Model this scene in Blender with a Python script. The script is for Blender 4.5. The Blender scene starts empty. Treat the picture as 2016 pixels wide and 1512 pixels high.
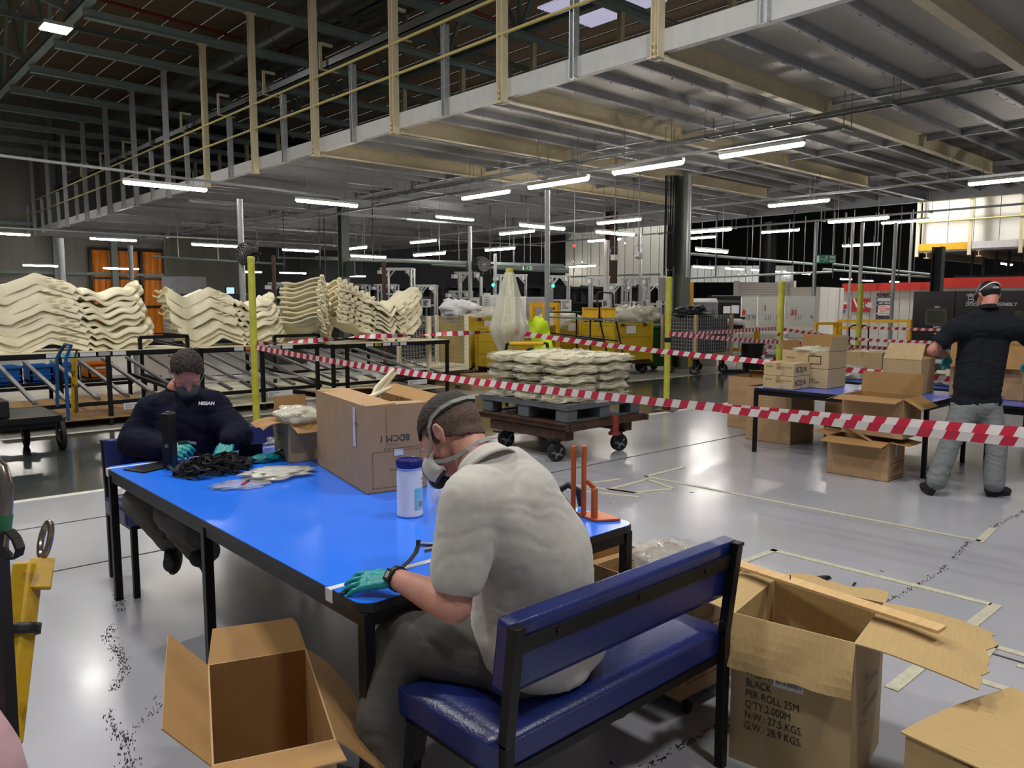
import bpy, bmesh, math, random
import numpy as np
from mathutils import Vector, Matrix, Euler, noise
random.seed(7)
S = bpy.context.scene
COL = S.collection
R = math.radians
# ---------------- camera: eye 1.6 m above the floor, X and Y are the building's own axes
HEAD, PITCH, FPX, EYE = R(47.5), math.atan(160/1520), 1520.0, 1.6
cam = bpy.data.cameras.new('camera'); cam.sensor_width = 36; cam.lens = 36*FPX/2016
cam.clip_start = .05; cam.clip_end = 300
co = bpy.data.objects.new('camera', cam); COL.objects.link(co); S.camera = co
co.location = (0, 0, EYE); co.rotation_euler = (R(90)-PITCH, 0, HEAD-R(90))
# ---------------- world, exposure
S.view_settings.view_transform = 'Standard'; S.view_settings.look = 'None'
S.view_settings.gamma = 1; S.view_settings.use_curve_mapping = False
S.view_settings.exposure = 0.60
W = bpy.data.worlds.new('hall_air'); S.world = W; W.use_nodes = True
W.node_tree.nodes['Background'].inputs[0].default_value = (.80, .84, .92, 1)
W.node_tree.nodes['Background'].inputs[1].default_value = .14
def area_lamp(name, loc, size, power, col=(1, .975, .94)):
    l = bpy.data.lights.new(name, 'AREA'); l.shape = 'SQUARE'; l.size = size; l.energy = power; l.color = col
    o = bpy.data.objects.new(name, l); COL.objects.link(o); o.location = loc
    return o
HB = [(-2.2, 3.4), (1.8, 5.6), (-2.2, 9), (1.8, 12.5), (4.2, 1.2), (1.2, -2.5), (6.2, -3)]
for x, y in HB: area_lamp('high_bay_light', (x, y, 8.0), .6, 135)
for x, y in ((4.88, 21.19), (-1, 17), (-1, 29), (4.88, 33)): area_lamp('high_bay_light', (x, y, 7.97), .6, 75)  # first belongs to the visible high bay; others added unseen to bounce light up
for x, y in ((27, 3), (27, 11), (27, 20), (34, 30)): area_lamp('high_bay_light', (x, y, 7.9), .55, 420)  # unseen lights added to brighten the raised room and the booth
# ---------------- geometry helpers
_fh = Vector((math.cos(HEAD), math.sin(HEAD), 0)); _r = Vector((math.sin(HEAD), -math.cos(HEAD), 0)); _z = Vector((0, 0, 1))
_fw = _fh*math.cos(PITCH)-_z*math.sin(PITCH); _u = _z*math.cos(PITCH)+_fh*math.sin(PITCH)
def ray(u, v): return _fw+_r*((u-1008)/FPX)-_u*((v-756)/FPX)
def at(u, v, z=0):                  # the point of height z that the photograph shows at u, v
    d = ray(u, v); return Vector((0, 0, EYE))+d*((z-EYE)/d.z)
def dq(u, v, D): return Vector((0, 0, EYE))+ray(u, v)*D
def onx(u, v, x): d = ray(u, v); return Vector((0, 0, EYE))+d*(x/d.x)
def ony(u, v, y): d = ray(u, v); return Vector((0, 0, EYE))+d*(y/d.y)
class MB:
    def __init__(s): s.v = []; s.f = []; s.m = []; s.cm = 0
    def add(s, vs, fs):
        n = len(s.v); s.v += [tuple(p) for p in vs]
        s.f += [tuple(i+n for i in f) for f in fs]; s.m += [s.cm]*len(fs); return s
    def box(s, c, d, M=None):
        c = Vector(c); vs = []
        for k in range(8):
            p = Vector(((k & 1)-.5, (k >> 1 & 1)-.5, (k >> 2)-.5)); p = Vector((p.x*d[0], p.y*d[1], p.z*d[2]))
            if M: p = M @ p
            vs.append(c+p)
        return s.add(vs, [(0, 2, 3, 1), (4, 5, 7, 6), (0, 1, 5, 4), (2, 6, 7, 3), (0, 4, 6, 2), (1, 3, 7, 5)])
    def b2(s, a, b):                # box from corner to corner
        return s.box([(a[i]+b[i])/2 for i in range(3)], [abs(b[i]-a[i]) for i in range(3)])
    def beam(s, a, b, w, h, up=(0, 0, 1), prof=None):
        a, b, up = Vector(a), Vector(b), Vector(up); d = (b-a).normalized()
        x = d.cross(up)
        if x.length < 1e-4: x = d.cross(Vector((1, 0, 0)))
        x.normalize(); y = x.cross(d).normalized()
        P = prof or [(-.5, -.5), (.5, -.5), (.5, .5), (-.5, .5)]
        n = len(P); vs = [q+x*(px*w)+y*(py*h) for q in (a, b) for px, py in P]
        return s.add(vs, [tuple(range(n))[::-1], tuple(range(n, 2*n))]+[(i, (i+1) % n, n+(i+1) % n, n+i) for i in range(n)])
    def ibeam(s, a, b, w, h, t=.12, tw=.1, up=(0, 0, 1)):
        P = [(-.5, -.5), (.5, -.5), (.5, -.5+t), (tw/2, -.5+t), (tw/2, .5-t), (.5, .5-t), (.5, .5), (-.5, .5), (-.5, .5-t), (-tw/2, .5-t), (-tw/2, -.5+t), (-.5, -.5+t)]
        a, b = Vector(a), Vector(b)
        n0 = len(s.f); s.beam(a, b, w, h, up, P); return s
    def tube(s, pts, r, n=10, cap=True):
        pts = [Vector(p) for p in pts]; rs = r if isinstance(r, (list, tuple)) else [r]*len(pts)
        d = (pts[1]-pts[0]).normalized(); x = d.orthogonal().normalized(); vs = []
        for i, p in enumerate(pts):
            t = (pts[min(i+1, len(pts)-1)]-pts[max(i-1, 0)]).normalized()
            x = (x-t*x.dot(t)).normalized(); y = t.cross(x)
            vs += [p+(x*math.cos(2*math.pi*k/n)+y*math.sin(2*math.pi*k/n))*rs[i] for k in range(n)]
        fs = [(i*n+k, i*n+(k+1) % n, (i+1)*n+(k+1) % n, (i+1)*n+k) for i in range(len(pts)-1) for k in range(n)]
        if cap: fs += [tuple(range(n))[::-1], tuple(range(len(vs)-n, len(vs)))]
        return s.add(vs, fs)
    def cyl(s, a, b, r, n=16, r2=None): return s.tube([a, b], [r, r if r2 is None else r2], n)
    def lathe(s, prof, c=(0, 0, 0), n=24, axis=(0, 0, 1)):
        q = Vector((0, 0, 1)).rotation_difference(Vector(axis)); c = Vector(c)
        vs = [c+q @ Vector((r*math.cos(2*math.pi*k/n), r*math.sin(2*math.pi*k/n), z)) for r, z in prof for k in range(n)]
        fs = [(i*n+k, i*n+(k+1) % n, (i+1)*n+(k+1) % n, (i+1)*n+k) for i in range(len(prof)-1) for k in range(n)]
        fs += [tuple(range(n))[::-1], tuple(range(len(vs)-n, len(vs)))]
        return s.add(vs, fs)
    def prism(s, poly, a, b):       # polygon in plane given by function a(p), second copy b(p)
        n = len(poly); vs = [a(p) for p in poly]+[b(p) for p in poly]
        return s.add(vs, [tuple(range(n))[::-1], tuple(range(n, 2*n))]+[(i, (i+1) % n, n+(i+1) % n, n+i) for i in range(n)])
    def ball(s, c, r, n=12, M=None):
        c = Vector(c); r = (r, r, r) if not isinstance(r, (tuple, list)) else r; vs = []; m = n//2+1
        for i in range(m+1):
            t = math.pi*i/m
            for k in range(n):
                p = Vector((r[0]*math.sin(t)*math.cos(2*math.pi*k/n), r[1]*math.sin(t)*math.sin(2*math.pi*k/n), r[2]*math.cos(t)))
                vs.append(c+(M @ p if M else p))
        return s.add(vs, [(i*n+k, (i+1)*n+k, (i+1)*n+(k+1) % n, i*n+(k+1) % n) for i in range(m) for k in range(n)])
    def grid(s, nx, ny, fn, thick=0):
        vs = [Vector(fn(i/(nx-1), j/(ny-1))) for j in range(ny) for i in range(nx)]
        fs = [(j*nx+i, j*nx+i+1, (j+1)*nx+i+1, (j+1)*nx+i) for j in range(ny-1) for i in range(nx-1)]
        if thick:
            n = len(vs); vs += [p-Vector((0, 0, thick)) for p in vs]
            fs += [tuple(n+k for k in f[::-1]) for f in fs]
            ed = [j for j in range(nx)]+[j*nx+nx-1 for j in range(1, ny)]+[(ny-1)*nx+i for i in range(nx-2, -1, -1)]+[j*nx for j in range(ny-2, 0, -1)]
            fs += [(ed[k], ed[k]+n, ed[(k+1) % len(ed)]+n, ed[(k+1) % len(ed)]) for k in range(len(ed))]
        return s.add(vs, fs)
def rootloc(p):
    l = Vector((0, 0, 0))
    while p is not None: l = l+p.location; p = p.parent
    return l
LOCAL = [False]
def obj(name, mb, mats, parent=None, smooth=False, bevel=0, loc=None, fix=True):
    me = bpy.data.meshes.new(name)
    off = Vector((0, 0, 0)) if LOCAL[0] else rootloc(parent)
    if loc is not None: off = off+Vector(loc)
    me.from_pydata([tuple(Vector(p)-off) for p in mb.v], [], mb.f)
    for m in (mats if isinstance(mats, list) else [mats]): me.materials.append(M[m] if isinstance(m, str) else m)
    if any(mb.m): me.polygons.foreach_set('material_index', mb.m)
    if fix:
        bm = bmesh.new(); bm.from_mesh(me); bmesh.ops.remove_doubles(bm, verts=bm.verts, dist=1e-5)
        bmesh.ops.recalc_face_normals(bm, faces=bm.faces); bm.to_mesh(me); bm.free()
    if smooth:
        me.polygons.foreach_set('use_smooth', [True]*len(me.polygons))
        if smooth != 'all':
            try: me.set_sharp_from_angle(angle=R(35))
            except Exception: pass
    o = bpy.data.objects.new(name, me); COL.objects.link(o)
    if parent is not None: o.parent = parent
    if loc is not None: o.location = loc
    if bevel:
        b = o.modifiers.new('edge', 'BEVEL'); b.width = bevel; b.segments = 2; b.limit_method = 'ANGLE'; b.harden_normals = False
        me.polygons.foreach_set('use_smooth', [True]*len(me.polygons))
        try: me.set_sharp_from_angle(angle=R(50))
        except Exception: pass
    return o
def tag(o, label=None, cat=None, group=None, kind=None):
    for k, v in (('label', label), ('category', cat), ('group', group), ('kind', kind)):
        if v: o[k] = v
    return o
def thing(name, label, cat, loc=(0, 0, 0), rz=0, group=None, kind=None):
    o = bpy.data.objects.new(name, None); COL.objects.link(o); o.location = loc; o.rotation_euler = (0, 0, rz)
    o.empty_display_size = .1
    return tag(o, label, cat, group, kind)
def dup(o, loc=None, rz=None, label=None, group=None, parent=None, scale=None):
    c = o.copy(); COL.objects.link(c)
    if parent is not None: c.parent = parent
    if loc is not None: c.location = loc
    if rz is not None: c.rotation_euler = (0, 0, rz)
    if scale is not None: c.scale = scale
    if label: c['label'] = label
    if group: c['group'] = group
    for ch in list(o.children): dup(ch, parent=c)
    return c
# ---------------- materials
M = {}
def lin(h):
    if isinstance(h, str): h = [int(h[i:i+2], 16)/255 for i in (0, 2, 4)]
    return tuple((x/12.92 if x <= .04045 else ((x+.055)/1.055)**2.4) for x in h)+(1,)
def mat(name, col, rough=.5, metal=0, var=.08, nscale=6, bump=0, bscale=60, col2=None, spec=.5, alpha=1, trans=0, emit=0, thr=None, coat=0, stretch=None, sheen=0):
    m = bpy.data.materials.new(name); m.use_nodes = True; nt = m.node_tree; b = nt.nodes['Principled BSDF']; L = nt.links.new
    c = lin(col); b.inputs['Roughness'].default_value = rough; b.inputs['Metallic'].default_value = metal
    b.inputs['Specular IOR Level'].default_value = spec; b.inputs['Base Color'].default_value = c
    if alpha < 1: b.inputs['Alpha'].default_value = alpha
    if trans: b.inputs['Transmission Weight'].default_value = trans
    if coat: b.inputs['Coat Weight'].default_value = coat; b.inputs['Coat Roughness'].default_value = .1
    if sheen: b.inputs['Sheen Weight'].default_value = sheen
    if emit: b.inputs['Emission Color'].default_value = c; b.inputs['Emission Strength'].default_value = emit
    tc = nt.nodes.new('ShaderNodeTexCoord'); mp = nt.nodes.new('ShaderNodeMapping'); L(tc.outputs['Object'], mp.inputs[0])
    if stretch: mp.inputs['Scale'].default_value = stretch
    if var or col2:
        n = nt.nodes.new('ShaderNodeTexNoise'); n.inputs['Scale'].default_value = nscale; n.inputs['Detail'].default_value = 5; L(mp.outputs[0], n.inputs['Vector'])
        r = nt.nodes.new('ShaderNodeValToRGB'); L(n.outputs[0], r.inputs[0])
        e = r.color_ramp.elements
        if thr: e[0].position, e[1].position = thr
        else: e[0].position, e[1].position = .3, .7
        c2 = lin(col2) if col2 else tuple(x*(1+var) for x in c[:3])+(1,)
        e[0].color = c if col2 else tuple(x*(1-var) for x in c[:3])+(1,); e[1].color = c2
        L(r.outputs[0], b.inputs['Base Color'])
    if bump:
        n2 = nt.nodes.new('ShaderNodeTexNoise'); n2.inputs['Scale'].default_value = bscale; n2.inputs['Detail'].default_value = 3; L(mp.outputs[0], n2.inputs['Vector'])
        bp = nt.nodes.new('ShaderNodeBump'); bp.inputs['Strength'].default_value = bump; bp.inputs['Distance'].default_value = .01
        L(n2.outputs[0], bp.inputs['Height']); L(bp.outputs[0], b.inputs['Normal'])
    M[name] = m; return m
mat('epoxy', '9d9ea5', .22, var=.10, nscale=.9, bump=.09, bscale=14, spec=.45, coat=.08)
mat('epoxy_dark', '3b403f', .16, var=.14, nscale=1.3, bump=.04, bscale=9, spec=.6, coat=.3)
mat('concrete', '8f8c84', .35, var=.12, nscale=1.5, bump=.06, bscale=12)
mat('line_white', 'c9c9bf', .45, var=.10, nscale=9)
mat('line_yellow', 'c9b94a', .45, var=.15, nscale=9)
mat('masking', 'b4b19c', .6, var=.14, nscale=30)
mat('joint', '3c3534', .7)
mat('joint_worn', '2c2526', .8, var=.4, nscale=30)
mat('white_paint', 'bfc0bc', .5, var=.05)
mat('mezz_cream', 'd6caa8', .5, var=.06)
mat('mezz_grey', '97989b', .45, metal=0, var=.08)
mat('mezz_white', 'c8c8c6', .5, var=.05)
mat('galv', '8d9091', .38, metal=.75, var=.15, nscale=25)
mat('galv_bright', 'b4b7b8', .35, metal=.6, var=.10, nscale=20)
mat('roof_green', '8b9c99', .5, metal=.2, var=.08)
mat('roof_deck', 'a08a70', .7, var=.10, nscale=2, stretch=(1, 8, 1))
mat('roof_truss', '7d8884', .55, var=.1)
mat('rail_yellow', 'cfc07a', .45, var=.06)
mat('red_pipe', '8a2a1c', .5)
mat('black_steel', '101113', .42, metal=.35, var=.25, nscale=14)
mat('black_plastic', '0c0c0e', .45)
mat('rubber', '131313', .7, var=.2)
mat('lamp_glow', 'fff8f0', .5, var=0, emit=34)
mat('lamp_body', 'b9b9b5', .4)
mat('wall_grey', '84837a', .7, var=.06, nscale=1, stretch=(6, 6, .2))
mat('wall_dark', '26292b', .8, var=.15, nscale=1)
mat('wall_far_light', 'a5a8a8', .6, var=.06, nscale=1)
mat('orange_curtain', 'dc8420', .5, var=.18, nscale=1.2)
mat('shadow_navy', '1a1e27', .7)  # even dark navy of the storage rack frames
mat('blue_top', '2875f2', .22, var=.03, nscale=3, spec=.5, coat=.15)
mat('blue_top_pale', '4a66c4', .25, var=.03)
mat('vinyl', '18245f', .28, var=.10, nscale=5, bump=.10, bscale=120, spec=.55)
mat('vinyl_back', '1c244e', .35, var=.10, nscale=5)
mat('card', 'a98964', .75, var=.05, nscale=14, bump=.04, bscale=200)
mat('card_in', '9a7546', .8, var=.06, nscale=10, bump=.04, bscale=160)
mat('card_yellow', 'ad9262', .75, var=.06, nscale=14, stretch=(12, 1, 1), bump=.2, bscale=14)
mat('card_tan', 'ae9770', .75, var=.07, nscale=14, stretch=(1, 1, .3))
mat('card_pale', 'b8a27c', .75, var=.05)
mat('pack_tape', 'a98a62', .2, var=.05, spec=.6)
mat('ink', '22201f', .7, var=0)
mat('ink_blue', '25283f', .7, var=0)
mat('ink_brown', '5b452c', .7, var=0)
mat('label_white', 'cfd0d2', .5, var=.03)
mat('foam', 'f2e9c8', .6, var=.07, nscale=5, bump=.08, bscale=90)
mat('foam_shade', 'd8d0b4', .7, var=.06, nscale=5, bump=.08, bscale=90)  # even cream of the rack boards and lower trays
mat('post_yellow', 'c6c44c', .5, var=.12, nscale=6, col2='b5b33e', thr=(.4, .6))
mat('safety_yellow', 'd6a51c', .42, var=.08)
mat('bin_yellow', 'b89a1c', .5, var=.1, nscale=3, col2='7d641a', thr=(.55, .85))
mat('rusty_yellow', 'b58f12', .45, nscale=14, col2='5a3c10', thr=(.56, .74), bump=.2, bscale=30)
mat('rusty_brown', '4a3020', .6, nscale=12, col2='2a1b14', thr=(.4, .7), bump=.15, bscale=40)
mat('rust_red', '7d2f22', .6)
mat('steel', '8a8078', .22, metal=.9, var=.12)
mat('green_tape', '2f6a4c', .5)
mat('pallet_grey', '565a5f', .6, var=.10, nscale=10)
mat('sheet_white', 'c8c8c2', .5)
mat('skin', 'b98272', .5, var=.10, nscale=14, col2='c28d7b', thr=(.35, .7), bump=.05, bscale=120)
mat('skin_pink', 'b8796b', .5, var=.08, nscale=14, bump=.04, bscale=120)
mat('hair_brown', '2b201b', .75, var=.35, nscale=60, bump=.7, bscale=160)
mat('hair_short', '59463d', .8, var=.25, nscale=90, bump=.4, bscale=200)
mat('polo', 'b6b3ab', .85, var=.05, nscale=40, bump=.12, bscale=350, sheen=.2)
mat('trouser', '54524f', .85, var=.06, nscale=8, bump=.10, bscale=250)
mat('trouser_light', '6f7374', .85, var=.06, nscale=8, bump=.1, bscale=250)
mat('navy_knit', '0e1024', .9, var=.10, nscale=8, bump=.2, bscale=160, spec=.15)
mat('charcoal_shirt', '1b1d22', .9, var=.08, nscale=8, bump=.2, bscale=160, spec=.15)
mat('glove', '128a8c', .35, var=.08, nscale=14, bump=.15, bscale=60)
mat('mask_white', 'cfd0cc', .6)
mat('mask_grey', '3a3e3f', .5)
mat('strap_grey', '8f938f', .6)
mat('wood', 'c9a673', .6, var=.12, nscale=4, stretch=(1, 14, 14))
mat('tub_white', 'd3d7e2', .35, var=.0)
mat('tub_blue', '17206b', .22)
mat('tub_label', '79c9d6', .4, var=0)
mat('orange_metal', 'b8561a', .35, var=.12, nscale=10)
mat('webbing', '0d0e10', .75, var=.3, nscale=60)
mat('bin_green', '0c5a30', .5)
mat('crate_blue', '0d5aa8', .45, var=.06)
mat('crate_orange', 'c26a12', .45)
mat('hivis', 'c9e61c', .6)
mat('booth', 'b5b0aa', .5, var=.03)
mat('booth_white', 'c9c5bd', .5, var=.03)
mat('red_band', 'b8271b', .45)
mat('panel_black', '101016', .3)
mat('screen', '9fc0c8', .3, emit=.9, var=0)
mat('sign_red', 'a8182c', .45, var=0)
mat('sign_green', '1b6a4c', .45, var=0, emit=.06)
mat('num_red', 'c43a2a', .5, var=0)
mat('blue_pipe', '1d4a7c', .4)
mat('tape_red', 'c02a44', .3, var=.04, spec=.5)
mat('tape_white', 'dedad8', .35, var=.03, spec=.5)
mat('col_green', '5d6a5c', .5)
mat('film', 'dcdcd6', .12, alpha=.28, var=0, bump=.6, bscale=25, spec=.9)
mat('film_milky', 'd6d4c2', .25, alpha=.62, var=.04, bump=.5, bscale=18, spec=.8)
mat('film_pack', 'e6e3d2', .15, alpha=.32, var=.1, bump=.9, bscale=22, spec=.9)
mat('led_green', '3ad6a0', .4, emit=2, var=0)
mat('led_red', 'e0302a', .4, emit=2, var=0)
def text(s, name, parent, origin, xdir, ydir, size, m='ink', align='LEFT', sx=1, lift=.0015, weight=0):
    c = bpy.data.curves.new(name, 'FONT'); c.body = s; c.size = size; c.align_x = align; c.offset = weight; c.space_line = .95
    t = bpy.data.objects.new(name, c); me = bpy.data.meshes.new_from_object(t)
    bpy.data.objects.remove(t); me.materials.clear(); me.materials.append(M[m])
    X = Vector(xdir).normalized(); Y = Vector(ydir).normalized(); Z = X.cross(Y)
    o0 = Vector(origin)+Z*lift-(Vector((0, 0, 0)) if LOCAL[0] else rootloc(parent))
    me.transform(Matrix(((X.x*sx, Y.x, Z.x, o0.x), (X.y*sx, Y.y, Z.y, o0.y), (X.z*sx, Y.z, Z.z, o0.z), (0, 0, 0, 1))))
    o = bpy.data.objects.new(name, me); COL.objects.link(o)
    if parent is not None: o.parent = parent
    return o
# =====================================================================  floor and markings
mb = MB(); mb.b2((-8, -8, -.1), (62, 62, 0))
tag(obj('floor', mb, 'epoxy'), kind='structure')
def strip(name, poly, z, m):
    mb = MB(); mb.prism([Vector((p[0], p[1], 0)) for p in poly], lambda p: p+Vector((0, 0, .0004)), lambda p: p+Vector((0, 0, z)))
    return tag(obj(name, mb, m), kind='structure')
def ln(x, a, b, ya, yb): return ya+(x-a)/(b-a)*(yb-ya)
near = [(-8, 7.35), (1.06, 7.2), (6.03, 6.88), (8.76, 6.77), (22, 6.3)]
far = [(-8, 10.9), (1.6, 10.61), (5.57, 10.5), (11.66, 9.98), (17.2, 9.67), (22, 9.45)]
strip('floor_walkway', near+far[::-1], .002, 'epoxy_dark')
strip('floor_concrete', [(p[0], p[1]) for p in far]+[(62, 9), (62, 62), (-8, 62)], .002, 'concrete')
def line(pts, w, m, z=.004, name='floor_line'):
    n = len(pts); L_, R_ = [], []
    for i, p in enumerate(pts):
        a = Vector(pts[max(i-1, 0)][:2]+(0,)) if isinstance(pts[0], tuple) else Vector((pts[max(i-1, 0)].x, pts[max(i-1, 0)].y, 0))
        b = pts[min(i+1, n-1)]; b = Vector((b[0], b[1], 0)); a = Vector((a[0], a[1], 0))
        d = (b-a).normalized(); q = Vector((-d.y, d.x, 0)); p = Vector((p[0], p[1], 0)); L_.append(p+q*w/2); R_.append(p-q*w/2)
    return strip(name, L_+R_[::-1], z, m)
line(near, .09, 'line_white'); line(far, .08, 'line_white')
line([(-2, 15.5), (9, 15.2)], .12, 'line_yellow')
# slab joints
for a, b in (((-3, 5.26), (9, 4.93)), ((3.87, -3), (3.97, 6.85)), ((-3, 6.42), (3.1, 6.2)), ((-3, -.6), (9, -.7))):
    line([a, b], .012, 'joint', .003, 'floor_joint')
# worn ragged paint along two joints
def ragged(a, b, n, w, seed):
    rn = random.Random(seed); mb = MB(); a = Vector(a); b = Vector(b); d = (b-a)
    q = Vector((-d.y, d.x)).normalized()
    for i in range(n):
        t = rn.random(); t2 = t+rn.uniform(.003, .012)
        if noise.noise(Vector((t*9, seed, 0))) < -.18: continue
        c = a+d*t+q*(rn.gauss(0, w)+.03*math.sin(t*17)); s = rn.uniform(.002, .008)
        pts = []
        for k in range(6):
            an = k*math.pi/3; e = Vector((math.cos(an), math.sin(an)*.4))*s*rn.uniform(.3, 1.6)
            pts.append(Vector((c.x+e.x*abs(d.normalized().x)+e.y*abs(d.normalized().y), c.y+e.y*abs(d.normalized().x)+e.x*abs(d.normalized().y), 0)))
        mb.prism(pts, lambda p: p+Vector((0, 0, .0004)), lambda p: p+Vector((0, 0, .003)))
    tag(obj('worn_paint', mb, 'joint_worn'), 'dark ragged wear along a floor joint', None, kind='structure')
ragged((1.16, 4.5), (.62, 2.5), 620, .014, 3); ragged((7.4, 1.67), (1.9, 1.52), 800, .010, 5); ragged((.95, 3.2), (.45, 2.3), 200, .014, 8)
rn = random.Random(4)
for i in range(26):
    p = Vector((rn.uniform(.3, 6), rn.uniform(.6, 6))); a = rn.random()*3; l = rn.uniform(.01, .05)
    line([(p.x, p.y), (p.x+l*math.cos(a), p.y+l*math.sin(a))], .006, 'joint_worn', .003, 'floor_scuff')
# masking tape outlines stuck on the floor
def tp(a, b, w=.045): line([a, b], w, 'masking', .005, 'floor_tape')
tp((4.12, 2.46), (4.56, 2.44)); tp((4.54, 2.46), (4.56, 1.2), .05); tp((4.58, 1.18), (3.23, 1.19), .055)
tp((3.55, 1.02), (4.02, 1.04), .05); tp((4.0, 1.06), (4.0, .3)); tp((3.58, 1.04), (3.6, .3)); tp((3.86, .9), (3.86, .6), .03)
tp((5.0, 4.24), (5.6, 4.25)); tp((5.05, 4.04), (5.45, 3.87)); tp((5.45, 3.87), (5.56, 4.24)); tp((5.02, 4.22), (5.08, 4.02)); tp((5.1, 4.5), (5.4, 4.42))
tp((5.62, 4.33), (6.25, 4.34)); tp((5.65, 4.35), (5.75, 1.6), .04); tp((5.72, 1.6), (6.15, 1.64), .05)
tp((4.7, 4.6), (5.0, 3.9)); tp((4.9, 4.6), (5.1, 3.95))
# =====================================================================  hall shell
def wall(name, a, b, z0, z1, m, ribs=0, rm=None):
    a = Vector(a+(0,)); b = Vector(b+(0,)); w = thing(name, None, None, ((a+b)/2)[:], kind='structure'); w['kind'] = 'structure'
    mb = MB(); mb.beam(a+_z*(z0+z1)/2, b+_z*(z0+z1)/2, .12, z1-z0); obj('wall_sheet', mb, m, w)
    if ribs:
        mb = MB(); d = (b-a); n = int(d.length/ribs)
        for i in range(n+1): p = a+d*(i/n); mb.box(p+_z*(z0+z1)/2, (.16, .16, z1-z0))
        obj('wall_rib', mb, rm or m, w)['kind'] = 'stuff'
    return w
wall('wall_north', (-8, 42), (14.5, 42), 0, 11, 'wall_grey', 1.0, 'wall_grey')
wall('wall_north', (14.5, 42), (62, 42), 0, 11, 'wall_dark', 1.4)
wall('wall_east', (62, -8), (62, 62), 0, 11, 'wall_dark', 2)
wall('wall_west', (-8, -8), (-8, 62), 0, 11, 'wall_grey')
# orange curtain door in the north wall
x0, x1 = ony(180, 590, 41.8).x, ony(326, 590, 41.8).x
d = thing('door_1', 'orange strip curtain door in the grey cladding of the north wall', None, ((x0+x1)/2, 41.8, 0), kind='structure')
for i in range(3):
    a, b = x0+(x1-x0)*i/3, x0+(x1-x0)*(i+1)/3
    mb = MB(); mb.grid(14, 8, lambda u, v: (a+.1+(b-a-.2)*u, 41.7+.05*math.sin(u*30+v*3), .05+4.1*v)); obj('curtain_panel', mb, 'orange_curtain', d, True)
mb = MB()
for i in range(4): mb.box((x0+(x1-x0)*i/3, 41.7, 2.1), (.12, .14, 4.2))
for z in (1.4, 2.8, 4.2): mb.box(((x0+x1)/2, 41.66, z), (x1-x0, .08, .10))
obj('door_frame', mb, 'black_steel', d)
mb = MB()
for i in range(9): mb.box((-6+i*2.5, 41.5, 5), (.28, .3, 10))
for z in (3, 5.2): mb.box((3.5, 41.6, z), (22, .12, .15))
tag(obj('trim_1', mb, 'roof_truss'), kind='structure')
# =====================================================================  roof over the open side
rf = thing('ceiling', 'dark pitched factory roof on steel trusses', None, (0, 0, 8), kind='structure')
mb = MB()
for i in range(70):
    x = -8+i*1.0; mb.b2((x, -8, 11.2), (x+.72, 62, 11.24)); mb.b2((x+.72, -8, 11.26), (x+1, 62, 11.3))
obj('roof_sheet', mb, 'roof_deck', rf)['kind'] = 'stuff'
for k in range(17):
    y = .35+2.87*k-2.87
    mb = MB(); mb.ibeam((5.3, y, 8.25), (40, y, 8.25), .16, .20); obj('girder', mb, 'roof_green', rf)
for y in (14, 20, 26, 32, 38):
    mb = MB(); mb.ibeam((-8, y, 9.6), (30, y, 9.6), .12, .16); obj('purlin', mb, 'roof_truss', rf)
for x in (-3.5, 5.3, 14, 23, 32):
    mb = MB(); mb.ibeam((x, -6, 8.42), (x, 60, 8.42), .2, .12); mb.ibeam((x, -6, 10.9), (x, 60, 10.9), .2, .12)
    for k in range(22):
        y = -6+k*3.0; mb.beam((x, y, 8.45), (x, y+1.5, 10.9), .09, .09); mb.beam((x, y+1.5, 10.9), (x, y+3, 8.45), .09, .09)
        if k % 2: mb.beam((x, y, 8.45), (x, y, 10.9), .08, .08)
    obj('truss', mb, 'roof_truss' if x != 5.3 else 'roof_green', rf)
for k in range(6):
    mb = MB(); y = 12+k*5; mb.beam((-8, y, 10.0), (5.3, y+4.5, 8.6), .10, .14); mb.beam((-4, y+5, 10.7), (5.3, y-1, 10.4), .08, .1); obj('brace', mb, 'roof_truss', rf)
for y in (17, 24): 
    mb = MB(); mb.cyl((-8, y, 10.4), (30, y+1, 9.4), .05); obj('sprinkler_pipe', mb, 'red_pipe', rf)
mb = MB(); mb.cyl((10.3, 8, 9.0), (10.3, 50, 9.0), .32, 20)
for k in range(30): mb.cyl((10.3, 9+k*1.3, 9), (10.3, 9.06+k*1.3, 9), .345, 20)
obj('round_duct', mb, 'galv', rf, True)
mb = MB(); mb.cyl((12.6, 8, 9.6), (12.6, 50, 9.6), .25, 16); obj('round_duct', mb, 'galv', rf, True)
mb = MB()
for i in range(18): mb.b2((16+i*.13, 13.6, 9.9), (16.08+i*.13, 16.4, 9.95))
obj('skylight', mb, mat('skylight', 'b8b4cc', .6, var=0, emit=.5), rf)
# =====================================================================  mezzanine
X0, X1, YB = 8.1, 25.0, [.35+2.87*k-5.74 for k in range(20)]
mz = thing('mezzanine', 'pale steel mezzanine deck hung from the roof over the work area', 'mezzanine', (X0, 0, 4.6))
XS = [8.1, 12.55, 16.6, 20.8, 25.0]
first = {}
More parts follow.
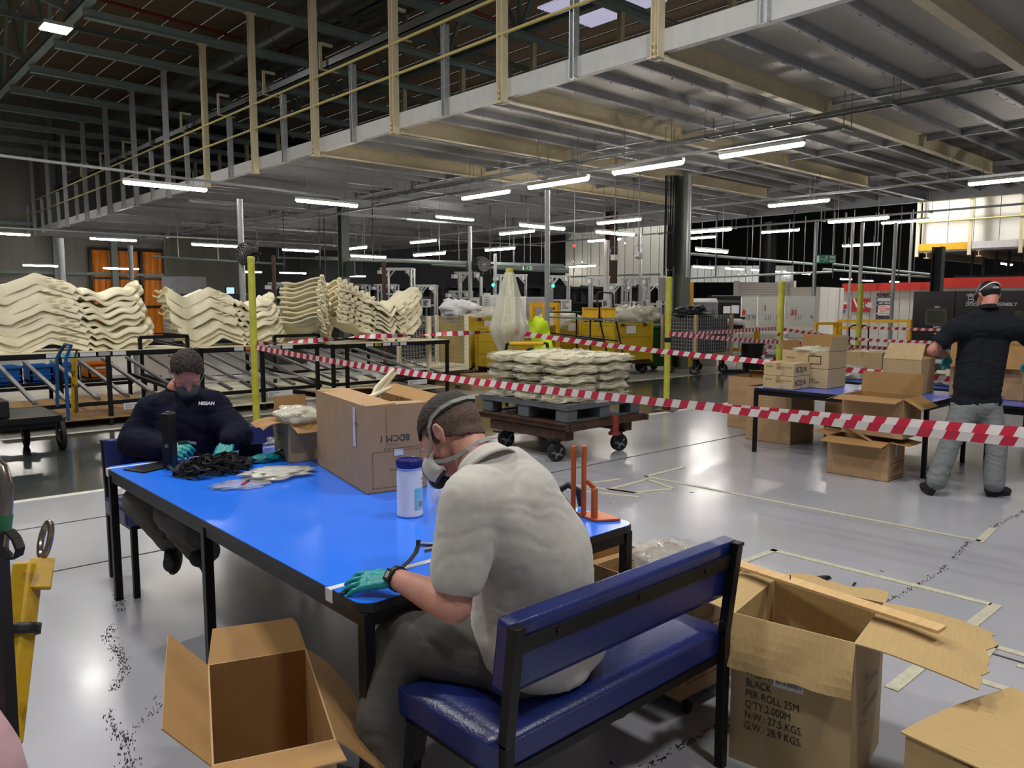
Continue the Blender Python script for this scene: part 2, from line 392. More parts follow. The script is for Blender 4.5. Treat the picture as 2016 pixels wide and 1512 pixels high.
# the expanded metal deck: fine relief of a perforated sheet
def meshmat(name, ca, cb, sc):
    m = bpy.data.materials.new(name); m.use_nodes = True; nt = m.node_tree; b = nt.nodes['Principled BSDF']; L = nt.links.new
    tc = nt.nodes.new('ShaderNodeTexCoord'); br = nt.nodes.new('ShaderNodeTexBrick'); L(tc.outputs['Object'], br.inputs['Vector'])
    br.inputs['Scale'].default_value = sc; br.inputs['Mortar Size'].default_value = .012; br.inputs['Mortar Smooth'].default_value = .3
    br.inputs['Brick Width'].default_value = .06; br.inputs['Row Height'].default_value = .025
    br.inputs['Color1'].default_value = lin(cb); br.inputs['Color2'].default_value = lin(cb); br.inputs['Mortar'].default_value = lin(ca)
    L(br.outputs['Color'], b.inputs['Base Color']); b.inputs['Roughness'].default_value = .5; b.inputs['Metallic'].default_value = .2
    M[name] = m; return m
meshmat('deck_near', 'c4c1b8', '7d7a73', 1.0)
mat('deck_mid', 'b3afa6', .6, var=.08, nscale=1.2); mat('deck_dark', '5c594f', .6, var=.14, nscale=2)  # the darkest deck tone carries the weaker light of the far bays
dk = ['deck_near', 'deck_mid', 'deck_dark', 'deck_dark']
for k in range(19):
    y, dy = YB[k], 2.87
    far_ = 3 if k > 9 else 0
    for s in range(4):
        a, b = XS[s], XS[s+1]
        m1 = ['mezz_cream', 'mezz_cream', 'mezz_cream', 'mezz_grey'][s] if k < 8 else 'mezz_grey'  # far beams turn grey: the dimmer light there is put into their colour
        key = ('b', s, m1)
        if key not in first:
            mb = MB(); mb.ibeam((a, y, 4.755), (b-.04, y, 4.755), .13, .26, .08, .08)
            for q in (.03, .5): mb.box((b-.1, y, 4.745), (.05, .15, .25))
            o = obj('main_beam', mb, m1, mz); first[key] = (o, y)
        else: o = dup(first[key][0], parent=mz); o.location = (0, y-first[key][1], 0)
        if k == 18: continue
        for j in range(3):
            yy = y+dy*(j+1)/4; key = ('j', s)
            if key not in first:
                mb = MB(); mb.beam((a+.05, yy, 4.83), (b-.05, yy, 4.83), .035, .11); mb.box(((a+b)/2, yy+.03, 4.776), (b-a-.1, .06, .012))
                n = 9
                for q in range(n): mb.cyl((a+.3+(b-a-.6)*q/(n-1), yy+.04, 4.77), (a+.3+(b-a-.6)*q/(n-1), yy+.04, 4.757), .014, 6)
                o = obj('joist', mb, 'mezz_grey', mz); first[key] = (o, yy)
            else: o = dup(first[key][0], parent=mz); o.location = (0, yy-first[key][1], 0)
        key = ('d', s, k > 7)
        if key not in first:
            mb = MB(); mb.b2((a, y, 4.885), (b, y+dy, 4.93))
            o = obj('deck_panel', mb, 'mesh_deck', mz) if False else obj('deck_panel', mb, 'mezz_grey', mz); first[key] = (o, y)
            o.data.materials.clear(); o.data.materials.append(None); o.data.materials[0] = M[dk[s] if k <= 7 else 'deck_dark']  # far bays get the darker panel, shade painted in as colour
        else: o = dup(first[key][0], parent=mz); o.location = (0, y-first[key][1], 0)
        if s < 3:
            key = ('c', s)
            if key not in first:
                mb = MB(); mb.b2((b-.02, y+.08, 4.77), (b+.02, y+dy-.08, 4.88)); mb.b2((b-.06, y+.08, 4.765), (b+.02, y+dy-.08, 4.775))
                o = obj('cross_channel', mb, 'mezz_grey', mz); first[key] = (o, y)
            else: o = dup(first[key][0], parent=mz); o.location = (0, y-first[key][1], 0)
mb = MB(); mb.b2((X0-.03, -5.4, 4.70), (X0+.03, 49, 4.95)); mb.b2((X0-.03, -5.4, 4.68), (X0+.08, 49, 4.70)); obj('fascia', mb, 'mezz_white', mz)
mb = MB(); mb.b2((X1-.03, -5.4, 4.60), (X1+.03, 49, 4.95)); obj('fascia', mb, 'mezz_grey', mz)
hp = st = None
for k in range(1, 19):
    y = YB[k]
    m1 = 'mezz_cream' if y < 21 else 'mezz_grey'
    if hp is None or m1 != hp[2]:
        mb = MB(); mb.ibeam((X0-.09, y, 4.58), (X0-.09, y, 8.15), .13, .12, .12, .14, up=(0, 1, 0)); mb.box((X0-.09, y, 8.14), (.22, .2, .02)); mb.box((X0-.09, y, 4.6), (.18, .16, .02))
        for z in (4.68, 4.76): mb.cyl((X0-.165, y, z), (X0-.15, y, z), .02, 8)
        hp = (obj('hanger_post', mb, m1, mz), y, m1)
    else: o = dup(hp[0], parent=mz); o.location = (0, y-hp[1], 0)
    if st is None:
        mb = MB(); yy = y+1.43; mb.ibeam((X0-.06, yy, 4.66), (X0-.06, yy, 6.1), .11, .09, .14, .14, up=(0, 1, 0)); st = (obj('stanchion', mb, 'galv_bright', mz), y)
    else: o = dup(st[0], parent=mz); o.location = (0, y-st[1], 0)
    if k % 2 == 0 or True:      # a second row of hangers further in
        if k == 1:
            mb = MB(); mb.ibeam((14.2, y, 4.95), (14.2, y, 8.15), .13, .12, .12, .14, up=(0, 1, 0)); h2 = obj('hanger_post', mb, 'mezz_cream', mz); h20 = y
        else: o = dup(h2, parent=mz); o.location = (0, y-h20, 0)
for z in (5.58, 6.12):
    mb = MB(); mb.cyl((X0-.12, -5.4, z), (X0-.12, 49, z), .024, 10); obj('handrail', mb, 'rail_yellow', mz, True)
# cable tray hung above the rail
t = thing('cable_tray', 'perforated grey cable tray hung on hooks above the mezzanine rail', 'cable tray', (9.2, 3, 6.9))
mb = MB(); mb.b2((9.05, 3, 6.84), (9.35, 41.5, 6.86)); mb.b2((9.05, 3, 6.84), (9.07, 41.5, 7.0)); mb.b2((9.33, 3, 6.84), (9.35, 41.5, 7.0)); obj('tray_channel', mb, 'galv', t)
hk = None
for k in range(14):
    y = 7.5+2.87*k
    if hk is None:
        mb = MB(); mb.beam((8.95, y, 6.82), (8.95, y, 7.35), .05, .06); mb.beam((8.93, y, 7.35), (9.25, y, 7.35), .06, .06); mb.beam((8.93, y, 6.80), (9.4, y, 6.80), .05, .03); hk = (obj('hook', mb, 'mezz_cream', t), y)
    else: o = dup(hk[0], parent=t); o.location = (0, y-hk[1], 0)
# service trunking under the deck, along and across
def run(label, pts, kind, name='cable_trunking'):
    t = thing(name, label, 'trunking' if kind != 'pipe' else 'pipe', pts[0])
    mb = MB(); a, b = Vector(pts[0]), Vector(pts[1]); d = (b-a); n = d.normalized(); q = Vector((-n.y, n.x, 0))
    if kind == 'tray':
        for s in (-.09, .09): mb.beam(a+q*s, b+q*s, .02, .05)
        k = int(d.length/.3)
        for i in range(k): p = a+d*(i/k); mb.beam(p-q*.09, p+q*.09, .03, .012)
        obj('tray_channel', mb, 'galv', t)
    elif kind == 'unistrut': mb.beam(a, b, .05, .05); obj('channel', mb, 'galv', t)
    else: mb.cyl(a, b, .03, 10); obj('pipe_run', mb, 'galv_bright', t, True)
    k = max(2, int(d.length/2.87)); r0 = None
    for i in range(k+1):
        p = a+d*(i/k)
        if p.x < X0 or p.x > X1 or a.z > 4.6: continue
        mb = MB()
        for s in (-.12, .12): mb.cyl(p+q*s, Vector((p.x+q.x*s, p.y+q.y*s, 4.62)), .007, 6)
        mb.beam(p-q*.16-_z*.03, p+q*.16-_z*.03, .04, .03); obj('hanger', mb, 'galv', t)['kind'] = 'stuff'
    return t
run('long ladder cable tray above the brightest row of tube lamps', ((11.15, 1.5, 4.3), (11.25, 34, 4.3)), 'tray')
run('slim steel channel carrying the brightest row of tube lamps', ((11.35, 5.2, 4.13), (11.45, 24, 4.13)), 'unistrut')
run('grey channel under the dark part of the deck, carrying tube lamps', ((17.9, 3, 4.15), (18.1, 30, 4.15)), 'unistrut')
run('thin conduit running below the far edge of the mezzanine', ((22.6, 5, 4.05), (22.8, 32, 4.05)), 'pipe', 'conduit')
run('cross channel reaching out past the mezzanine edge with one bright lamp', ((2.0, 17.05, 4.3), (10.9, 16.95, 4.12)), 'unistrut')
run('cross tray between the lamp rows over the pale moulding stacks', ((7.5, 20.5, 4.2), (24, 20.2, 4.2)), 'tray')
run('cross channel over the yellow stillages', ((9, 25.2, 4.1), (24.5, 24.6, 4.1)), 'unistrut')
run('long rusty pipe spanning the racks high above the orange door', ((-6, 27, 3.75), (15, 26.2, 3.75)), 'pipe', 'conduit')
run('pale pipe run in front of the dark north wall', ((15, 31, 3.5), (40, 27, 3.5)), 'pipe', 'conduit')
# =====================================================================  lamps
LAMPS = '''1205,341,1348,318;1405,306,1595,285;1041,370,1158,350;908,391,1005,376;1508,405,1638,394;1634,438,1747,427;1176,440,1262,431;575,395,712,404;242,357,407,375;176,469,270,474;383,480,462,486;557,491,626,495;863,426,928,433;1025,442,1110,451;1179,455,1243,463;984,461,1052,454;676,491,720,486;807,478,860,473;823,503,868,497;958,493,1011,488;1156,475,1224,470;1352,459,1434,450;1352,471,1404,465;1505,458,1568,452;1663,485,1728,480;1383,490,1420,497;1114,515,1151,515;1128,525,1165,523;695,503,755,507;38,521,131,525;197,527,279,530;330,531,403,534;453,534,520,536;546,536,606,539;681,543,714,544;1650,547,1680,552;1693,550,1722,555;1748,553,1772,556;1942,518,2020,522;1378,526,1392,526;1435,529,1458,529;1491,532,1501,532;1513,534,1527,534;1555,537,1571,537;1573,538,1590,539;1454,541,1476,541;1740,440,1825,432;1190,482,1234,478'''
protoL = None; nlamp = 0; lampmid = []
def lamp(p, ang, L, i, up):
    global protoL
    lab = 'lit fluorescent batten'
    top = 4.62 if (X0 < p.x < X1) else p.z+.32
    if protoL is None:
        LOCAL[0] = True
        t = thing('tube_lamp', lab, 'lamp')
        mb = MB(); mb.box((0, 0, .045), (1.5, .09, .05)); obj('housing', mb, 'lamp_body', t)
        mb = MB(); mb.tube([(-.75, 0, 0), (-.72, 0, 0), (.72, 0, 0), (.75, 0, 0)], [.02, .042, .042, .02], 12); obj('diffuser', mb, 'lamp_glow', t, True)
        for s in (-.5, .5):
            mb = MB(); mb.cyl((s, 0, 0), (s, 0, 1), .006, 6); obj('suspension_rod', mb, 'galv', t)
        protoL = t; LOCAL[0] = False
        t.location = p; t.rotation_euler = (0, 0, ang)
    else: t = dup(protoL, p, ang)
    for c_ in t.children:
        if c_.name.startswith('suspension'): c_.scale = (1, 1, max(.1, top-p.z))
    t['group'] = 'lit tube lamps under the mezzanine'; return t
lam_names = {0: 'bright tube lamp second in the row nearest the camera', 1: 'brightest tube lamp under the pale deck, hung from a grey channel'}
for i, s in enumerate(LAMPS.split(';')):
    u1, v1, u2, v2 = map(float, s.split(','))
    for z in (4.0,):
        a, b = at(u1, v1, 4.0), at(u2, v2, 4.0)
    L1 = (b-a).length/2.4; z = min(4.25, max(3.0, 1.6+1.55/L1))
    if u1 < 600 and v1 > 500: z = 3.15
    if v1 > 520: z = min(z, 3.15)
    if u1 > 1930: z = 3.3
    a, b = at(u1, v1, z), at(u2, v2, z); c = (a+b)/2; d = b-a
    if c.y > 40 : k = 40/c.y; z = 1.6+(z-1.6)*k; a, b = at(u1, v1, z), at(u2, v2, z); c = (a+b)/2; d = b-a
    ang = 0 if abs(d.x) > abs(d.y) else R(90)
    t = lamp(c, ang, 1.5, i, 0)
    row = 'across' if ang == 0 else 'along'
    t['label'] = 'LAMP'; lampmid.append((t, c, ang, (u1+u2)/2, (v1+v2)/2))
t = lamp(at(1990, 354, 4.0), R(90), 1.5, 99, 0); t['label'] = 'lit tube lamp cut by the right edge of the picture'
lampmid.append((t, t.location, R(90), 2000, 354))
t = lamp(at(10, 460, 4.0), 0, 1.5, 99, 0); lampmid.append((t, t.location, 0, 10, 460))
lampmid.sort(key=lambda q: -((q[1]).xy.length) )
lampmid.sort(key=lambda q: q[1].xy.length)
ordn = 'nearest,second,third,fourth,fifth,sixth,seventh,eighth,ninth,tenth,eleventh,twelfth,thirteenth,fourteenth,fifteenth,sixteenth,seventeenth,eighteenth,nineteenth,twentieth,twenty-first,twenty-second,twenty-third,twenty-fourth,twenty-fifth,twenty-sixth,twenty-seventh,twenty-eighth,twenty-ninth,thirtieth'.split(',')
cnt = {}
for t, c, ang, u, v in lampmid:
    zone = ('over the wavy mouldings' if u < 520 else 'over the jagged mouldings' if u < 830 else 'over the yellow stillages' if u < 1120 else 'left of the cable-clad column' if u < 1330 else 'over the numbered white doors' if u < 1630 else 'over the red-banded booth')
    k = (zone, ang > 0); cnt[k] = cnt.get(k, 0)+1
    t['label'] = 'tube lamp %s, %s %s' % (zone, ordn[cnt[k]-1]+(' away' if cnt[k] > 1 else ''), 'lengthwise one' if ang > 0 else 'crosswise one')
# square high bay lamp at the roof
t = thing('high_bay_lamp', 'square white high bay lamp glowing below the roof truss', 'lamp', at(110, 57, 8.0)[:])
c = at(110, 57, 8.0)
mb = MB(); mb.box(c+_z*.05, (.62, .62, .08)); obj('housing', mb, 'lamp_body', t)
mb = MB(); mb.box(c, (.56, .56, .02)); obj('diffuser', mb, mat('bay_glow', 'fff8ec', .5, var=0, emit=8), t)
mb = MB(); mb.cyl(c+_z*.1, c+_z*.45, .012, 6); obj('suspension_rod', mb, 'galv', t)
# =====================================================================  work tables
def work_table(label, x0, y0, x1, y1, top_m='blue_top', mids=(), z=.73, tape=None):
    t = thing('work_table', label, 'table', ((x0+x1)/2, (y0+y1)/2, 0))
    def rr(x0, y0, x1, y1, r, n=5):
        P = []
        for cx, cy, a in ((x1-r, y1-r, 0), (x0+r, y1-r, 90), (x0+r, y0+r, 180), (x1-r, y0+r, 270)):
            for i in range(n+1): P.append(Vector((cx+r*math.cos(R(a+90*i/n)), cy+r*math.sin(R(a+90*i/n)), 0)))
        return P
    mb = MB(); mb.prism(rr(x0+.004, y0+.004, x1-.004, y1-.004, .05), lambda p: p+_z*(z-.02), lambda p: p+_z*(z)); obj('tabletop', mb, top_m, t)
    mb = MB(); mb.prism(rr(x0, y0, x1, y1, .054), lambda p: p+_z*(z-.028), lambda p: p+_z*(z-.0015)); obj('edge_band', mb, 'black_plastic', t)
    mb = MB(); i = .03
    for a, b in (((x0+i, y0+i), (x1-i, y0+i)), ((x0+i, y1-i), (x1-i, y1-i)), ((x0+i, y0+i), (x0+i, y1-i)), ((x1-i, y0+i), (x1-i, y1-i))):
        mb.beam((a[0], a[1], z-.052), (b[0], b[1], z-.052), .025, .048)
    obj('underframe', mb, 'black_steel', t)
    for x in (x0+i, x1-i):
        for y in (y0+i, y1-i)+tuple(mids):
            mb = MB(); mb.box((x, y, (z-.03)/2+.004), (.038, .038, z-.038)); mb.box((x, y, .004), (.042, .042, .008)); obj('leg', mb, 'black_steel', t, bevel=.003)
    return t
T1 = work_table('large bright blue work table the two seated men share', 1.13, 1.87, 2.385, 4.45, mids=(3.12,))
for y, lab in ((2.06, None), (4.39, None)):
    mb = MB(); x1 = 1.62 if y < 3 else 2.38
    mb.b2((1.128, y-.013, .7302), (x1, y+.013, .7312)); mb.b2((1.127, y-.02, .69), (1.1295, y+.02, .731)); obj('tape_strip', mb, 'label_white', T1)
def bench(label, loc, rz):
    LOCAL[0] = True
    t = thing('bench', label, 'bench')
    w = 1.07
    def pad(name, cx, cy, cz, sx, sy, sz, rx, m):
        bm = bmesh.new(); bmesh.ops.create_cube(bm, size=1)
        bmesh.ops.subdivide_edges(bm, edges=bm.edges, cuts=9, use_grid_fill=True)
        Mx = Matrix.Rotation(rx, 3, 'X'); mb = MB()
        for v in bm.verts:
            x, y, z = v.co*2; k = (1-abs(x)**7)*(1-abs(y)**6)
            if sz > sy: kk = (1-abs(x)**8)*(1-abs(z)**6); y = y*(.8+.2*kk)
            else: z = z*(.80+.2*k) if z > 0 else z
            e = 1-.025*max(0, abs(x)-.9)*10*max(0, abs(y)-.85)*6
            v.co = Mx @ Vector((x*sx/2*e, y*sy/2, z*sz/2))+Vector((cx, cy, cz))
        bm.verts.ensure_lookup_table(); mb.add([v.co.copy() for v in bm.verts], [tuple(q.index for q in f.verts) for f in bm.faces]); bm.free()
        return obj(name, mb, m, t, 'all')
    s = pad('seat', 0, .02, .45, w, .47, .085, 0, 'vinyl')
    mb = MB()
    for y in (-.212, .252): mb.tube([(-w/2+.02, y, .475), (0, y, .477), (w/2-.02, y, .475)], .004, 6)
    obj('piping', mb, 'vinyl', s, True)
    pad('backrest', 0, -.215, .715, w-.05, .055, .20, R(8), 'vinyl')
    mb = MB(); mb.box((0, -.25, .745), (w-.1, .006, .045), Matrix.Rotation(R(8), 3, 'X'))
    for x in (-.34, 0, .34): mb.ball((x, -.255, .745), (.009, .006, .009), 8)
    obj('back_plate', mb, 'black_steel', t)
    for s in (-1, 1):
        x = s*(w/2-.035)
        mb = MB(); mb.beam((x, -.225, 0), (x, -.225, .49), .032, .032, (0, 1, 0)); mb.beam((x, -.225, .48), (x, -.262, .80), .032, .032, (0, 1, 0)); mb.cyl((x-s*.02, -.23, .52), (x-s*.016, -.23, .52), .012, 8); mb.box((x, -.263, .803), (.036, .036, .012))
        obj('rear_post', mb, 'black_steel', t, bevel=.003)
        mb = MB(); mb.box((x, .22, .2), (.032, .032, .40)); obj('leg', mb, 'black_steel', t, bevel=.003)
        mb = MB(); mb.box((x, 0, .392), (.03, .44, .028)); obj('side_rail', mb, 'black_steel', t)
    mb = MB(); mb.box((0, .205, .392), (w-.1, .028, .028)); mb.box((0, -.205, .392), (w-.1, .028, .028)); obj('seat_frame', mb, 'black_steel', t)
    LOCAL[0] = False
    t.location = loc; t.rotation_euler = (0, 0, rz); return t
bench('navy vinyl bench whose back faces the camera, under the man in the pale grey polo', (1.74, 1.60, 0), 0)
bench('navy vinyl bench under the man in the navy sweatshirt', (1.74, 4.60, 0), R(180))
# =====================================================================  cardboard boxes
def carton(name, label, c, w, d, h, rz=0, flaps=None, m='card', mi='card_in', z=0, closed=False, t=.005, group=None, lift=None, bulge=0, tilt=None):
    LOCAL[0] = True
    g = thing(name, label, 'box', group=group)
    mb = MB()
    if closed:
        mb.b2((-w/2, -d/2, .001), (w/2, d/2, h)); obj('body', mb, m, g, bevel=.004)
        mb = MB(); mb.b2((-w/2, -.003, h+.0005), (w/2, .003, h+.0012)); obj('seam', mb, 'ink_brown', g)
        mb = MB(); mb.b2((-w/2-.0008, -.025, h+.0010), (w/2+.0008, .025, h+.0016)); mb.b2((-w/2-.001, -.025, h-.06), (-w/2, .025, h+.001)); mb.b2((w/2, -.025, h-.06), (w/2+.001, .025, h+.001)); obj('tape', mb, 'pack_tape', g)
    else:
        o_ = [(-w/2, -d/2), (w/2, -d/2), (w/2, d/2), (-w/2, d/2)]; i_ = [(-w/2+t, -d/2+t), (w/2-t, -d/2+t), (w/2-t, d/2-t), (-w/2+t, d/2-t)]
        n = 5
        for k in range(4):
            a, b = o_[k], o_[(k+1) % 4]; ia, ib = i_[k], i_[(k+1) % 4]
            ox, oy = [(0, -1), (1, 0), (0, 1), (-1, 0)][k]
            def pt(u, v, P, Q):
                q = bulge*math.sin(math.pi*u)*math.sin(math.pi*min(1, v*1.1))
                return (P[0]+(Q[0]-P[0])*u+ox*q, P[1]+(Q[1]-P[1])*u+oy*q, .001+(h-.001)*v)
            mb.grid(9, 9, lambda u, v: pt(u, v, a, b)); mb.cm = 1
            mb.grid(9, 9, lambda u, v: pt(u, v, ia, ib)); mb.cm = 0
            mb.add([a+(h,), b+(h,), ib+(h,), ia+(h,)], [(0, 1, 2, 3)])
        mb.b2((-w/2, -d/2, 0), (w/2, d/2, t)); mb.cm = 1; mb.b2((-w/2+t, -d/2+t, t), (w/2-t, d/2-t, 2*t))
        obj('body', mb, [m, mi], g)
    for sd, fl in (flaps or {}).items():
        L, ang = fl[:2]; sk = fl[2] if len(fl) > 2 else .012; curl = fl[3] if len(fl) > 3 else 0; tear = fl[4] if len(fl) > 4 else 0
        sx, sy = {'+x': (1, 0), '-x': (-1, 0), '+y': (0, 1), '-y': (0, -1)}[sd]
        half = d/2 if sx else w/2; O = Vector((sx*w/2, sy*d/2, h)); T = Vector((-sy, sx, 0)); N = Vector((sx, sy, 0))
        mb = MB(); a = R(ang)
        def fp(u, v, q=0):
            aa = a+R(curl)*v; e = T*((u-.5)*2*(half-sk*v)); r = L*v
            if tear: r *= 1+tear*noise.noise(Vector((u*7, 3, tear*9)))
            wob = .006*math.sin(u*9+v*4)*v if tear or curl else .002*math.sin(u*5)*v
            return O+e+N*(math.sin(aa)*r)+_z*(math.cos(aa)*r)+(N*math.cos(aa)-_z*math.sin(aa))*(wob+q)
        nx, ny = 15, 7
        P0 = [fp(i/(nx-1), j/(ny-1)) for j in range(ny) for i in range(nx)]; P1 = [fp(i/(nx-1), j/(ny-1), .004) for j in range(ny) for i in range(nx)]
        F = [(j*nx+i, j*nx+i+1, (j+1)*nx+i+1, (j+1)*nx+i) for j in range(ny-1) for i in range(nx-1)]
        n = nx*ny; mb.cm = 1; mb.add(P0, F); mb.cm = 0
        mb.add(P1, [f[::-1] for f in F]); ed = [i for i in range(nx)]+[j*nx+nx-1 for j in range(1, ny)]+[(ny-1)*nx+i for i in range(nx-2, -1, -1)]+[j*nx for j in range(ny-2, 0, -1)]
        mb.add(P0+P1, [(ed[k], ed[(k+1) % len(ed)], ed[(k+1) % len(ed)]+n, ed[k]+n) for k in range(len(ed))])
        obj('flap', mb, [m, mi], g, fix=False)
    LOCAL[0] = False
    g.location = (c[0], c[1], z); g.rotation_euler = (tilt or (0, 0, 0)); g.rotation_euler.z = rz
    g['dims'] = (w, d, h)
    return g
def face_text(g, s, sd, u, v, size, m='ink', flip=False, align='LEFT', name='printed_text', sx=1, weight=0):
    """print on the face of a box: u across seen from outside, v up, both from the lower left corner"""
    w, d, h = g['dims']; LOCAL[0] = True
    X, O = {'-y': ((1, 0, 0), (-w/2, -d/2, 0)), '+y': ((-1, 0, 0), (w/2, d/2, 0)), '+x': ((0, 1, 0), (w/2, -d/2, 0)), '-x': ((0, -1, 0), (-w/2, d/2, 0))}[sd]
    X = Vector(X); Y = Vector((0, 0, 1)); o = Vector(O)+X*u+Y*v
    if flip: X, Y = -X, -Y
    t = text(s, name, g, o, X, Y, size, m, align, sx, lift=.0035, weight=weight); LOCAL[0] = False; return t
def face_rect(g, sd, u0, v0, u1, v1, m, name='label', lift=.003, frame=0, dash=False):
    w, d, h = g['dims']; LOCAL[0] = True
    X, O, N = {'-y': ((1, 0, 0), (-w/2, -d/2, 0), (0, -1, 0)), '+y': ((-1, 0, 0), (w/2, d/2, 0), (0, 1, 0)), '+x': ((0, 1, 0), (w/2, -d/2, 0), (1, 0, 0)), '-x': ((0, -1, 0), (-w/2, d/2, 0), (-1, 0, 0))}[sd]
    X, O, N = Vector(X), Vector(O), Vector(N); mb = MB()
    def q(a, b, c, e): mb.add([O+X*a+_z*b+N*lift, O+X*c+_z*b+N*lift, O+X*c+_z*e+N*lift, O+X*a+_z*e+N*lift], [(0, 1, 2, 3)])
    if frame:
        f = frame
        if dash:
            n = int((u1-u0)/.013)
            for i in range(n): a = u0+(u1-u0)*i/n; q(a, v0, a+.008, v0+f); q(a, v1-f, a+.008, v1)
            n = int((v1-v0)/.013)
            for i in range(n): b = v0+(v1-v0)*i/n; q(u0, b, u0+f, b+.008); q(u1-f, b, u1, b+.008)
        else: q(u0, v0, u1, v0+f); q(u0, v1-f, u1, v1); q(u0, v0, u0+f, v1); q(u1-f, v0, u1, v1)
    else: q(u0, v0, u1, v1)
    o = obj(name, mb, m, g, fix=False); LOCAL[0] = False; return o
def barcode(g, sd, u0, v0, w_, h_, seed=1):
    face_rect(g, sd, u0, v0, u0+w_, v0+h_, 'label_white', 'barcode_label', .003)
    rn = random.Random(seed); W0 = g['dims']; LOCAL[0] = True
    X, O, N = {'-y': ((1, 0, 0), (-W0[0]/2, -W0[1]/2, 0), (0, -1, 0)), '+x': ((0, 1, 0), (W0[0]/2, -W0[1]/2, 0), (1, 0, 0)), '-x': ((0, -1, 0), (-W0[0]/2, W0[1]/2, 0), (-1, 0, 0))}[sd]
    X, O, N = Vector(X), Vector(O), Vector(N); mb = MB(); a = u0+w_*.08
    while a < u0+w_*.92:
        b = rn.choice((.0008, .0012, .002))*w_/.06; mb.add([O+X*a+_z*(v0+h_*.25)+N*.0036, O+X*(a+b)+_z*(v0+h_*.25)+N*.0036, O+X*(a+b)+_z*(v0+h_*.9)+N*.0036, O+X*a+_z*(v0+h_*.9)+N*.0036], [(0, 1, 2, 3)]); a += b*rn.choice((1.6, 2, 2.6))
    obj('bars', mb, 'ink', g, fix=False); LOCAL[0] = False
# --- large carton on the work table: corners (1.84,2.98) near, (2.12,2.92) right, (1.98,3.75) left
ang = math.atan2(2.955-2.985, .29)
bw, bd, bh = .30, .76, .40
near = Vector((1.838, 2.985)); ex = Vector((math.cos(ang), math.sin(ang))); ey = Vector((-ex.y, ex.x))
ctr = near+ex*bw/2+ey*bd/2
ang2 = ang-R(6)
ex = Vector((math.cos(ang2), math.sin(ang2))); ey = Vector((-ex.y, ex.x)); ctr = near+ex*bw/2+ey*bd/2
B1 = carton('carton', 'large brown carton on the bright blue table, printed BDCM 1 upside down', ctr, bw, bd, bh, ang2, {'-x': (.148, -87, .004), '+x': (.15, 84, .01), '-y': (.06, -84, .01), '+y': (.10, -86, .01)}, z=.732)
face_text(B1, 'BDCM 1', '-y', .215, .262, .042, 'ink_blue', flip=True)
face_rect(B1, '-y', .03, .02, .27, .19, 'ink', 'dashed_frame', frame=.0025, dash=True)
face_text(B1, 'Cut around dotted line for picking', '-y', .26, .203, .0125, 'ink', flip=True)
face_text(B1, 'specification for\nBox\n1400/04', '-y', .19, .105, .012, 'ink', flip=True)
face_rect(B1, '-y', .10, .22, .17, .397, 'pack_tape', 'tape', .002)
face_rect(B1, '-y', .135, .165, .18, .195, 'label_white', 'label')
face_rect(B1, '-x', .60, .20, .635, .385, 'label_white', 'label')
face_text(B1, 'V E T A', '-x', .612, .30, .02, 'ink', flip=False)
t = thing('foam_tube', 'pale split foam tubes poking out of the large carton', 'tube', (ctr.x, ctr.y, 1.0))
for i, (dx, h, b) in enumerate(((0, .14, .09), (.03, .12, .07), (-.05, .05, .12))):
    mb = MB(); p = Vector((ctr.x+dx-.02, ctr.y-.05, .98)); mb.tube([p, p+Vector((.0, .01, .10)), p+Vector((.02+b*.3, .0, .13+h*.5)), p+Vector((.04+b, -.03, .15+h))], [.016, .016, .014, .008], 8); obj('strand', mb, 'foam', t, True)
# small carton behind with clear bags
B2 = carton('carton', 'small open carton with clear bags, half hidden behind the large carton', (2.02, 3.98), .20, .26, .22, R(-8), {'-x': (.14, 75, .01, 25), '+y': (.12, 5, .01), '-y': (.12, 110, .01)}, 'card_tan', z=.732)
face_text(B2, 'AC GROMMET\nLOT 25\n1.000 PCS', '-x', .05, .14, .022, 'ink_blue')
def crumple(name, label, cat, c, rx, ry, rz_, m, seed=0, group=None, amp=.35, n=26, parent=None, flat=False, fr=3):
    t = MB(); c = Vector(c)
    def f(u, v):
        th = 2*math.pi*u; ph = math.pi*v
        p = Vector((math.sin(ph)*math.cos(th), math.sin(ph)*math.sin(th), math.cos(ph)))
        k = 1+amp*noise.noise(p*fr+Vector((seed*3.1, seed, 0)))+amp*.5*noise.noise(p*fr*2.6+Vector((seed, 0, 5)))
        z = p.z*k*rz_
        return c+Vector((p.x*k*rx, p.y*k*ry, max(z, -rz_*.8)))
    t.grid(n, n//2+2, f)
    zm = min(v[2] for v in t.v)
    t.v = [(v[0], v[1], v[2]-zm+c.z) for v in t.v]
    o = obj(name, t, m, parent, 'all')
    if label: tag(o, label, cat, group)
    return o
crumple('clear_bag', 'folded clear polythene bags heaped in the small open carton', 'bag', (1.98, 3.93, .94), .11, .13, .05, 'film_milky', 3, amp=.5)
crumple('clear_bag', 'flat stack of clear bags on the table at the foot of the large carton', 'bag', (1.70, 3.62, .732), .16, .13, .022, 'film_milky', 5, amp=.5)
crumple('clear_bag', 'loose clear bag by the strap heap with a red pen on it', 'bag', (1.50, 3.55, .732), .13, .10, .009, 'film', 6, amp=.6)
crumple('clear_bag', 'upright crinkled clear bag behind the teal glove', 'bag', (1.97, 4.17, .732), .07, .05, .05, 'film', 7, amp=.6)
crumple('clear_bag', 'crumpled clear bag between the wipes tub and the grey polo', 'bag', (1.96, 2.52, .732), .07, .07, .055, 'film', 8, amp=.6)
crumple('rubber_glove', 'crumpled teal rubber glove lying by the small open carton', 'glove', (1.83, 4.0, .732), .09, .05, .022, 'glove', 9, amp=.6)
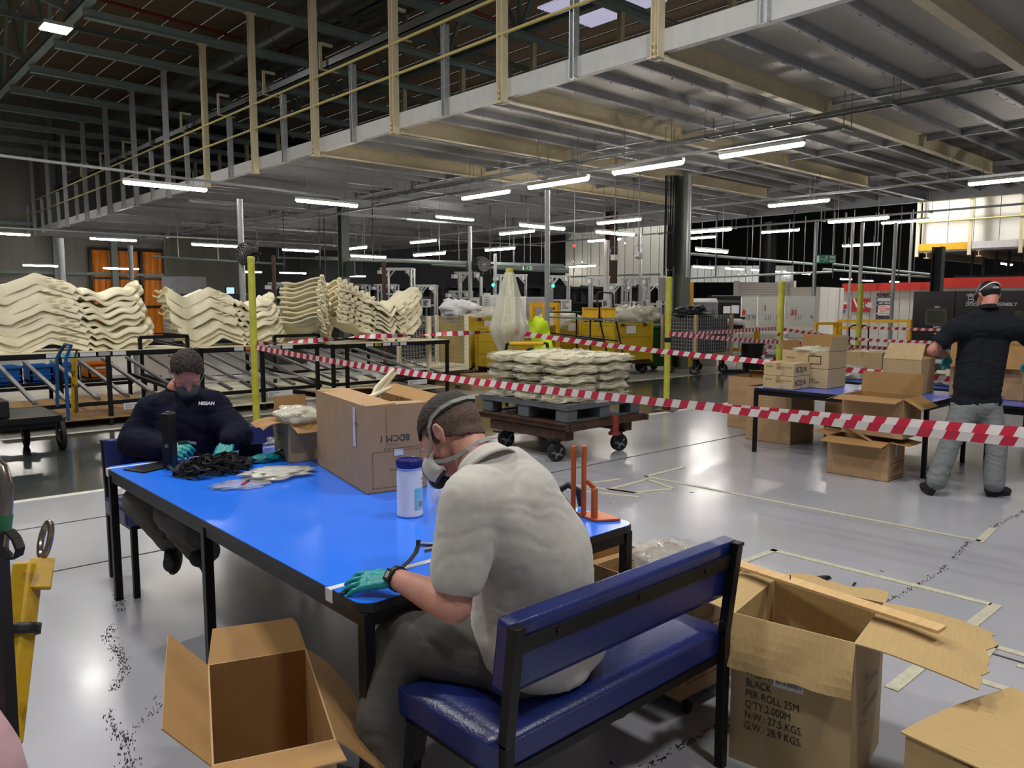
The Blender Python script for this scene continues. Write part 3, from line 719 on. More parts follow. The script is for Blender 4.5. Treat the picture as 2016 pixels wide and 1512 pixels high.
crumple('dark_cloth', 'black cloth lump beside the teal glove', 'cloth', (1.95, 4.0, .732), .07, .05, .035, 'black_plastic', 10, amp=.4)
t = thing('pen', 'short dark red pen on the loose clear bag', 'pen', (1.49, 3.50, .755)); mb = MB(); mb.tube([(1.46, 3.47, .752), (1.475, 3.485, .752), (1.52, 3.53, .752)], [.003, .006, .006], 8); obj('barrel', mb, 'sign_red', t, True)
mb = MB(); mb.cyl((1.505, 3.515, .752), (1.525, 3.535, .752), .0065, 8); obj('cap', mb, 'ink_blue', t, True)
# wipes tub
LOCAL[0] = True
t = thing('wipes_tub', 'white wipes tub with navy lid and a pale blue label', 'tub')
mb = MB(); mb.lathe([(.050, 0), (.054, .004), (.054, .012), (.0525, .016), (.0525, .178), (.049, .190), (.049, .196), (.0535, .2), (.0535, .205)], n=40); obj('body', mb, 'tub_white', t, True)
mb = MB(); mb.lathe([(.0545, .203), (.0555, .207), (.0555, .229), (.053, .233), (.050, .231), (.0, .2315)], n=40); obj('lid', mb, 'tub_blue', t, True)
def arc(name, a0, a1, z0, z1, m, r=.0531):
    mb = MB(); mb.grid(12, 2, lambda u, v: (r*math.cos(R(a0+(a1-a0)*u)), r*math.sin(R(a0+(a1-a0)*u)), z0+(z1-z0)*v)); obj(name, mb, m, t, True, fix=False)
arc('label', -112, -28, .03, .12, 'tub_label'); arc('barcode_label', -95, -60, .035, .07, 'label_white', .0533)
for i in range(9): arc('bars', -93+i*3.4, -92+i*3.4+(i % 3)*.5, .04, .066, 'ink', .0535)
for i, (a, b, z) in enumerate(((-75, -30, .155), (-60, -30, .148), (-70, -35, .135))): arc('printed_line', a, b, z, z+.003, 'ink_blue' if i else 'crate_orange', .0533)
LOCAL[0] = False; t.location = (1.79, 2.575, .731); t.rotation_euler.z = R(8)
# black steel angle jigs
t = thing('cutting_jig', 'upright black steel channel jig on a flat plate, before the man in navy', 'jig', (1.37, 4.17, .731))
mb = MB(); mb.beam((1.375, 4.16, .738), (1.375, 4.16, 1.03), .075, .05, (1, -1, 0)); obj('channel', mb, 'black_steel', t, bevel=.008)
mb = MB(); mb.box((1.31, 4.25, .734), (.22, .16, .006), Matrix.Rotation(R(20), 3, 'Z')); obj('base_plate', mb, 'black_steel', t)
mb = MB(); mb.lathe([(.011, 0), (.011, .004), (.004, .006)], c=(1.352, 4.133, .86), axis=(-.7, -.75, 0), n=12); mb.cyl((1.375, 4.16, 1.03), (1.375, 4.16, 1.036), .012, 10); obj('bolt', mb, 'steel', t)
t = thing('cutting_jig', 'small black angle plate jig left of the small open carton', 'jig', (1.82, 4.25, .731))
mb = MB(); mb.box((1.79, 4.27, .733), (.24, .10, .004), Matrix.Rotation(R(-6), 3, 'Z')); obj('base_plate', mb, 'black_steel', t)
mb = MB(); mb.box((1.84, 4.22, .765), (.13, .005, .062), Matrix.Rotation(R(-30), 3, 'Z')); obj('back_plate', mb, 'black_steel', t)
# heap of black webbing straps: nobody could count them
mb = MB(); rn = random.Random(11); c0 = Vector((1.52, 3.93, .735))
for i in range(70):
    a = rn.random()*6.28; r = rn.random()**.6; c = c0+Vector((.14*r*math.cos(a), .10*r*math.sin(a), .0)); h = .065*(1-r)+.008
    p = []; a0 = rn.random()*6.28; rad = rn.uniform(.03, .085); tl = rn.uniform(.6, 1.6); tz = rn.uniform(-.03, .03)
    for k in range(9):
        an = a0+k/8*math.pi*tl; q = c+Vector((rad*math.cos(an)*1.3, rad*math.sin(an), h+.02*math.sin(an*2+i)+tz*(k/8-.5))); q.z = max(q.z, .737); p.append(q)
    for k in range(8): mb.beam(p[k], p[k+1], rn.choice((.003, .02)), rn.choice((.016, .003)))
for i in range(26):
    a = rn.uniform(2.6, 5.4); p = c0+Vector((.15*math.cos(a), .11*math.sin(a), .01)); q = p+Vector((.06*math.cos(a+rn.uniform(-.6, .6)), .06*math.sin(a+rn.uniform(-.6, .6)), rn.uniform(-.01, .01))); q.z = .737; mb.beam(p, q, .004, .002)
tag(obj('strap_heap', mb, 'webbing', fix=False), 'tangled heap of black webbing straps and buckles before the man in navy', 'straps', kind='stuff')
# orange cutter stand and its black twin at the right-hand corner
t = thing('orange_stand', 'orange steel stand with two tall slotted bars at the table corner', 'jig', (2.34, 2.03, .731))
mb = MB(); mb.prism([Vector(p+(0,)) for p in ((2.27, 1.985), (2.36, 1.93), (2.385, 2.06), (2.29, 2.12))], lambda p: p+_z*.731, lambda p: p+_z*.741); obj('base_plate', mb, 'orange_metal', t, bevel=.002)
for dx, dy, h in ((-.018, .045, .285), (.012, .015, .285)):
    mb = MB(); mb.beam((2.275+dx, 2.05+dy, .741), (2.275+dx, 2.05+dy, .741+h), .012, .02, (1, 0, 0)); obj('bar', mb, 'orange_metal', t, bevel=.002)
mb = MB(); mb.beam((2.29, 2.01, .741), (2.29, 2.01, .86), .014, .028, (1, 0, 0)); mb.beam((2.29, 2.01, .86), (2.275, 2.04, .89), .012, .018); obj('upright', mb, 'orange_metal', t, bevel=.002)
t = thing('roller_handle', 'black curved steel handle beside the orange stand', 'handle', (2.45, 2.25, .731))
mb = MB(); mb.tube([(2.33, 2.33, .745), (2.36, 2.28, .79), (2.38, 2.24, .82), (2.40, 2.20, .80), (2.40, 2.18, .735)], .014, 10); obj('hoop', mb, 'black_plastic', t, True)
crumple('black_glove', 'pair of crumpled black gloves next to the orange stand', 'glove', (2.15, 2.04, .731), .06, .05, .035, 'black_plastic', 14, amp=.4)
t = thing('sack_truck_handle', 'black bent tube handle hanging below the right-hand end of the blue table', 'handle', (2.9, 2.6, .3))
mb = MB(); mb.tube([(2.62, 2.55, .70), (2.62, 2.55, .40), (2.60, 2.50, .33), (2.5, 2.36, .30), (2.46, 2.30, .34), (2.46, 2.3, .68)], .016, 10)
mb.beam((2.46, 2.30, .68), (2.62, 2.55, .70), .03, .03); mb.beam((2.62, 2.55, .4), (2.66, 2.6, 0), .03, .03); mb.beam((2.46, 2.3, .34), (2.48, 2.33, 0), .03, .03); obj('hoop', mb, 'black_steel', t, True)
# strap being cut, scissors
mb = MB(); P = [at(800, 1141, .74), at(835, 1122, .75), at(858, 1100, .765)]
P = [Vector(p) for p in ((1.13, 1.99, .735), (1.22, 2.02, .735), (1.34, 2.03, .736), (1.39, 2.045, .742), (1.43, 2.06, .752), (1.46, 2.07, .768), (1.478, 2.08, .788), (1.482, 2.085, .803))]
for a, b in zip(P, P[1:]): mb.beam(a, b, .016, .0025)
tag(obj('webbing_strap', mb, 'webbing', fix=False), 'single black strap curling up beyond the gloved hand and wrist watch', 'strap')
t = thing('scissors', 'scissors with black and red handles held in the hidden hand', 'scissors', (1.55, 2.02, .78))
for s in (-1, 1):
    mb = MB(); mb.beam((1.555, 2.02, .785), (1.475, 2.055+s*.012, .785+s*.008), .004, .014, prof=[(-.5, -.5), (.5, -.5), (.5, .5), (-.5, .3)]); obj('blade', mb, 'steel', t)
    mb = MB(); mb.tube([(1.555, 2.02, .785), (1.59, 2.005, .785-s*.015), (1.63, 1.985, .785-s*.024), (1.65, 1.97, .785-s*.012), (1.62, 1.985, .785-s*.004), (1.56, 2.015, .784)], .007, 8); obj('handle', mb, 'black_plastic' if s > 0 else 'sign_red', t, True)
mb = MB(); mb.ball((1.55, 2.018, .787), .007); obj('pivot', mb, 'num_red', t, True)
# --- open carton bottom left of the table
A, Bc, Cc, Dc = (Vector(p) for p in ((.92, 2.50), (1.22, 2.39), (1.0, 1.82), (.70, 1.92)))
c = (A+Bc+Cc+Dc)/4; e = (Bc-A); 
B3 = carton('carton', 'open empty carton on the floor beneath the near table edge', c, .32, .61, .40, math.atan2(e.y, e.x), {'-x': (.17, 42, .0), '+y': (.15, 64, .02), '+x': (.20, 128, .0, 8), '-y': (.17, 78, .0)})
# --- tall tan carton with printing
F1 = Vector((2.31, 1.385)); an = R(-80); d1 = Vector((math.cos(an), math.sin(an))); d2 = Vector((-d1.y, d1.x)); w_, d_ = .40, .42
c = F1+d1*w_/2+d2*d_/2
B4 = carton('carton', 'battered tan carton printed WIDTH BLACK PER ROLL 25M, right of the near bench', c, w_, d_, .53, an,
            {'-y': (.175, 150, -.01, 6, .06), '+x': (.34, 88, -.03, 8, .1), '-x': (.22, 80, .03, 12, .15), '+y': (.16, 92, .02, 4, .2)}, 'card_tan', 'card_yellow', bulge=.008)
for i, s in enumerate(('WIDTH: 2', 'BLACK', 'PER ROLL 25M', "Q'TY:2.000M", 'N.W.: 27.5 KGS.', 'G.W.: 28.9 KGS.')): face_text(B4, s, '-y', .055, .325-i*.0385, .038, 'ink', sx=.76)
for o in [q for q in B4.children if q.name.startswith('printed')]: o.location = (0, -.006, 0)
barcode(B4, '-y', .15, .315, .10, .045, 2)
for o in [q for q in B4.children if q.name[:3] in ('bar',)]: o.location = (0, -.007, 0)
for i, s in enumerate(('TUBES', 'SOUTHAMPTON', 'C/NO. 1', 'MADE IN TAIWAN', 'R.O.C.')): face_text(B4, s, '+x', .10, .36-i*.040, .030, 'ink_blue', sx=.8)
for o in [q for q in B4.children if q.name.startswith('printed')][-5:]: o.location = (.008, 0, 0)
t = thing('wooden_plank', 'thin pale wooden plank lying across the battered tan carton', 'plank', (2.7, 1.2, .53))
a, b = at(1452, 1110, .575), at(1855, 1240, .565)
mb = MB(); mb.beam(a, b, .062, .012); obj('board', mb, 'wood', t, bevel=.001)
q = a+(b-a)*.3; mb = MB(); mb.cyl(q, q+_z*.022, .0022, 6); obj('nail', mb, 'black_steel', t)
# floor litter by it
crumple('black_offcut', 'black offcut with white tag on the floor beyond the tan carton', 'offcut', at(1620, 1140, .001), .06, .03, .006, 'black_plastic', 3, amp=.5)
mb = MB(); p = at(1684, 1150, .006); mb.beam(p-Vector((.03, .0, 0)), p+Vector((.03, .012, 0)), .012, .002); tag(obj('black_offcut', mb, 'black_plastic'), 'short black strip alone on the grey floor', 'offcut')
# --- carton on small dolly behind the near bench
B5 = carton('carton', 'brown carton with torn clear film, standing behind the right end of the near bench', (2.66, 1.88), .50, .46, .43, R(-2), {'+x': (.15, 120, .01), '+y': (.15, 110, .02)}, z=.06)
face_rect(B5, '-y', .04, .06, .36, .27, 'ink_brown', 'printed_frame', frame=.003); face_rect(B5, '-y', .06, .30, .20, .36, 'ink_brown', 'printed_frame', frame=.003); face_text(B5, 'THIS CARTON IS 100%\nRECYCLABLE', '-y', .10, .19, .018, 'ink_brown')
face_rect(B5, '-y', .02, .37, .05, .42, 'label_white', 'label')
t = thing('dolly', 'low dolly with small black castors beneath the carton behind the bench', 'dolly', (2.66, 1.88, 0))
mb = MB(); mb.b2((2.43, 1.67, .045), (2.89, 2.09, .059)); obj('deck', mb, 'black_plastic', t)
for x in (2.45, 2.87):
    for y in (1.66, 2.08): mb = MB(); mb.cyl((x, y-.01, .026), (x, y+.01, .026), .026, 14); obj('castor', mb, 'rubber', t, True)
crumple('clear_bag', 'crinkled clear film sticking out of the carton behind the near bench', 'bag', (2.66, 1.93, .46), .17, .15, .06, 'film', 12, amp=.6)
carton('carton', 'plain brown carton under the right-hand end of the blue table', (2.98, 2.62), .42, .40, .30, R(5), {'-x': (.14, 120, .01), '-y': (.14, 118, .01)})
# --- carton cut by the lower right corner
p = at(1783, 1445, .42); q = at(2016, 1345, .42)
e = (q-p).xy.normalized(); nrm = Vector((e.y, -e.x)); c = p.xy+e*.26+nrm*.17
B6 = carton('carton', 'yellowish brown carton at the lower right corner, mostly out of the picture', c, .52, .34, .42, math.atan2(e.y, e.x), {'+y': (.10, -88, .0)}, 'card_yellow', 'card_yellow')
mb = MB(); LOCAL[0] = True; mb.grid(9, 5, lambda u, v: (-.27+.54*u, .18-.34*v, .425+.01*math.sin(u*4)+.02*v), .005); obj('flap', mb, 'card_yellow', B6); LOCAL[0] = False
# =====================================================================  people
def blob(name, segs, m, parent, vox=.01, smooth=8, wr=None, keep=None, sub=0):
    """one continuous skin over tapered limbs: each seg is (p0, r0, p1, r1[, flat axis, flat factor]) or ('b', centre, radii, matrix)"""
    mb = MB()
    for s in segs:
        if s[0] == 'b': mb.ball(s[1], s[2], 20, s[3] if len(s) > 3 else None); continue
        p0, r0, p1, r1 = Vector(s[0]), s[1], Vector(s[2]), s[3]
        q = MB(); n = 18; d = p1-p0; L = d.length
        if L < 1e-5: q.ball(p0, r0, n)
        else:
            u = d/L; pts = []; rs = []
            for k in range(5): a = math.pi/2*(1-k/5); pts.append(p0-u*r0*math.sin(a)); rs.append(max(r0*math.cos(a), 1e-3))
            for k in range(7): pts.append(p0+d*k/6); rs.append(r0+(r1-r0)*k/6)
            for k in range(1, 6): a = math.pi/2*k/5; pts.append(p1+u*r1*math.sin(a)); rs.append(max(r1*math.cos(a), 1e-3))
            q.tube(pts, rs, n)
        if len(s) > 4:
            ax = Vector(s[4]).normalized(); f = s[5]; c = (p0+p1)/2; dd = d.normalized() if L > 1e-5 else Vector((0, 0, 1))
            nv = []
            for v in q.v:
                v = Vector(v); b = p0+dd*((v-p0).dot(dd)); off = v-b; nv.append(v+ax*(off.dot(ax)*(f-1)))
            q.v = nv
        mb.add(q.v, q.f)
    me = bpy.data.meshes.new(name); me.from_pydata([tuple(v) for v in mb.v], [], mb.f)
    o = bpy.data.objects.new(name, me); COL.objects.link(o)
    r = o.modifiers.new('r', 'REMESH'); r.mode = 'VOXEL'; r.voxel_size = vox
    if smooth: sm = o.modifiers.new('s', 'SMOOTH'); sm.iterations = smooth; sm.factor = .6
    dg = bpy.context.evaluated_depsgraph_get(); me2 = bpy.data.meshes.new_from_object(o.evaluated_get(dg)); bpy.data.objects.remove(o)
    n = len(me2.vertices); co_ = np.empty(n*3); me2.vertices.foreach_get('co', co_); co_ = co_.reshape(-1, 3)
    if wr:
        no = np.empty(n*3); me2.vertices.foreach_get('normal', no); no = no.reshape(-1, 3)
        dsp = np.array([wr(Vector(c), Vector(k)) for c, k in zip(co_, no)]); co_ = co_+no*dsp[:, None]
    if keep:
        bm = bmesh.new(); me2.vertices.foreach_set('co', co_.ravel()); bm.from_mesh(me2)
        dl = [f for f in bm.faces if not keep(f.calc_center_median())]; bmesh.ops.delete(bm, geom=dl, context='FACES'); bm.to_mesh(me2); bm.free()
        n = len(me2.vertices); co_ = np.empty(n*3); me2.vertices.foreach_get('co', co_); co_ = co_.reshape(-1, 3)
    co_ = co_-np.array(rootloc(parent)); me2.vertices.foreach_set('co', co_.ravel())
    me2.materials.clear(); me2.materials.append(M[m]); me2.polygons.foreach_set('use_smooth', [True]*len(me2.polygons)); me2.update(); me2.name = name
    o = bpy.data.objects.new(name, me2); COL.objects.link(o); o.parent = parent
    if keep: sd = o.modifiers.new('t', 'SOLIDIFY'); sd.thickness = .004; sd.offset = 0
    return o
def folds(amp, fx, seeds=0, dirv=(0, 0, 1), f2=1):
    dv = Vector(dirv).normalized()
    def f(p, n):
        q = p*fx; w = noise.noise(Vector((q.dot(dv)*3.2+noise.noise(q*1.2)*2, (q-dv*q.dot(dv)).length*.7*f2, seeds)))
        w = 1-abs(w)*2.6
        return amp*(w if w > 0 else w*.3)+amp*.4*noise.noise(p*fx*5)
    return f
def hand(name, wrist, fdir, back, side, parent, curl=(25, 25, 30, 35), spread=6, thumb=40, L=.185, m='glove', thcurl=20, vox=.0032, cuff=.03):
    """palm and five fingers; fdir to the fingers, back = back-of-hand normal, side=+1 puts the thumb on fdir x back"""
    w = Vector(wrist); f = Vector(fdir).normalized(); b = Vector(back); b = (b-f*b.dot(f)).normalized(); t = f.cross(b)*side
    S_ = L/.185; sg = []
    pl = .095*S_
    for k, o in enumerate((-.033, -.012, .010, .031)):
        k0 = w+t*(-o*.55*S_)+f*.01; k1 = w+f*pl*(1, 1.03, 1.0, .93)[k]+t*(-o*S_)
        sg.append((k0, .0155*S_, k1, .0125*S_))
    sg.append((w-f*cuff, .030*S_, w+f*.01, .027*S_, b, .72)); sg.append((w+f*.03, .026*S_, w+f*.06, .028*S_, b, .62))
    for k, (o, ln_) in enumerate(zip((-.033, -.012, .010, .031), (.072, .080, .075, .060))):
        p = w+f*pl*(1, 1.03, 1.0, .93)[k]+t*(-o*S_); a = R(curl[k]*.5); sp = R((1.5-k)*spread); r = .0098*S_
        d0 = f*math.cos(sp)+t*math.sin(sp)
        for j, fr in enumerate((.45, .30, .25)):
            d = d0*math.cos(a)-b*math.sin(a); q = p+d*ln_*fr*S_; sg.append((p, r, q, r*.90)); p = q; r *= .90; a += R(curl[k]*(.9, .7, 0)[j])
    p = w+f*.022*S_+t*.022*S_; a = R(thumb); d = (f*math.cos(a)+t*math.sin(a)-b*.15).normalized(); q = p+d*.042*S_; sg.append((p, .0155*S_, q, .0125*S_))
    a -= R(thcurl); d = (f*math.cos(a)+t*math.sin(a)-b*.3).normalized(); p = q; q = p+d*.032*S_; sg.append((p, .0115*S_, q, .0105*S_)); d = (d-b*.2-t*.2).normalized(); sg.append((q, .0105*S_, q+d*.022*S_, .0085*S_))
    return blob(name, sg, m, parent, vox, 3, wr=lambda p, n: .0009*noise.noise(p*90)+.0007*noise.noise(p*200))
def head(pr, c, fwd, up, s=1.0, hair='hair_brown', skinm='skin', hairfn=None, ears=True, hair_amp=.004):
    """returns matrix from head space (x right, y face, z up) and the head's skin segments"""
    f = Vector(fwd).normalized(); u = Vector(up); u = (u-f*u.dot(f)).normalized(); r = f.cross(u)
    Mx = Matrix((r, f, u)).transposed(); c = Vector(c)
    def X(p): return c+Mx @ (Vector(p)*s)
    def ell(p, r): return ('b', X(p), tuple(q*s for q in r), Mx)
    sg = [ell((0, -.012, .03), (.074, .094, .086)), ell((0, .03, .0), (.064, .066, .085)), ell((0, .045, -.06), (.046, .045, .042)),
          ell((0, .03, -.035), (.058, .055, .05)), (X((0, .088, .018)), .010*s, X((0, .112, -.020)), .014*s), ell((0, .098, -.048), (.024, .012, .007)), ell((0, .098, -.060), (.021, .012, .007)),
          ell((-.03, .078, .030), (.020, .014, .009)), ell((.03, .078, .030), (.020, .014, .009)), ell((-.038, .066, -.018), (.022, .02, .024)), ell((.038, .066, -.018), (.022, .02, .024))]
    for e in (-1, 1):
        sg += [(X((e*.074, .000, .0)), .006*s, X((e*.086, -.012, .028)), .006*s), (X((e*.086, -.012, .028)), .006*s, (X((e*.090, -.026, .026))), .006*s), (X((e*.090, -.026, .026)), .006*s, X((e*.088, -.030, .004)), .006*s),
               (X((e*.088, -.030, .004)), .006*s, X((e*.076, -.012, -.026)), .006*s), ('b', X((e*.078, -.012, .002)), (.006*s, .016*s, .024*s), Mx)]
    return X, Mx, sg
def inv(Mx, c, s): 
    Mi = Mx.inverted(); c = Vector(c)
    return lambda p: (Mi @ (Vector(p)-c))/s
def hairpiece(par, c, Mx, s, m, rule, grow=.006, amp=.004, name='hair', vox=.005, fr=60):
    X = lambda p: Vector(c)+Mx @ (Vector(p)*s); iv = inv(Mx, c, s)
    sg = [('b', X((0, -.012, .03)), tuple((q+grow)*s for q in (.074, .094, .086)), Mx), ('b', X((0, .026, .012)), tuple((q+grow*.6)*s for q in (.066, .064, .080)), Mx), ('b', X((0, -.04, -.02)), (.062*s, .052*s, .06*s), Mx)]
    return blob(name, sg, m, par, vox, 2, wr=lambda p, n: amp*(noise.noise(p*fr)+.6*noise.noise(p*fr*2.3)), keep=lambda p: rule(iv(p)))
def eyes(par, X, Mx, s):
    for e in (-1, 1):
        mb = MB(); mb.ball(X((e*.030, .078, .012)), .0115*s, 12); o = obj('eye', mb, mat('eye_white', 'c8c2bc', .3, var=0) if 'eye_white' not in M else 'eye_white', par, True)
        mb = MB(); mb.ball(X((e*.030, .0865, .010)), .0050*s, 10); obj('iris', mb, 'ink', o, True)
def ribbon(name, pts, w, nrm, m, par, th=.0015):
    mb = MB()
    for i in range(len(pts)-1): mb.beam(pts[i], pts[i+1], th, w, nrm[i] if isinstance(nrm, list) else nrm)
    return obj(name, mb, m, par, fix=False)
def boot(par, heel, toe, up=(0, 0, 1), m='rubber', name='boot'):
    h, t = Vector(heel), Vector(toe); d = (t-h).normalized(); u = Vector(up); u = (u-d*u.dot(d)).normalized(); sd = d.cross(u); L = (t-h).length
    Mx = Matrix((sd, d, u)).transposed()
    X = lambda p: h+Mx @ Vector(p)
    sg = [('b', X((0, .04, .045)), (.038, .048, .045), Mx), ('b', X((0, L*.5, .045)), (.040, .085, .040), Mx), ('b', X((0, L-.06, .035)), (.047, .062, .035), Mx), (X((0, .035, .05)), .042, X((0, .03, .12)), .047)]
    o = blob(name, sg, m, par, .007, 3)
    mb = MB(); P = []
    for k in range(16):
        a = 2*math.pi*k/16; P.append(Vector(((.040+.008*math.cos(a-math.pi/2))*math.cos(a), L/2+.0+(L/2-.0)*math.sin(a), 0)))
    mb.prism(P, lambda p: X(p+Vector((0, 0, .001))), lambda p: X(p+Vector((0, 0, .022)))); obj('sole', mb, 'black_plastic', o)
    mb = MB()
    for k in range(4): mb.cyl(X((-.022, L*.42+k*.022, .085-k*.004)), X((.022, L*.45+k*.022, .085-k*.004)), .003, 6)
    obj('lace', mb, 'black_plastic', o)
    return o
# ---------- man in the pale grey polo, near side of the table
P1 = thing('person', 'man in pale grey polo shirt and mask seated on the near bench, back to camera', 'person', (1.62, 1.55, 0))
hipc = Vector((1.555, 1.60, .585)); Lsh, Rsh = dq(925, 985, 2.06), dq(1046, 972, 2.33); nb = dq(960, 930, 2.17); hc = dq(890, 858, 2.26)
Lel, Lwr = dq(893, 1192, 2.04), at(783, 1140, .785); Rel = Vector((1.72, 1.78, .86)); Rwr = Vector((1.66, 1.93, .80))
Lk, Rk = dq(795, 1258, 2.36), Vector((1.58, 2.03, .60)); Lan, Ran = Vector((1.20, 1.88, .12)), Vector((1.40, 2.06, .12))
hf = Vector((-.30, .72, -.62)); hu = Vector((-.12, .62, .78)); X, Mx, hs = head(P1, hc, hf, hu, 1.02)
neck = [(nb+Vector((0, 0, -.03)), .062, X((0, -.03, -.03)), .056)]
body = hs+neck+[(Lsh, .055, Lel, .047), (Lel, .050, Lel.lerp(Lwr, .35), .047), (Lel.lerp(Lwr, .35), .047, Lwr, .031), (Rsh, .055, Rel, .046), (Rel, .046, Rwr, .030), (nb-_z*.06, .05, hipc+Vector((0, 0, .1)), .07), (Lsh, .05, Rsh, .05),
    (hipc, .11, Lk, .07), (hipc, .11, Rk, .07), (Lk, .065, Lan, .045), (Rk, .065, Ran, .045), (Rwr, .03, Rwr+Vector((-.03, .04, -.01)), .026)]
blob('body', body, 'skin', P1, .006, 4)
iv1 = inv(Mx, hc, 1.02)
hairpiece(P1, hc, Mx, 1.02, 'hair_brown', lambda p: p.z > .055-.25*p.y+.01*math.sin(p.x*60) or (p.y < .085 and p.z > .048), .007, .0022, fr=230)
hairpiece(P1, hc, Mx, 1.02, 'hair_short', lambda p: p.z > -.012+(.035 if p.y > .02 else 0)+max(0, (p.y-.03))*1.2-max(0, -p.y-.02)*.55 and p.z < .062 and p.y < .095, .0022, .001, 'cropped_hair')
# shirt
mid = hipc.lerp(nb, .5)+Vector((.05, -.05, .02)); fwd1 = Vector((-.25, .95, 0))
shc = (Lsh+Rsh)/2
ls0 = Lsh.lerp(Lel, .70); rs0 = Rsh.lerp(Rel, .75); axs = (Rsh-Lsh).normalized()
nbk = dq(990, 925, 2.21)
shirt = [(Lsh+axs*.05, .092, Rsh-axs*.04, .100), (nbk, .080, Lsh+axs*.05, .085), (nbk, .08, Rsh-axs*.02, .095), (nbk, .078, mid, .16), (shc+Vector((.02, -.02, -.02)), .135, mid, .165), (mid, .165, hipc+Vector((0, -.03, .0)), .165), (Lsh+axs*.05, .10, mid-axs*.05, .13), (Rsh-axs*.05, .10, mid+axs*.06, .13),
    (Lsh, .080, ls0, .077), (Rsh, .08, rs0, .074), (nb, .070, shc, .11), (hipc+Vector((-.06, -.04, .03)), .145, hipc+Vector((.08, -.04, .03)), .148), (mid-axs*.04+fwd1*.02, .14, hipc-axs*.05+Vector((0, .02, .05)), .145)]
bel = hipc+Vector((0, .06, .05))
fo = folds(.0045, 8.0, 2, (.45, .35, .85), .5)
def wr1(p, n):
    k = 1.0
    d = (p-(Lsh*.6+mid*.4)).length
    return fo(p, n)*(.25+1.1*math.exp(-(d/.16)**2)+.7*math.exp(-((p.z-.68)/.09)**2))
cutL = ls0+(Lel-Lsh).normalized()*.045; dL = (Lel-Lsh).normalized(); cutR = rs0+(Rel-Rsh).normalized()*.02; dR = (Rel-Rsh).normalized()
def keep1(p):
    for cc, dd, rr_ in ((cutL, dL, .094), (cutR, dR, .09)):
        k = (p-cc).dot(dd)
        if 0 < k < .16 and (p-cc-dd*k).length < rr_: return False
    nn = (X((0, -.03, -.03))-nb).normalized()
    if (p-nb).dot(nn) > .018 and (p-nb).length < .15: return False
    return p.z > .505+.03*max(0, p.y-1.5)*4
sh1 = blob('polo_shirt', shirt, 'polo', P1, .0075, 45, wr=wr1, keep=keep1)
# sleeve hem and collar
ux = dL.orthogonal().normalized(); uy = dL.cross(ux); mb = MB()
ring = [cutL-dL*.012+(ux*math.cos(a)+uy*math.sin(a))*.0805 for a in [k*math.pi/12 for k in range(25)]]
def band(name, ctr, nrm, rx, ry, xa, w, th, m, par, a0=0, a1=360, flare=0):
    nrm = Vector(nrm).normalized(); xa = Vector(xa); xa = (xa-nrm*xa.dot(nrm)).normalized(); ya = nrm.cross(xa); mb = MB()
    def g(u, v, q): a = R(a0+(a1-a0)*u); return Vector(ctr)+xa*math.cos(a)*(rx+q+flare*(1-v))+ya*math.sin(a)*(ry+q+flare*(1-v))+nrm*(v-.5)*w
    n, k = 33, 4
    for q in (0, th): mb.grid(n, k, lambda u, v: g(u, v, q))
    for v in (0, 1): mb.grid(n, 2, lambda u, t: g(u, v, th*t))
    return obj(name, mb, m, par, 'all')
nd = (X((0, -.03, -.06))-nb).normalized()
nd = (X((0, -.03, -.03))-nb).normalized(); band('collar', nb+nd*.018, nd, .070, .074, (1, 0, 0), .048, .005, 'polo', P1, 0, 360, .022)
# trousers
belt = hipc+Vector((0, -.02, -.01))
tr = [(belt+Vector((-.07, .01, -.02)), .122, belt+Vector((.07, .01, -.02)), .122), (hipc+Vector((-.08, .03, -.02)), .112, Lk+Vector((0, .0, -.005)), .088), (hipc+Vector((.07, .03, -.02)), .118, Rk, .088), (Lk, .088, Lan+Vector((0, 0, .25)), .078), (Lan+Vector((0, 0, .25)), .078, Lan+Vector((0, 0, -.01)), .068),
      (Rk, .088, Ran+Vector((0, 0, .22)), .078), (Ran+Vector((0, 0, .22)), .078, Ran+Vector((0, 0, -.01)), .068)]
blob('trousers', tr, 'trouser', P1, .009, 14, wr=folds(.0035, 7.0, 9, (.6, .2, .7), .6), keep=lambda p: p.z > .088 and p.z < .70)
boot(P1, Lan+Vector((.02, -.05, -.12)), Lan+Vector((-.03, .21, -.12))); boot(P1, Ran+Vector((.0, -.05, -.12)), Ran+Vector((.02, .21, -.12)))
# gloved hands
hd = (at(672, 1146, .752)-at(776, 1140, .778)); hand('glove', Lwr+hd.normalized()*.022, hd, (-.25, -.35, 1), 1, P1, (20, 16, 15, 18), 11, 34, .178)
hand('glove', Rwr, (-.55, .45, -.25), (.2, -.2, .9), -1, P1, (60, 65, 70, 70), 4, 45, .18)
# wrist watch
wd = (Lwr-Lel).normalized(); wc = Lwr+hd.normalized()*.0; w1 = band('watch', wc, wd, .034, .030, (0, 0, 1), .022, .004, 'black_plastic', P1)
tocam = (Vector((0, 0, EYE))-wc).normalized(); fc = (tocam-wd*tocam.dot(wd)).normalized(); 
wp = wc+fc*.034; Mw = Matrix((wd, fc.cross(wd), fc)).transposed()
mb = MB(); mb.box(wp, (.036, .036, .012), Mw); o = obj('watch_case', mb, 'black_plastic', w1, bevel=.003)
mb = MB(); mb.box(wp+fc*.0062, (.018, .020, .001), Mw); obj('watch_face', mb, 'mezz_grey', w1)
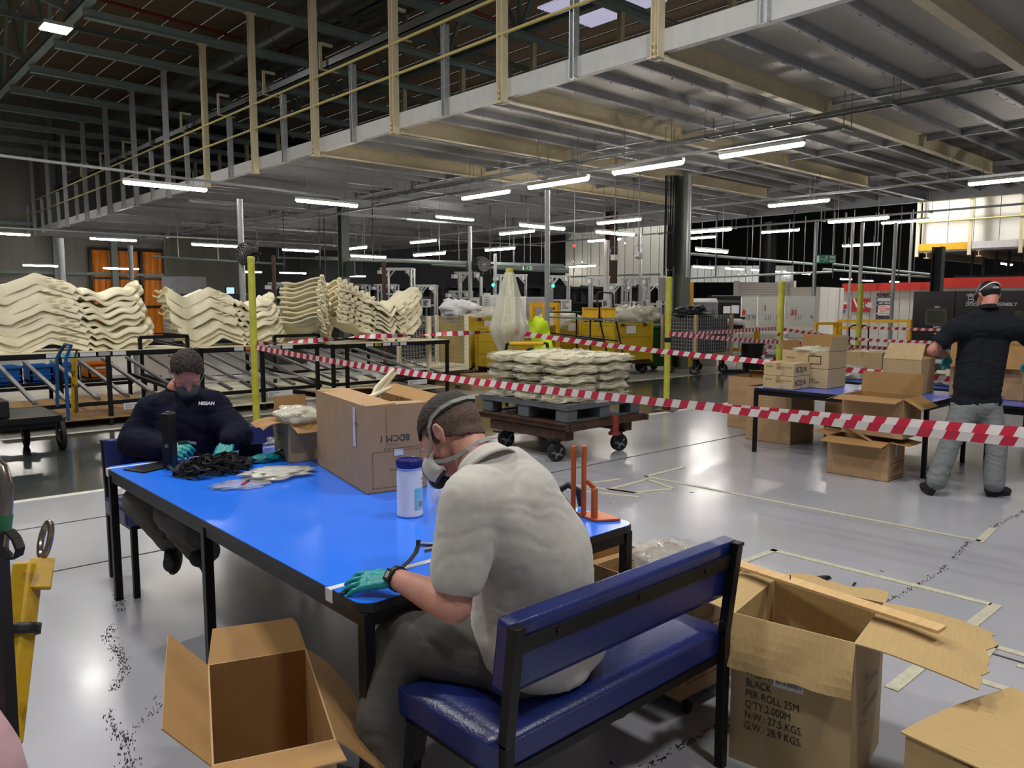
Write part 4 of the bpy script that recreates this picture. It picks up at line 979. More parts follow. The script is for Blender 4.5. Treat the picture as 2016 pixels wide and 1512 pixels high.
# respirator with straps
def mask(par, X, Mx, s, m, white=False):
    mb = MB()
    def g(u, v):
        a = (u-.5)*2; b = (v-.5)*2; k = max(0, 1-(abs(a)**2.4)*.9-(abs(b)**2.4)*(.35 if b < 0 else .85))
        return X((a*.060*(1-.12*b*b), .060+.075*k**.7-.02*a*a, -.044+b*.046*(1-.1*abs(a))))
    mb.grid(17, 13, g); o = obj('respirator', mb, m, par, 'all', fix=False); sd = o.modifiers.new('t', 'SOLIDIFY'); sd.thickness = .004*s
    mb = MB()
    for k in range(7): a = -.6+k*.2; mb.tube([g(.5+a*.42, v)+Mx.col[1]*.004*s for v in (.2, .35, .5, .65, .8)], .0022*s, 6)
    obj('rib', mb, 'black_plastic' if not white else 'mask_grey', o, True)['kind'] = 'stuff'
    mb = MB(); mb.tube([g(u, .02)+Mx.col[1]*.002 for u in (0, .15, .3, .5, .7, .85, 1)], .006*s, 8); obj('rim', mb, 'black_plastic', o, True)
    return o
mk = mask(P1, X, Mx, 1.02, 'mask_white', True)
mb = MB(); mb.ball(X((0, .115, -.075)), (.030, .026, .030), 14, Mx); obj('filter', mb, 'black_plastic', mk, True)
s1 = [X(p) for p in ((-.066, .055, -.02), (-.078, .022, -.002), (-.084, .004, .034), (-.082, -.02, .052), (-.074, -.055, .060), (-.055, -.086, .060), (-.02, -.112, .056), (.03, -.112, .056), (.07, -.07, .058), (.084, .0, .04), (.066, .055, -.02))]
ribbon('strap', s1, .011, tuple(Mx.col[2]), 'strap_grey', mk)
s2 = [X(p) for p in ((-.060, .058, -.045), (-.068, .02, -.066), (-.070, -.02, -.078), (-.062, -.055, -.080), (-.035, -.085, -.075), (0, -.095, -.073), (.04, -.08, -.074))]
ribbon('strap', s2, .012, tuple(Mx.col[2]), 'strap_grey', mk)
eyes(P1, X, Mx, 1.02)
# ---------- man in the navy sweatshirt, far side
P2 = thing('person', 'man in navy sweatshirt and dark respirator working at the far end of the blue table', 'person', (1.66, 4.6, 0))
hc = dq(368, 733, 4.36); hf = (Vector((0, 0, EYE))-hc); hf.z = 0; hf = hf.normalized()*.62-_z*.78+_r*.05; X, Mx, hs = head(P2, hc, hf, Vector((0, 0, 1)), 1.06)
hipc = Vector((1.66, 4.60, .585)); Rsh, Lsh = dq(292, 826, 4.50), dq(428, 818, 4.50); nb = dq(362, 772, 4.56)
Rel, Lel = dq(262, 868, 4.42), dq(468, 856, 4.40); Rwr, Lwr = dq(330, 884, 4.22), dq(452, 866, 4.22)
Rk, Lk = dq(282, 985, 4.10), dq(345, 1010, 3.85); Ran, La = dq(338, 1062, 4.12), dq(400, 1085, 3.95)
body = hs+[(nb+_z*(-.02), .065, X((0, -.03, -.03)), .06), (Rsh, .06, Rel, .05), (Rel, .05, Rwr, .032), (Lsh, .06, Lel, .05), (Lel, .05, Lwr, .032), (Rsh, .07, Lsh, .07), (nb, .1, hipc+_z*.1, .14), (hipc, .11, Rk, .07), (hipc, .11, Lk, .07), (Rk, .06, Ran, .045), (Lk, .06, La, .045)]
blob('body', body, 'skin_pink', P2, .010, 3)
hairpiece(P2, hc, Mx, 1.06, 'hair_brown', lambda p: p.z > .062-.3*max(p.y, 0)*0+(.03 if p.y > .06 else 0) or (p.y < .03 and p.z > .046) or (p.y < -.03 and p.z > -.04), .009, .0055, fr=75)
swt = [(Rsh, .095, Lsh, .095), (nb-_z*.03, .09, Rsh, .095), (nb-_z*.03, .09, Lsh, .095), (nb-_z*.10-_fh*.06, .12, hipc+_z*.30, .19), (hipc+_z*.30+_fh*-.05, .185, hipc+_z*.06, .19), (Rsh.lerp(nb, .2), .12, hipc+_z*.2-_r*.07, .17), (Lsh.lerp(nb, .2), .12, hipc+_z*.2+_r*.07, .17),
       (Rsh, .092, Rel, .085), (Rel, .085, Rel.lerp(Rwr, .6), .072), (Rel.lerp(Rwr, .5), .072, Rwr, .050), (Lsh, .092, Lel, .085), (Lel, .085, Lel.lerp(Lwr, .6), .070), (Lel.lerp(Lwr, .5), .070, Lwr, .050), (nb-_z*.04, .10, nb-_z*.01, .085)]
blob('sweatshirt', swt, 'navy_knit', P2, .011, 22, wr=folds(.006, 7.0, 4, (.3, .3, .9), .6), keep=lambda p: (p-X((0, 0, -.02))).length > .10 and p.z > .52)
band('collar', nb+_z*.035-_fh*.01, _z*.9-_fh*.35, .085, .080, (1, 0, 0), .035, .008, 'navy_knit', P2, 0, 360, .006)
o_ = dq(404, 796, 4.22); 
lg = text('NISSAN', 'chest_logo', P2, dq(392, 798, 4.235), _r, _z*.9+_fh*.35, .026, 'label_white', lift=.012, sx=1.0, weight=.0010)
tr = [(hipc-_r*.08, .14, hipc+_r*.08, .14), (hipc-_r*.06, .13, Rk, .098), (hipc+_r*.06, .13, Lk, .098), (Rk, .098, Ran, .075), (Lk, .098, La+_z*.0, .078)]
blob('trousers', tr, 'trouser', P2, .012, 5, wr=folds(.008, 6.0, 5, (.7, .2, .6)))
boot(P2, Ran-_z*.04+_fh*.06, dq(342, 1132, 4.03), up=(-.5, -.5, .6)); boot(P2, La-_z*.03+_fh*.04, dq(412, 1118, 3.98)+_z*.02, up=(-.5, -.3, .7))
hand('glove', Lwr, dq(436, 902, 4.13)-Lwr, -_fh*.8+_z*.6, 1, P2, (45, 35, 40, 45), 7, 30, .20, vox=.005)
hand('glove', Rwr, dq(372, 888, 4.16)-Rwr, -_fh*.7+_z*.7, -1, P2, (50, 60, 65, 60), 4, 30, .19, vox=.005)
t = thing('craft_knife', 'short grey-bladed knife held in the gloved hand of the man in navy', 'knife', dq(375, 873, 4.14)[:])
a, b, c = dq(352, 872, 4.14), dq(372, 871, 4.12), dq(386, 873, 4.11)
mb = MB(); mb.beam(a, b, .012, .018); obj('handle', mb, 'green_tape', t); mb = MB(); mb.beam(b, c, .002, .014, prof=[(-.5, -.5), (.5, -.5), (.5, .1), (-.5, .5)]); obj('blade', mb, 'galv_bright', t)
mk = mask(P2, X, Mx, 1.06, 'mask_grey')
for e in (-1, 1): ribbon('strap', [X((e*.062, .05, -.03)), X((e*.078, .02, -.02)), X((e*.09, -.01, .01))], .012, tuple(Mx.col[2]), 'strap_grey', mk)
eyes(P2, X, Mx, 1.06)
# ---------- standing man on the right
P3 = thing('person', 'man in black polo shirt, grey trousers and black cap standing at the right-hand table', 'person', (7.2, 2.15, 0))
D = 6.45
sL, sR = dq(1876, 650, D), dq(2006, 648, D-.05); nb = dq(1942, 622, D+.02); hc = dq(1946, 584, D+.12); hipc = dq(1922, 790, D); 
eL, wL = dq(1836, 690, D+.05), dq(1862, 698, D+.28); eR, wR = dq(2052, 690, D+.05), dq(2040, 705, D+.3)
X, Mx, hs = head(P3, hc, _fh*.88-_z*.42-_r*.02, (0, 0, 1), 1.02)
kL, kR = dq(1872, 868, D+.0), dq(1962, 872, D-.05); aL, aR = dq(1843, 938, D-.02), dq(1957, 955, D-.08)
aL.z = .10; aR.z = .10
body = hs+[(nb, .062, X((0, -.03, -.03)), .056), (sL, .055, eL, .045), (eL, .046, wL, .032), (sR, .055, eR, .045), (eR, .046, wR, .032), (nb-_z*.05, .06, hipc, .07), (hipc-_r*.06, .1, kL, .06), (hipc+_r*.06, .1, kR, .06), (kL, .055, aL, .045), (kR, .055, aR, .045)]
blob('body', body, 'skin_pink', P3, .010, 3)
sh = [(sL+_r*.03, .095, sR-_r*.03, .095), (nb-_z*.1-_r*.09, .11, hipc+_z*.10-_r*.07, .115), (nb-_z*.1+_r*.09, .11, hipc+_z*.10+_r*.07, .115), (nb+_z*.01, .07, nb-_z*.2, .12), (nb+_z*.02, .065, sL, .085), (nb+_z*.02, .065, sR, .085), (nb-_z*.2, .13, hipc+_z*.1, .125), (hipc-_r*.08+_z*.0, .115, hipc+_r*.08, .115), (sL, .075, sL.lerp(eL, .62), .07), (sR, .075, sR.lerp(eR, .62), .07)]
cl = sL.lerp(eL, .72); dl = (eL-sL).normalized(); cr = sR.lerp(eR, .72); dr = (eR-sR).normalized()
blob('polo_shirt', sh, 'charcoal_shirt', P3, .010, 20, wr=folds(.005, 7.0, 7, (.35, .2, .9), .6), keep=lambda p: not ((p-cl).dot(dl) > 0 and (p-cl).length < .14) and not ((p-cr).dot(dr) > 0 and (p-cr).length < .14) and (p-X((0, 0, -.01))).length > .085)
band('collar', nb+_z*.065, _z*.9+_fh*.25, .072, .068, (1, 0, 0), .04, .006, 'charcoal_shirt', P3, 0, 360, .010)
tr = [(hipc-_r*.07-_z*.05, .122, hipc+_r*.07-_z*.05, .122), (hipc-_r*.085-_z*.06, .115, kL, .078), (hipc+_r*.085-_z*.06, .115, kR, .078), (kL, .076, aL+_z*.02, .074), (kR, .076, aR+_z*.02, .074)]
blob('trousers', tr, 'trouser_light', P3, .010, 5, wr=folds(.006, 8.0, 8, (.5, .1, .9), .6), keep=lambda p: p.z > .055 and p.z < .88)
boot(P3, aL-_z*.10-_r*.04-_fh*.02, aL-_z*.10+_r*.03+_fh*.24, name='shoe'); boot(P3, aR-_z*.10-_r*.04+_fh*.03, aR-_z*.10+_r*.20+_fh*.10, name='shoe')
hand('glove', wL, _r*.35+_fh*.2-_z*.65, -_fh*.7+_z*.3, 1, P3, (45, 50, 55, 55), 5, 40, .19, vox=.006)
hand('glove', wR, -_r*.3+_fh*.5-_z*.4, _z, -1, P3, (45, 50, 55, 55), 5, 40, .19, vox=.006)
sg = [('b', X((0, -.010, .040)), (.084*1.02, .104*1.02, .088*1.02), Mx), (X((-.035, .085, .055)), .022, X((.035, .085, .055)), .022), (X((-.03, .125, .045)), .014, X((.03, .125, .045)), .014)]
iv3 = inv(Mx, hc, 1.02)
cp = blob('cap', sg, 'black_plastic', P3, .007, 3, keep=lambda p: iv3(p).z > (.018 if iv3(p).y > .0 else -.022))
ribbon('cap_trim', [X((.088*math.cos(R(a)), -.012+.104*math.sin(R(a)), .040+.035*math.cos(R(a+90))**2)) for a in range(190, 352, 9)], .010, tuple(Mx.col[2]), 'label_white', cp)
mb = MB(); mb.box(X((0, -.112, .028)), (.05, .01, .018), Mx); obj('buckle', mb, 'strap_grey', cp)
mb = MB(); rn = random.Random(2); p0 = eL.lerp(sL, .12)-_fh*.047
for k in range(9): a = p0+_r*rn.uniform(-.035, .03)+_z*rn.uniform(-.02, .03); mb.beam(a, a+_r*rn.uniform(-.03, .03)+_z*rn.uniform(-.02, .02), .003, .004)
obj('arm_tattoo', mb, 'ink_blue', P3, fix=False)
# =====================================================================  barrier posts and tape
def post(label, x, y, h, r=.045, extra=None):
    t = thing('barrier_post', label, 'post', (x, y, 0), group=None)
    mb = MB(); mb.cyl((x, y, .02), (x, y, h), r, 20); obj('pole', mb, 'post_yellow', t, True)
    mb = MB(); mb.lathe([(r+.003, h-.03), (r+.003, h+.006), (r*.7, h+.02), (.002, h+.022)], (x, y, 0), 20); obj('cap', mb, 'post_yellow', t, True)
    mb = MB(); mb.box((x, y, .008), (.30, .30, .016), Matrix.Rotation(.3, 3, 'Z')); mb.cyl((x, y, .016), (x, y, .06), r+.02, 16); obj('base_plate', mb, 'rusty_brown', t)
    return t
pA = post('tall yellow post left of the large carton, holding the long striped tape', 4.29, 9.63, 2.17)
pB = post('yellow post draped in a milky plastic bag', dq(1003, 700, 9.6).x, dq(1003, 700, 9.6).y, 2.0)
pC = post('yellow post with black band standing on the dark walkway edge', 9.42, 6.87, 1.96)
mb = MB(); mb.cyl((9.42, 6.87, 1.02), (9.42, 6.87, 1.09), .052, 20); obj('band', mb, 'black_plastic', pC, True)
q = dq(1536, 650, 14.5); pD = post('yellow post before the white doors marked 1 and 31', q.x, q.y, 1.98, .06)
q = dq(1691, 650, 15.0); pE = post('slim yellow post in front of the red V ONE sign', q.x, q.y, 1.93, .05)
def tape(label, pts, w=.07, sag=0, twist=0, n=60, pitch=.135, group=None, w2=None):
    P = []
    for i in range(len(pts)-1):
        a, b = pts[i], pts[i+1]
        for k in range(n+(i == len(pts)-2)): u = k/n; P.append(a.lerp(b, u)-_z*sag*4*u*(1-u))
    mb = MB(); L = 0; lastq = None; V = []; acc = [0]
    for i in range(1, len(P)): acc.append(acc[-1]+(P[i]-P[i-1]).length)
    tot = acc[-1]; m = max(2, int(tot/pitch)*2); 
    def pos(s):
        s = min(max(s, 0), tot)
        for i in range(1, len(acc)):
            if acc[i] >= s: return P[i-1].lerp(P[i], (s-acc[i-1])/max(1e-6, acc[i]-acc[i-1]))
        return P[-1]
    st = tot/m; sk = w*.45 if not twist else 0
    for j in range(m):
        sub = 4
        for e in range(sub):
            s0, s1 = (j+e/sub)*st, (j+(e+1)/sub)*st
            q = []
            for s, sg in ((s0, -1), (s1, -1), (s1, 1), (s0, 1)):
                c = pos(s+sg*sk*.5); d = (pos(s+.03)-pos(s-.03)).normalized(); up = (_z-d*d.z).normalized(); a = twist*s*2.2+.15*math.sin(s*1.3); nn = d.cross(up)
                q.append(c+(up*math.cos(a)+nn*math.sin(a))*w/2*sg)
            mb.cm = j % 2; mb.add(q, [(0, 1, 2, 3)])
    o = obj('barrier_tape', mb, ['tape_red', 'tape_white'], fix=False); sd = o.modifiers.new('t', 'SOLIDIFY'); sd.thickness = .0006
    return tag(o, label, 'tape')
A0 = Vector((4.29, 9.63, 1.03))
e2 = dq(2150, 862, 4.05)
tape('wide red and white tape sagging right across the hall nearest the camera', [A0, e2], .064, .10, n=120)
a_, b_ = dq(1500, 800, 5.3), dq(2160, 885, 4.02); tape('second length of striped tape just below the nearest one, at the right', [dq(1420, 805, 5.5), b_], .055, .01, n=40)
bB = Vector((pB.location.x, pB.location.y, 0))
tape('twisted striped tape from the tall left post to the bag-draped post', [A0+_z*.04, dq(700, 663, 9.7), dq(1000, 651, 9.55)], .06, .01, twist=1.6)
tape('slim striped tape from the bag-draped post past the black-banded post', [dq(1012, 654, 9.5), dq(1312, 693, 9.6), dq(2120, 768, 7.4)], .06, .01, twist=0, n=60)
tape('striped tape from the black-banded post sloping down to the right', [dq(1318, 657, 11.35), dq(1540, 674, 13.3), dq(1880, 692, 15)], .065, .01)
tape('upper striped tape between the black-banded post and the post before door 1', [dq(1318, 658, 11.4), dq(1530, 646, 14.4)], .06, .01)
tape('striped tape running from the post before door 1 to the slim post by the sign', [dq(1542, 648, 14.4), dq(1691, 668, 14.9), dq(1850, 674, 14)], .055, .01)
tape('highest far striped tape leaving the slim post toward the black machine', [dq(1693, 644, 15), dq(1900, 650, 13.5)], .05, .01)
tape('pair of loose striped tape ends knotted round the post before door 1', [dq(1536, 655, 14.35), dq(1500, 705, 14.2)], .06, 0, n=8)
# plastic bag over post B
mb = MB(); rn = random.Random(3)
bx, by = bB.x, bB.y
def bag(u, v):
    a = 2*math.pi*u; z = 1.97-.93*v
    r = .055+.20*min(1, v*1.25)**.9*(1-.65*max(0, v-.72)/.28); r *= 1+.16*noise.noise(Vector((math.cos(a)*2.4, math.sin(a)*2.4, v*1.2)))+.10*math.sin(a*9+v*2)*v
    return (bx+r*math.cos(a)*1.0, by+r*math.sin(a), z-.12*max(0, v-.6)*math.cos(a-2))
mb.grid(72, 26, bag); tag(obj('plastic_bag', mb, 'film_milky', None, 'all'), 'long milky plastic bag hanging over a yellow post', 'bag')
# =====================================================================  trolley with bagged mouldings
t = thing('pallet_trolley', 'brown steel trolley on four castors under the grey plastic pallet', 'trolley', (6.1, 5.75, 0))
mb = MB()
X_, Y_ = (5.55, 6.72), (5.20, 6.62)
z = .36
for y in Y_: mb.beam((X_[0]-.05, y, z), (X_[1]+.05, y, z), .05, .06)
for x in X_: mb.beam((x, Y_[0]-.05, z), (x, Y_[1]+.05, z), .05, .06)
mb.b2((5.5, 5.2, .385), (6.75, 6.6, .40)); obj('deck', mb, 'rusty_brown', t)
mb = MB()
for x in (5.62, 6.55): mb.box((x, 5.85, .265), (.12, 1.15, .10))
for y in (5.38, 6.35): mb.box((6.08, y, .31), (1.0, .08, .05))
obj('cross_member', mb, 'rusty_brown', t)
mb = MB(); mb.cyl((6.22, 5.19, .22), (6.22, 5.19, .42), .045, 14); mb.cyl((6.22, 5.19, .22), (6.22, 5.19, .25), .065, 14); obj('tow_socket', mb, 'rust_red', t, True)
def castor(par, x, y, r=.085, top=.22, m='rubber', rz=0):
    mb = MB(); ax = Vector((math.cos(rz), math.sin(rz), 0)); c = Vector((x, y, r))
    mb.lathe([(r*.72, -.028), (r, -.02), (r, .02), (r*.72, .028)], c, 22, ax); w = obj('wheel', mb, m, par, True)
    mb = MB(); mb.cyl(c-ax*.031, c+ax*.031, r*.38, 12); 
    for k in range(5): a = k*2*math.pi/5; q = Vector((-ax.y*math.cos(a), ax.x*math.cos(a), math.sin(a))); mb.beam(c-ax*.029+q*r*.3, c-ax*.029+q*r*.72, .014, .01, ax)
    obj('hub', mb, 'galv', w, True)
    mb = MB()
    for s in (-1, 1): mb.beam(c+ax*.036*s, Vector((x, y, top))+ax*.036*s, .05, .006, ax)
    mb.box((x, y, top+.006), (.10, .10, .012)); obj('fork', mb, 'blue_pipe' if m == 'rubber_b' else 'black_steel', par)
for x, y in ((5.54, 5.38), (6.45, 5.32), (5.70, 6.32), (6.6, 6.45)): castor(t, x, y, .095, .21, rz=1.2)
t = thing('plastic_pallet', 'grey nine-legged plastic pallet on the brown trolley', 'pallet', (6.12, 5.85, .40))
for x in (5.62, 6.12, 6.62):
    for y in (5.32, 5.88, 6.46):
        mb = MB(); mb.box((x, y, .465), (.15, .17, .125)); obj('foot', mb, 'pallet_grey', t, bevel=.01)
mb = MB(); mb.b2((5.53, 5.22, .528), (6.72, 6.58, .565)); mb.b2((5.53, 5.22, .56), (5.56, 6.58, .585)); mb.b2((5.53, 5.22, .56), (5.95, 5.25, .585)); mb.b2((6.2, 5.22, .56), (6.72, 5.25, .585)); mb.b2((6.69, 5.22, .56), (6.72, 6.58, .585)); obj('deck', mb, 'pallet_grey', t, bevel=.004)
for y in (5.30, 5.88, 6.48): mb = MB(); mb.b2((5.55, y-.05, .402), (6.7, y+.05, .414)); obj('runner', mb, 'pallet_grey', t)
mb = MB(); mb.b2((5.57, 5.26, .566), (6.68, 6.55, .572)); obj('liner_sheet', mb, 'sheet_white', t)
# bags of cream mouldings: five layers of three
k = 0; fb = None
for lz in range(5):
    for ix in range(2):
        for iy in range(3):
            x = 5.84+ix*.55+rn.uniform(-.03, .03); y = 5.50+iy*.42+rn.uniform(-.03, .03)
            k += 1
            if lz == 4 and (ix, iy) in ((0, 0),): pass
            zz = .573+lz*.098
            core = MB(); core.grid(12, 8, lambda u, v: (x+(u-.5)*.44, y+(v-.5)*.32, zz+.055+.012*math.sin(u*9+lz)+.01*math.cos(v*7)), .045)
            core.grid(12, 8, lambda u, v: (x+(u-.5)*.40+.02, y+(v-.5)*.30, zz+.082+.010*math.sin(u*8+lz+1)), .012)
            g = thing('bagged_moulding', 'BAG', 'bag', (x, y, zz), group='clear bags of cream mouldings on the pallet')
            obj('moulding', core, 'foam', g)
            o = crumple('film_bag', None, None, (x, y, zz+.002), .31, .25, .056, 'film_pack', k, amp=.45, n=30, parent=None, fr=4)
            o.parent = g; o.location = -g.location
            side = ('near', 'middle', 'far')[iy]; lay = ('bottom', 'second', 'third', 'fourth', 'top')[lz]
            g['label'] = 'clear bag of cream mouldings on the pallet, %s layer, %s pair, %s one' % (lay, side, ('left-hand', 'right-hand')[ix])
# handle with yellow grip behind, hi-vis vest over black chair back
t = thing('hand_truck', 'trolley handle with a yellow grip rising behind the bagged mouldings', 'trolley', (7.0, 6.9, 0))
a, b = dq(1003, 677, 9.2), dq(1070, 676, 9.2)
mb = MB(); mb.tube([Vector((a.x-.02, a.y, .15)), a-_z*.2-_r*.06, a-_r*.03, a, b, b+_r*.04, b+_r*.08-_z*.2, Vector((b.x+.06, b.y-.06, .15))], .02, 10); obj('hoop', mb, 'black_steel', t, True)
mb = MB(); mb.cyl(a, b, .026, 12); obj('grip', mb, 'safety_yellow', t, True)
mb = MB(); mb.beam((a.x-.02, a.y, .15), (b.x+.06, b.y-.06, .15), .4, .05); obj('platform', mb, 'black_steel', t)
for s in (0, 1): q = (a, b)[s]; castor(t, q.x, q.y, .06, .12)
t = thing('chair', 'black office chair draped with a hi-vis vest behind the trolley handle', 'chair', dq(1062, 730, 10.2)[:2]+(0,))
c = t.location
mb = MB(); mb.box((c.x, c.y, .78), (.34, .09, .46), Matrix.Rotation(-.7, 3, 'Z')); obj('backrest', mb, 'black_plastic', t, bevel=.03)
mb = MB(); mb.box((c.x+.15, c.y+.15, .5), (.44, .44, .08), Matrix.Rotation(-.7, 3, 'Z')); obj('seat', mb, 'black_plastic', t, bevel=.02)
mb = MB(); mb.cyl((c.x+.15, c.y+.15, .1), (c.x+.15, c.y+.15, .48), .03, 10)
for k in range(5): a = k*1.257; mb.beam((c.x+.15, c.y+.15, .1), (c.x+.15+.28*math.cos(a), c.y+.15+.28*math.sin(a), .05), .05, .03)
obj('base', mb, 'black_steel', t)
v = MB(); c2 = dq(1066, 660, 10.05)
v.grid(14, 12, lambda u, w: c2+_r*((u-.5)*.26+(w-.5)*.10)+_z*(-(w-.35)*.48+.08*math.cos((u-.5)*3)+.01*math.sin(u*20))+_fh*(.03*math.sin(w*9+u*5)-.02), .006)
tag(obj('safety_vest', v, 'hivis', None, 'all'), 'fluorescent yellow safety vest thrown over the black office chair', 'vest')
# =====================================================================  flow racks with moulding stacks
def rack(label, x0, x1, y0, z, post_x, tops=(), front_panel=True, tag_col='tub_label', low=.30, tagtxt='LN', seed=1):
    t = thing('flow_rack', label, 'rack', (x0, y0, 0)); dep = 2.6
    for x in post_x:
        for y in (y0, y0+dep): mb = MB(); mb.box((x, y, z/2), (.05, .05, z-.01)); obj('post', mb, 'black_steel', t)
    for zz, yy0 in ((z-.05, y0), (low, y0)):
        mb = MB()
        for y in (yy0, y0+dep): mb.beam((x0, y, zz), (x1, y, zz), .04, .05)
        for x in (x0, x1): mb.beam((x, yy0, zz), (x, y0+dep, zz+.12), .04, .05)
        obj('rail', mb, 'black_steel', t)
    n = int((x1-x0)/.36); first_ = None
    for i in range(n+1):
        x = x0+.1+(x1-x0-.2)*i/n
        if first_ is None: mb = MB(); mb.beam((x, y0+.05, low+.05), (x, y0+dep-.05, low+.42), .05, .035); first_ = (obj('roller_track', mb, 'galv', t), x)
        else: o = dup(first_[0], parent=t); o.location = (x-first_[1], 0, 0)
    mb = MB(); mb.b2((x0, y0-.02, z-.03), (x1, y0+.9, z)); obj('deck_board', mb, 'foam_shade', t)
    mb = MB(); mb.beam((x0, y0-.035, z-.035), (x1, y0-.035, z-.035), .012, .055); obj('label_rail', mb, 'black_steel', t)
    rr = random.Random(seed); x = x0+(x1-x0)*.25
    for k in range(5):
        mb = MB(); w = rr.uniform(.12, .2); mb.b2((x, y0-.046, z-.06), (x+w, y0-.043, z-.01)); obj('label_card', mb, ['label_white', tag_col, 'label_white', 'mezz_grey', 'label_white'][k], t); x += w+.03
        if k == 1: text(tagtxt, 'printed_text', t, (x-w+.03, y0-.047, z-.05), (1, 0, 0), (0, 0, 1), .045, 'ink', lift=.001)
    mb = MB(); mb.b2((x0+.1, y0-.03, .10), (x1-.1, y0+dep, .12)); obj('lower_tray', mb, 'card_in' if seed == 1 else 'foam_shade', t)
    for (xa, xb, zt) in tops:
        mb = MB(); mb.beam((xa, y0, zt), (xb, y0, zt), .045, .045); mb.box((xa, y0, (z+zt)/2), (.045, .045, zt-z)); mb.box((xb, y0, (z+zt)/2), (.045, .045, zt-z)); mb.beam((xb, y0, zt), (xb, y0+.9, zt), .045, .045); obj('guard_frame', mb, 'black_steel', t)
    mb = MB(); mb.b2((x1-.9, y0-.035, low-.10), (x1-.5, y0-.03, low-.02)); obj('label_card', mb, 'label_white', t)
    text('Empty Dolly\nReturn', 'printed_text', t, (x1-.88, y0-.037, low-.055), (1, 0, 0), (0, 0, 1), .032, 'ink', lift=.001)
    return t
rack('leftmost black rack with blue crates beneath, cut by the left edge', -.9, 1.35, 10.9, .98, (-.9, 1.05, 1.35), ((.6, 1.3, 1.35),), seed=2)
rack('black flow rack under the first large stack of cream mouldings', 1.6, 3.95, 10.95, .98, (1.6, 2.9, 3.9), ((3.3, 3.92, 1.14),), tag_col='tub_label', seed=1)
rack('black flow rack behind the head of the man in navy', 4.1, 5.95, 10.95, .97, (4.1, 5.0, 5.9), ((5.2, 5.93, 1.10),), tag_col='crate_orange', tagtxt='LR', seed=3)
rack('black flow rack with guard frame under the jagged mouldings at the end', 6.15, 8.45, 10.9, .95, (6.15, 6.4, 8.42), (), tag_col='bin_yellow', tagtxt='REAR', seed=4)
for (x0, x1, y0, z) in ((1.7, 3.8, 11.2, .30), (4.2, 5.8, 11.1, .42), (6.5, 8.3, 11.0, .40)):
    for i in range(5):
        mb = MB(); a = x0+(x1-x0)*i/5; mb.b2((a, y0+.2, z), (a+(x1-x0)/5-.04, y0+1.1, z+.02)); 
        if x0 > 2: tag(obj('flat_tray', mb, 'sheet_white'), 'pale tray, %s from the left, low on the rack %s' % (('first', 'second', 'third', 'fourth', 'fifth')[i], 'behind the navy man' if x0 < 6 else 'ending the row'), 'tray', 'pale trays on the racks')
# one-piece mouldings
def prof_a(u):
    if u < .18: return .16-.16*math.sin(u/.18*math.pi/2)+.02
    if u < .36: return .02+.17*((u-.18)/.18)
    if u < .56: return .19-.10*((u-.36)/.20)
    if u < .62: return .09-.10*((u-.56)/.06)
    return -.01+.035*math.sin((u-.62)*34)+.15*max(0, (u-.82)/.18)**1.5
def prof_b(u):
    if u < .12: return .38-.4*u
    if u < .62: return .33-.38*((u-.12)/.5)**.85+.012*math.sin(u*40)
    if u < .68: return -.05+.12*((u-.62)/.06)
    if u < .74: return .07-.10*((u-.68)/.06)
    return -.03+.36*((u-.74)/.26)
def moulding(kind, L, seed):
    LOCAL[0] = True
    pf = prof_a if kind == 'a' else prof_b; mb = MB(); nu, nv = 61, 15; d = .62
    def f(u, v):
        x = (u-.5)*L+(.05*(v-.5) if kind == 'a' else 0)
        edge = .035*(1 if (.2 < u < .56 and v < .2) else 0)
        y = (v-.5)*d*(1+.10*math.sin(u*11+seed))-.03*math.sin(u*23)
        z = pf(u)*(1-.25*v)+.02*math.sin(v*8+u*5)+.015*noise.noise(Vector((u*9, v*5, seed)))
        if v < .07: z -= (.125 if (kind == 'a' and u < .58) else .055)*(1-v/.07)
        return (x, y, z)
    mb.grid(nu, nv, f, .022)
    t = thing('moulding', 'x', 'moulding'); obj('shell', mb, 'foam', t, True)
    mb = MB()
    if kind == 'a':
        for k in range(2): mb.box(((.42+.07*k-.5)*L, -.31*1.0, pf(.42+.07*k)-.02), (.09, .02, .02))
        mb.ball(((.975-.5)*L, -.12, pf(.97)-.02), (.06, .2, .075), 12); mb.box(((.02-.5)*L, -.1, .10), (.03, .4, .10))
    else:
        for k in range(7): u = .02+.065*k; mb.box(((u-.5)*L, -.30, pf(u)+.012), (.055, .06, .07), Matrix.Rotation(-.5+.25*k, 3, 'Y'))
        for k in range(3): u = .8+.08*k; mb.box(((u-.5)*L, -.31, pf(u)-.02), (.07, .04, .05), Matrix.Rotation(-.8, 3, 'Y'))
    obj('lug', mb, 'foam', t, bevel=.008)
    LOCAL[0] = False; return t
def stack(kind, L, x, y, z, n, pitch, where, order='layer', seed=1, rz=0, sc=1):
    rr = random.Random(seed); p = moulding(kind, L, seed)
    names = 'bottom,second,third,fourth,fifth,sixth,seventh,eighth,ninth,tenth,eleventh,twelfth'.split(',')
    for i in range(n):
        t = p if i == 0 else dup(p)
        t.location = (x+rr.uniform(-.04, .04)-(.02*i if kind == 'a' else 0), y+rr.uniform(-.03, .03), z+.05+pitch*i); t.rotation_euler = (rr.uniform(-.02, .02), rr.uniform(-.02, .02), rz+rr.uniform(-.03, .03))
        t['label'] = 'cream moulding %s, %s' % (where, ('the top one' if i == n-1 else names[i]+' from below' if i else 'bottom one'))
        t['group'] = 'cream foam mouldings stacked '+where
stack('a', 1.95, 2.62, 11.45, .98, 10, .082, 'in the large wavy stack below the orange door', seed=1, rz=.03)
stack('a', 1.60, 4.72, 11.5, .97, 9, .075, 'in the second wavy stack behind the navy man', seed=2)
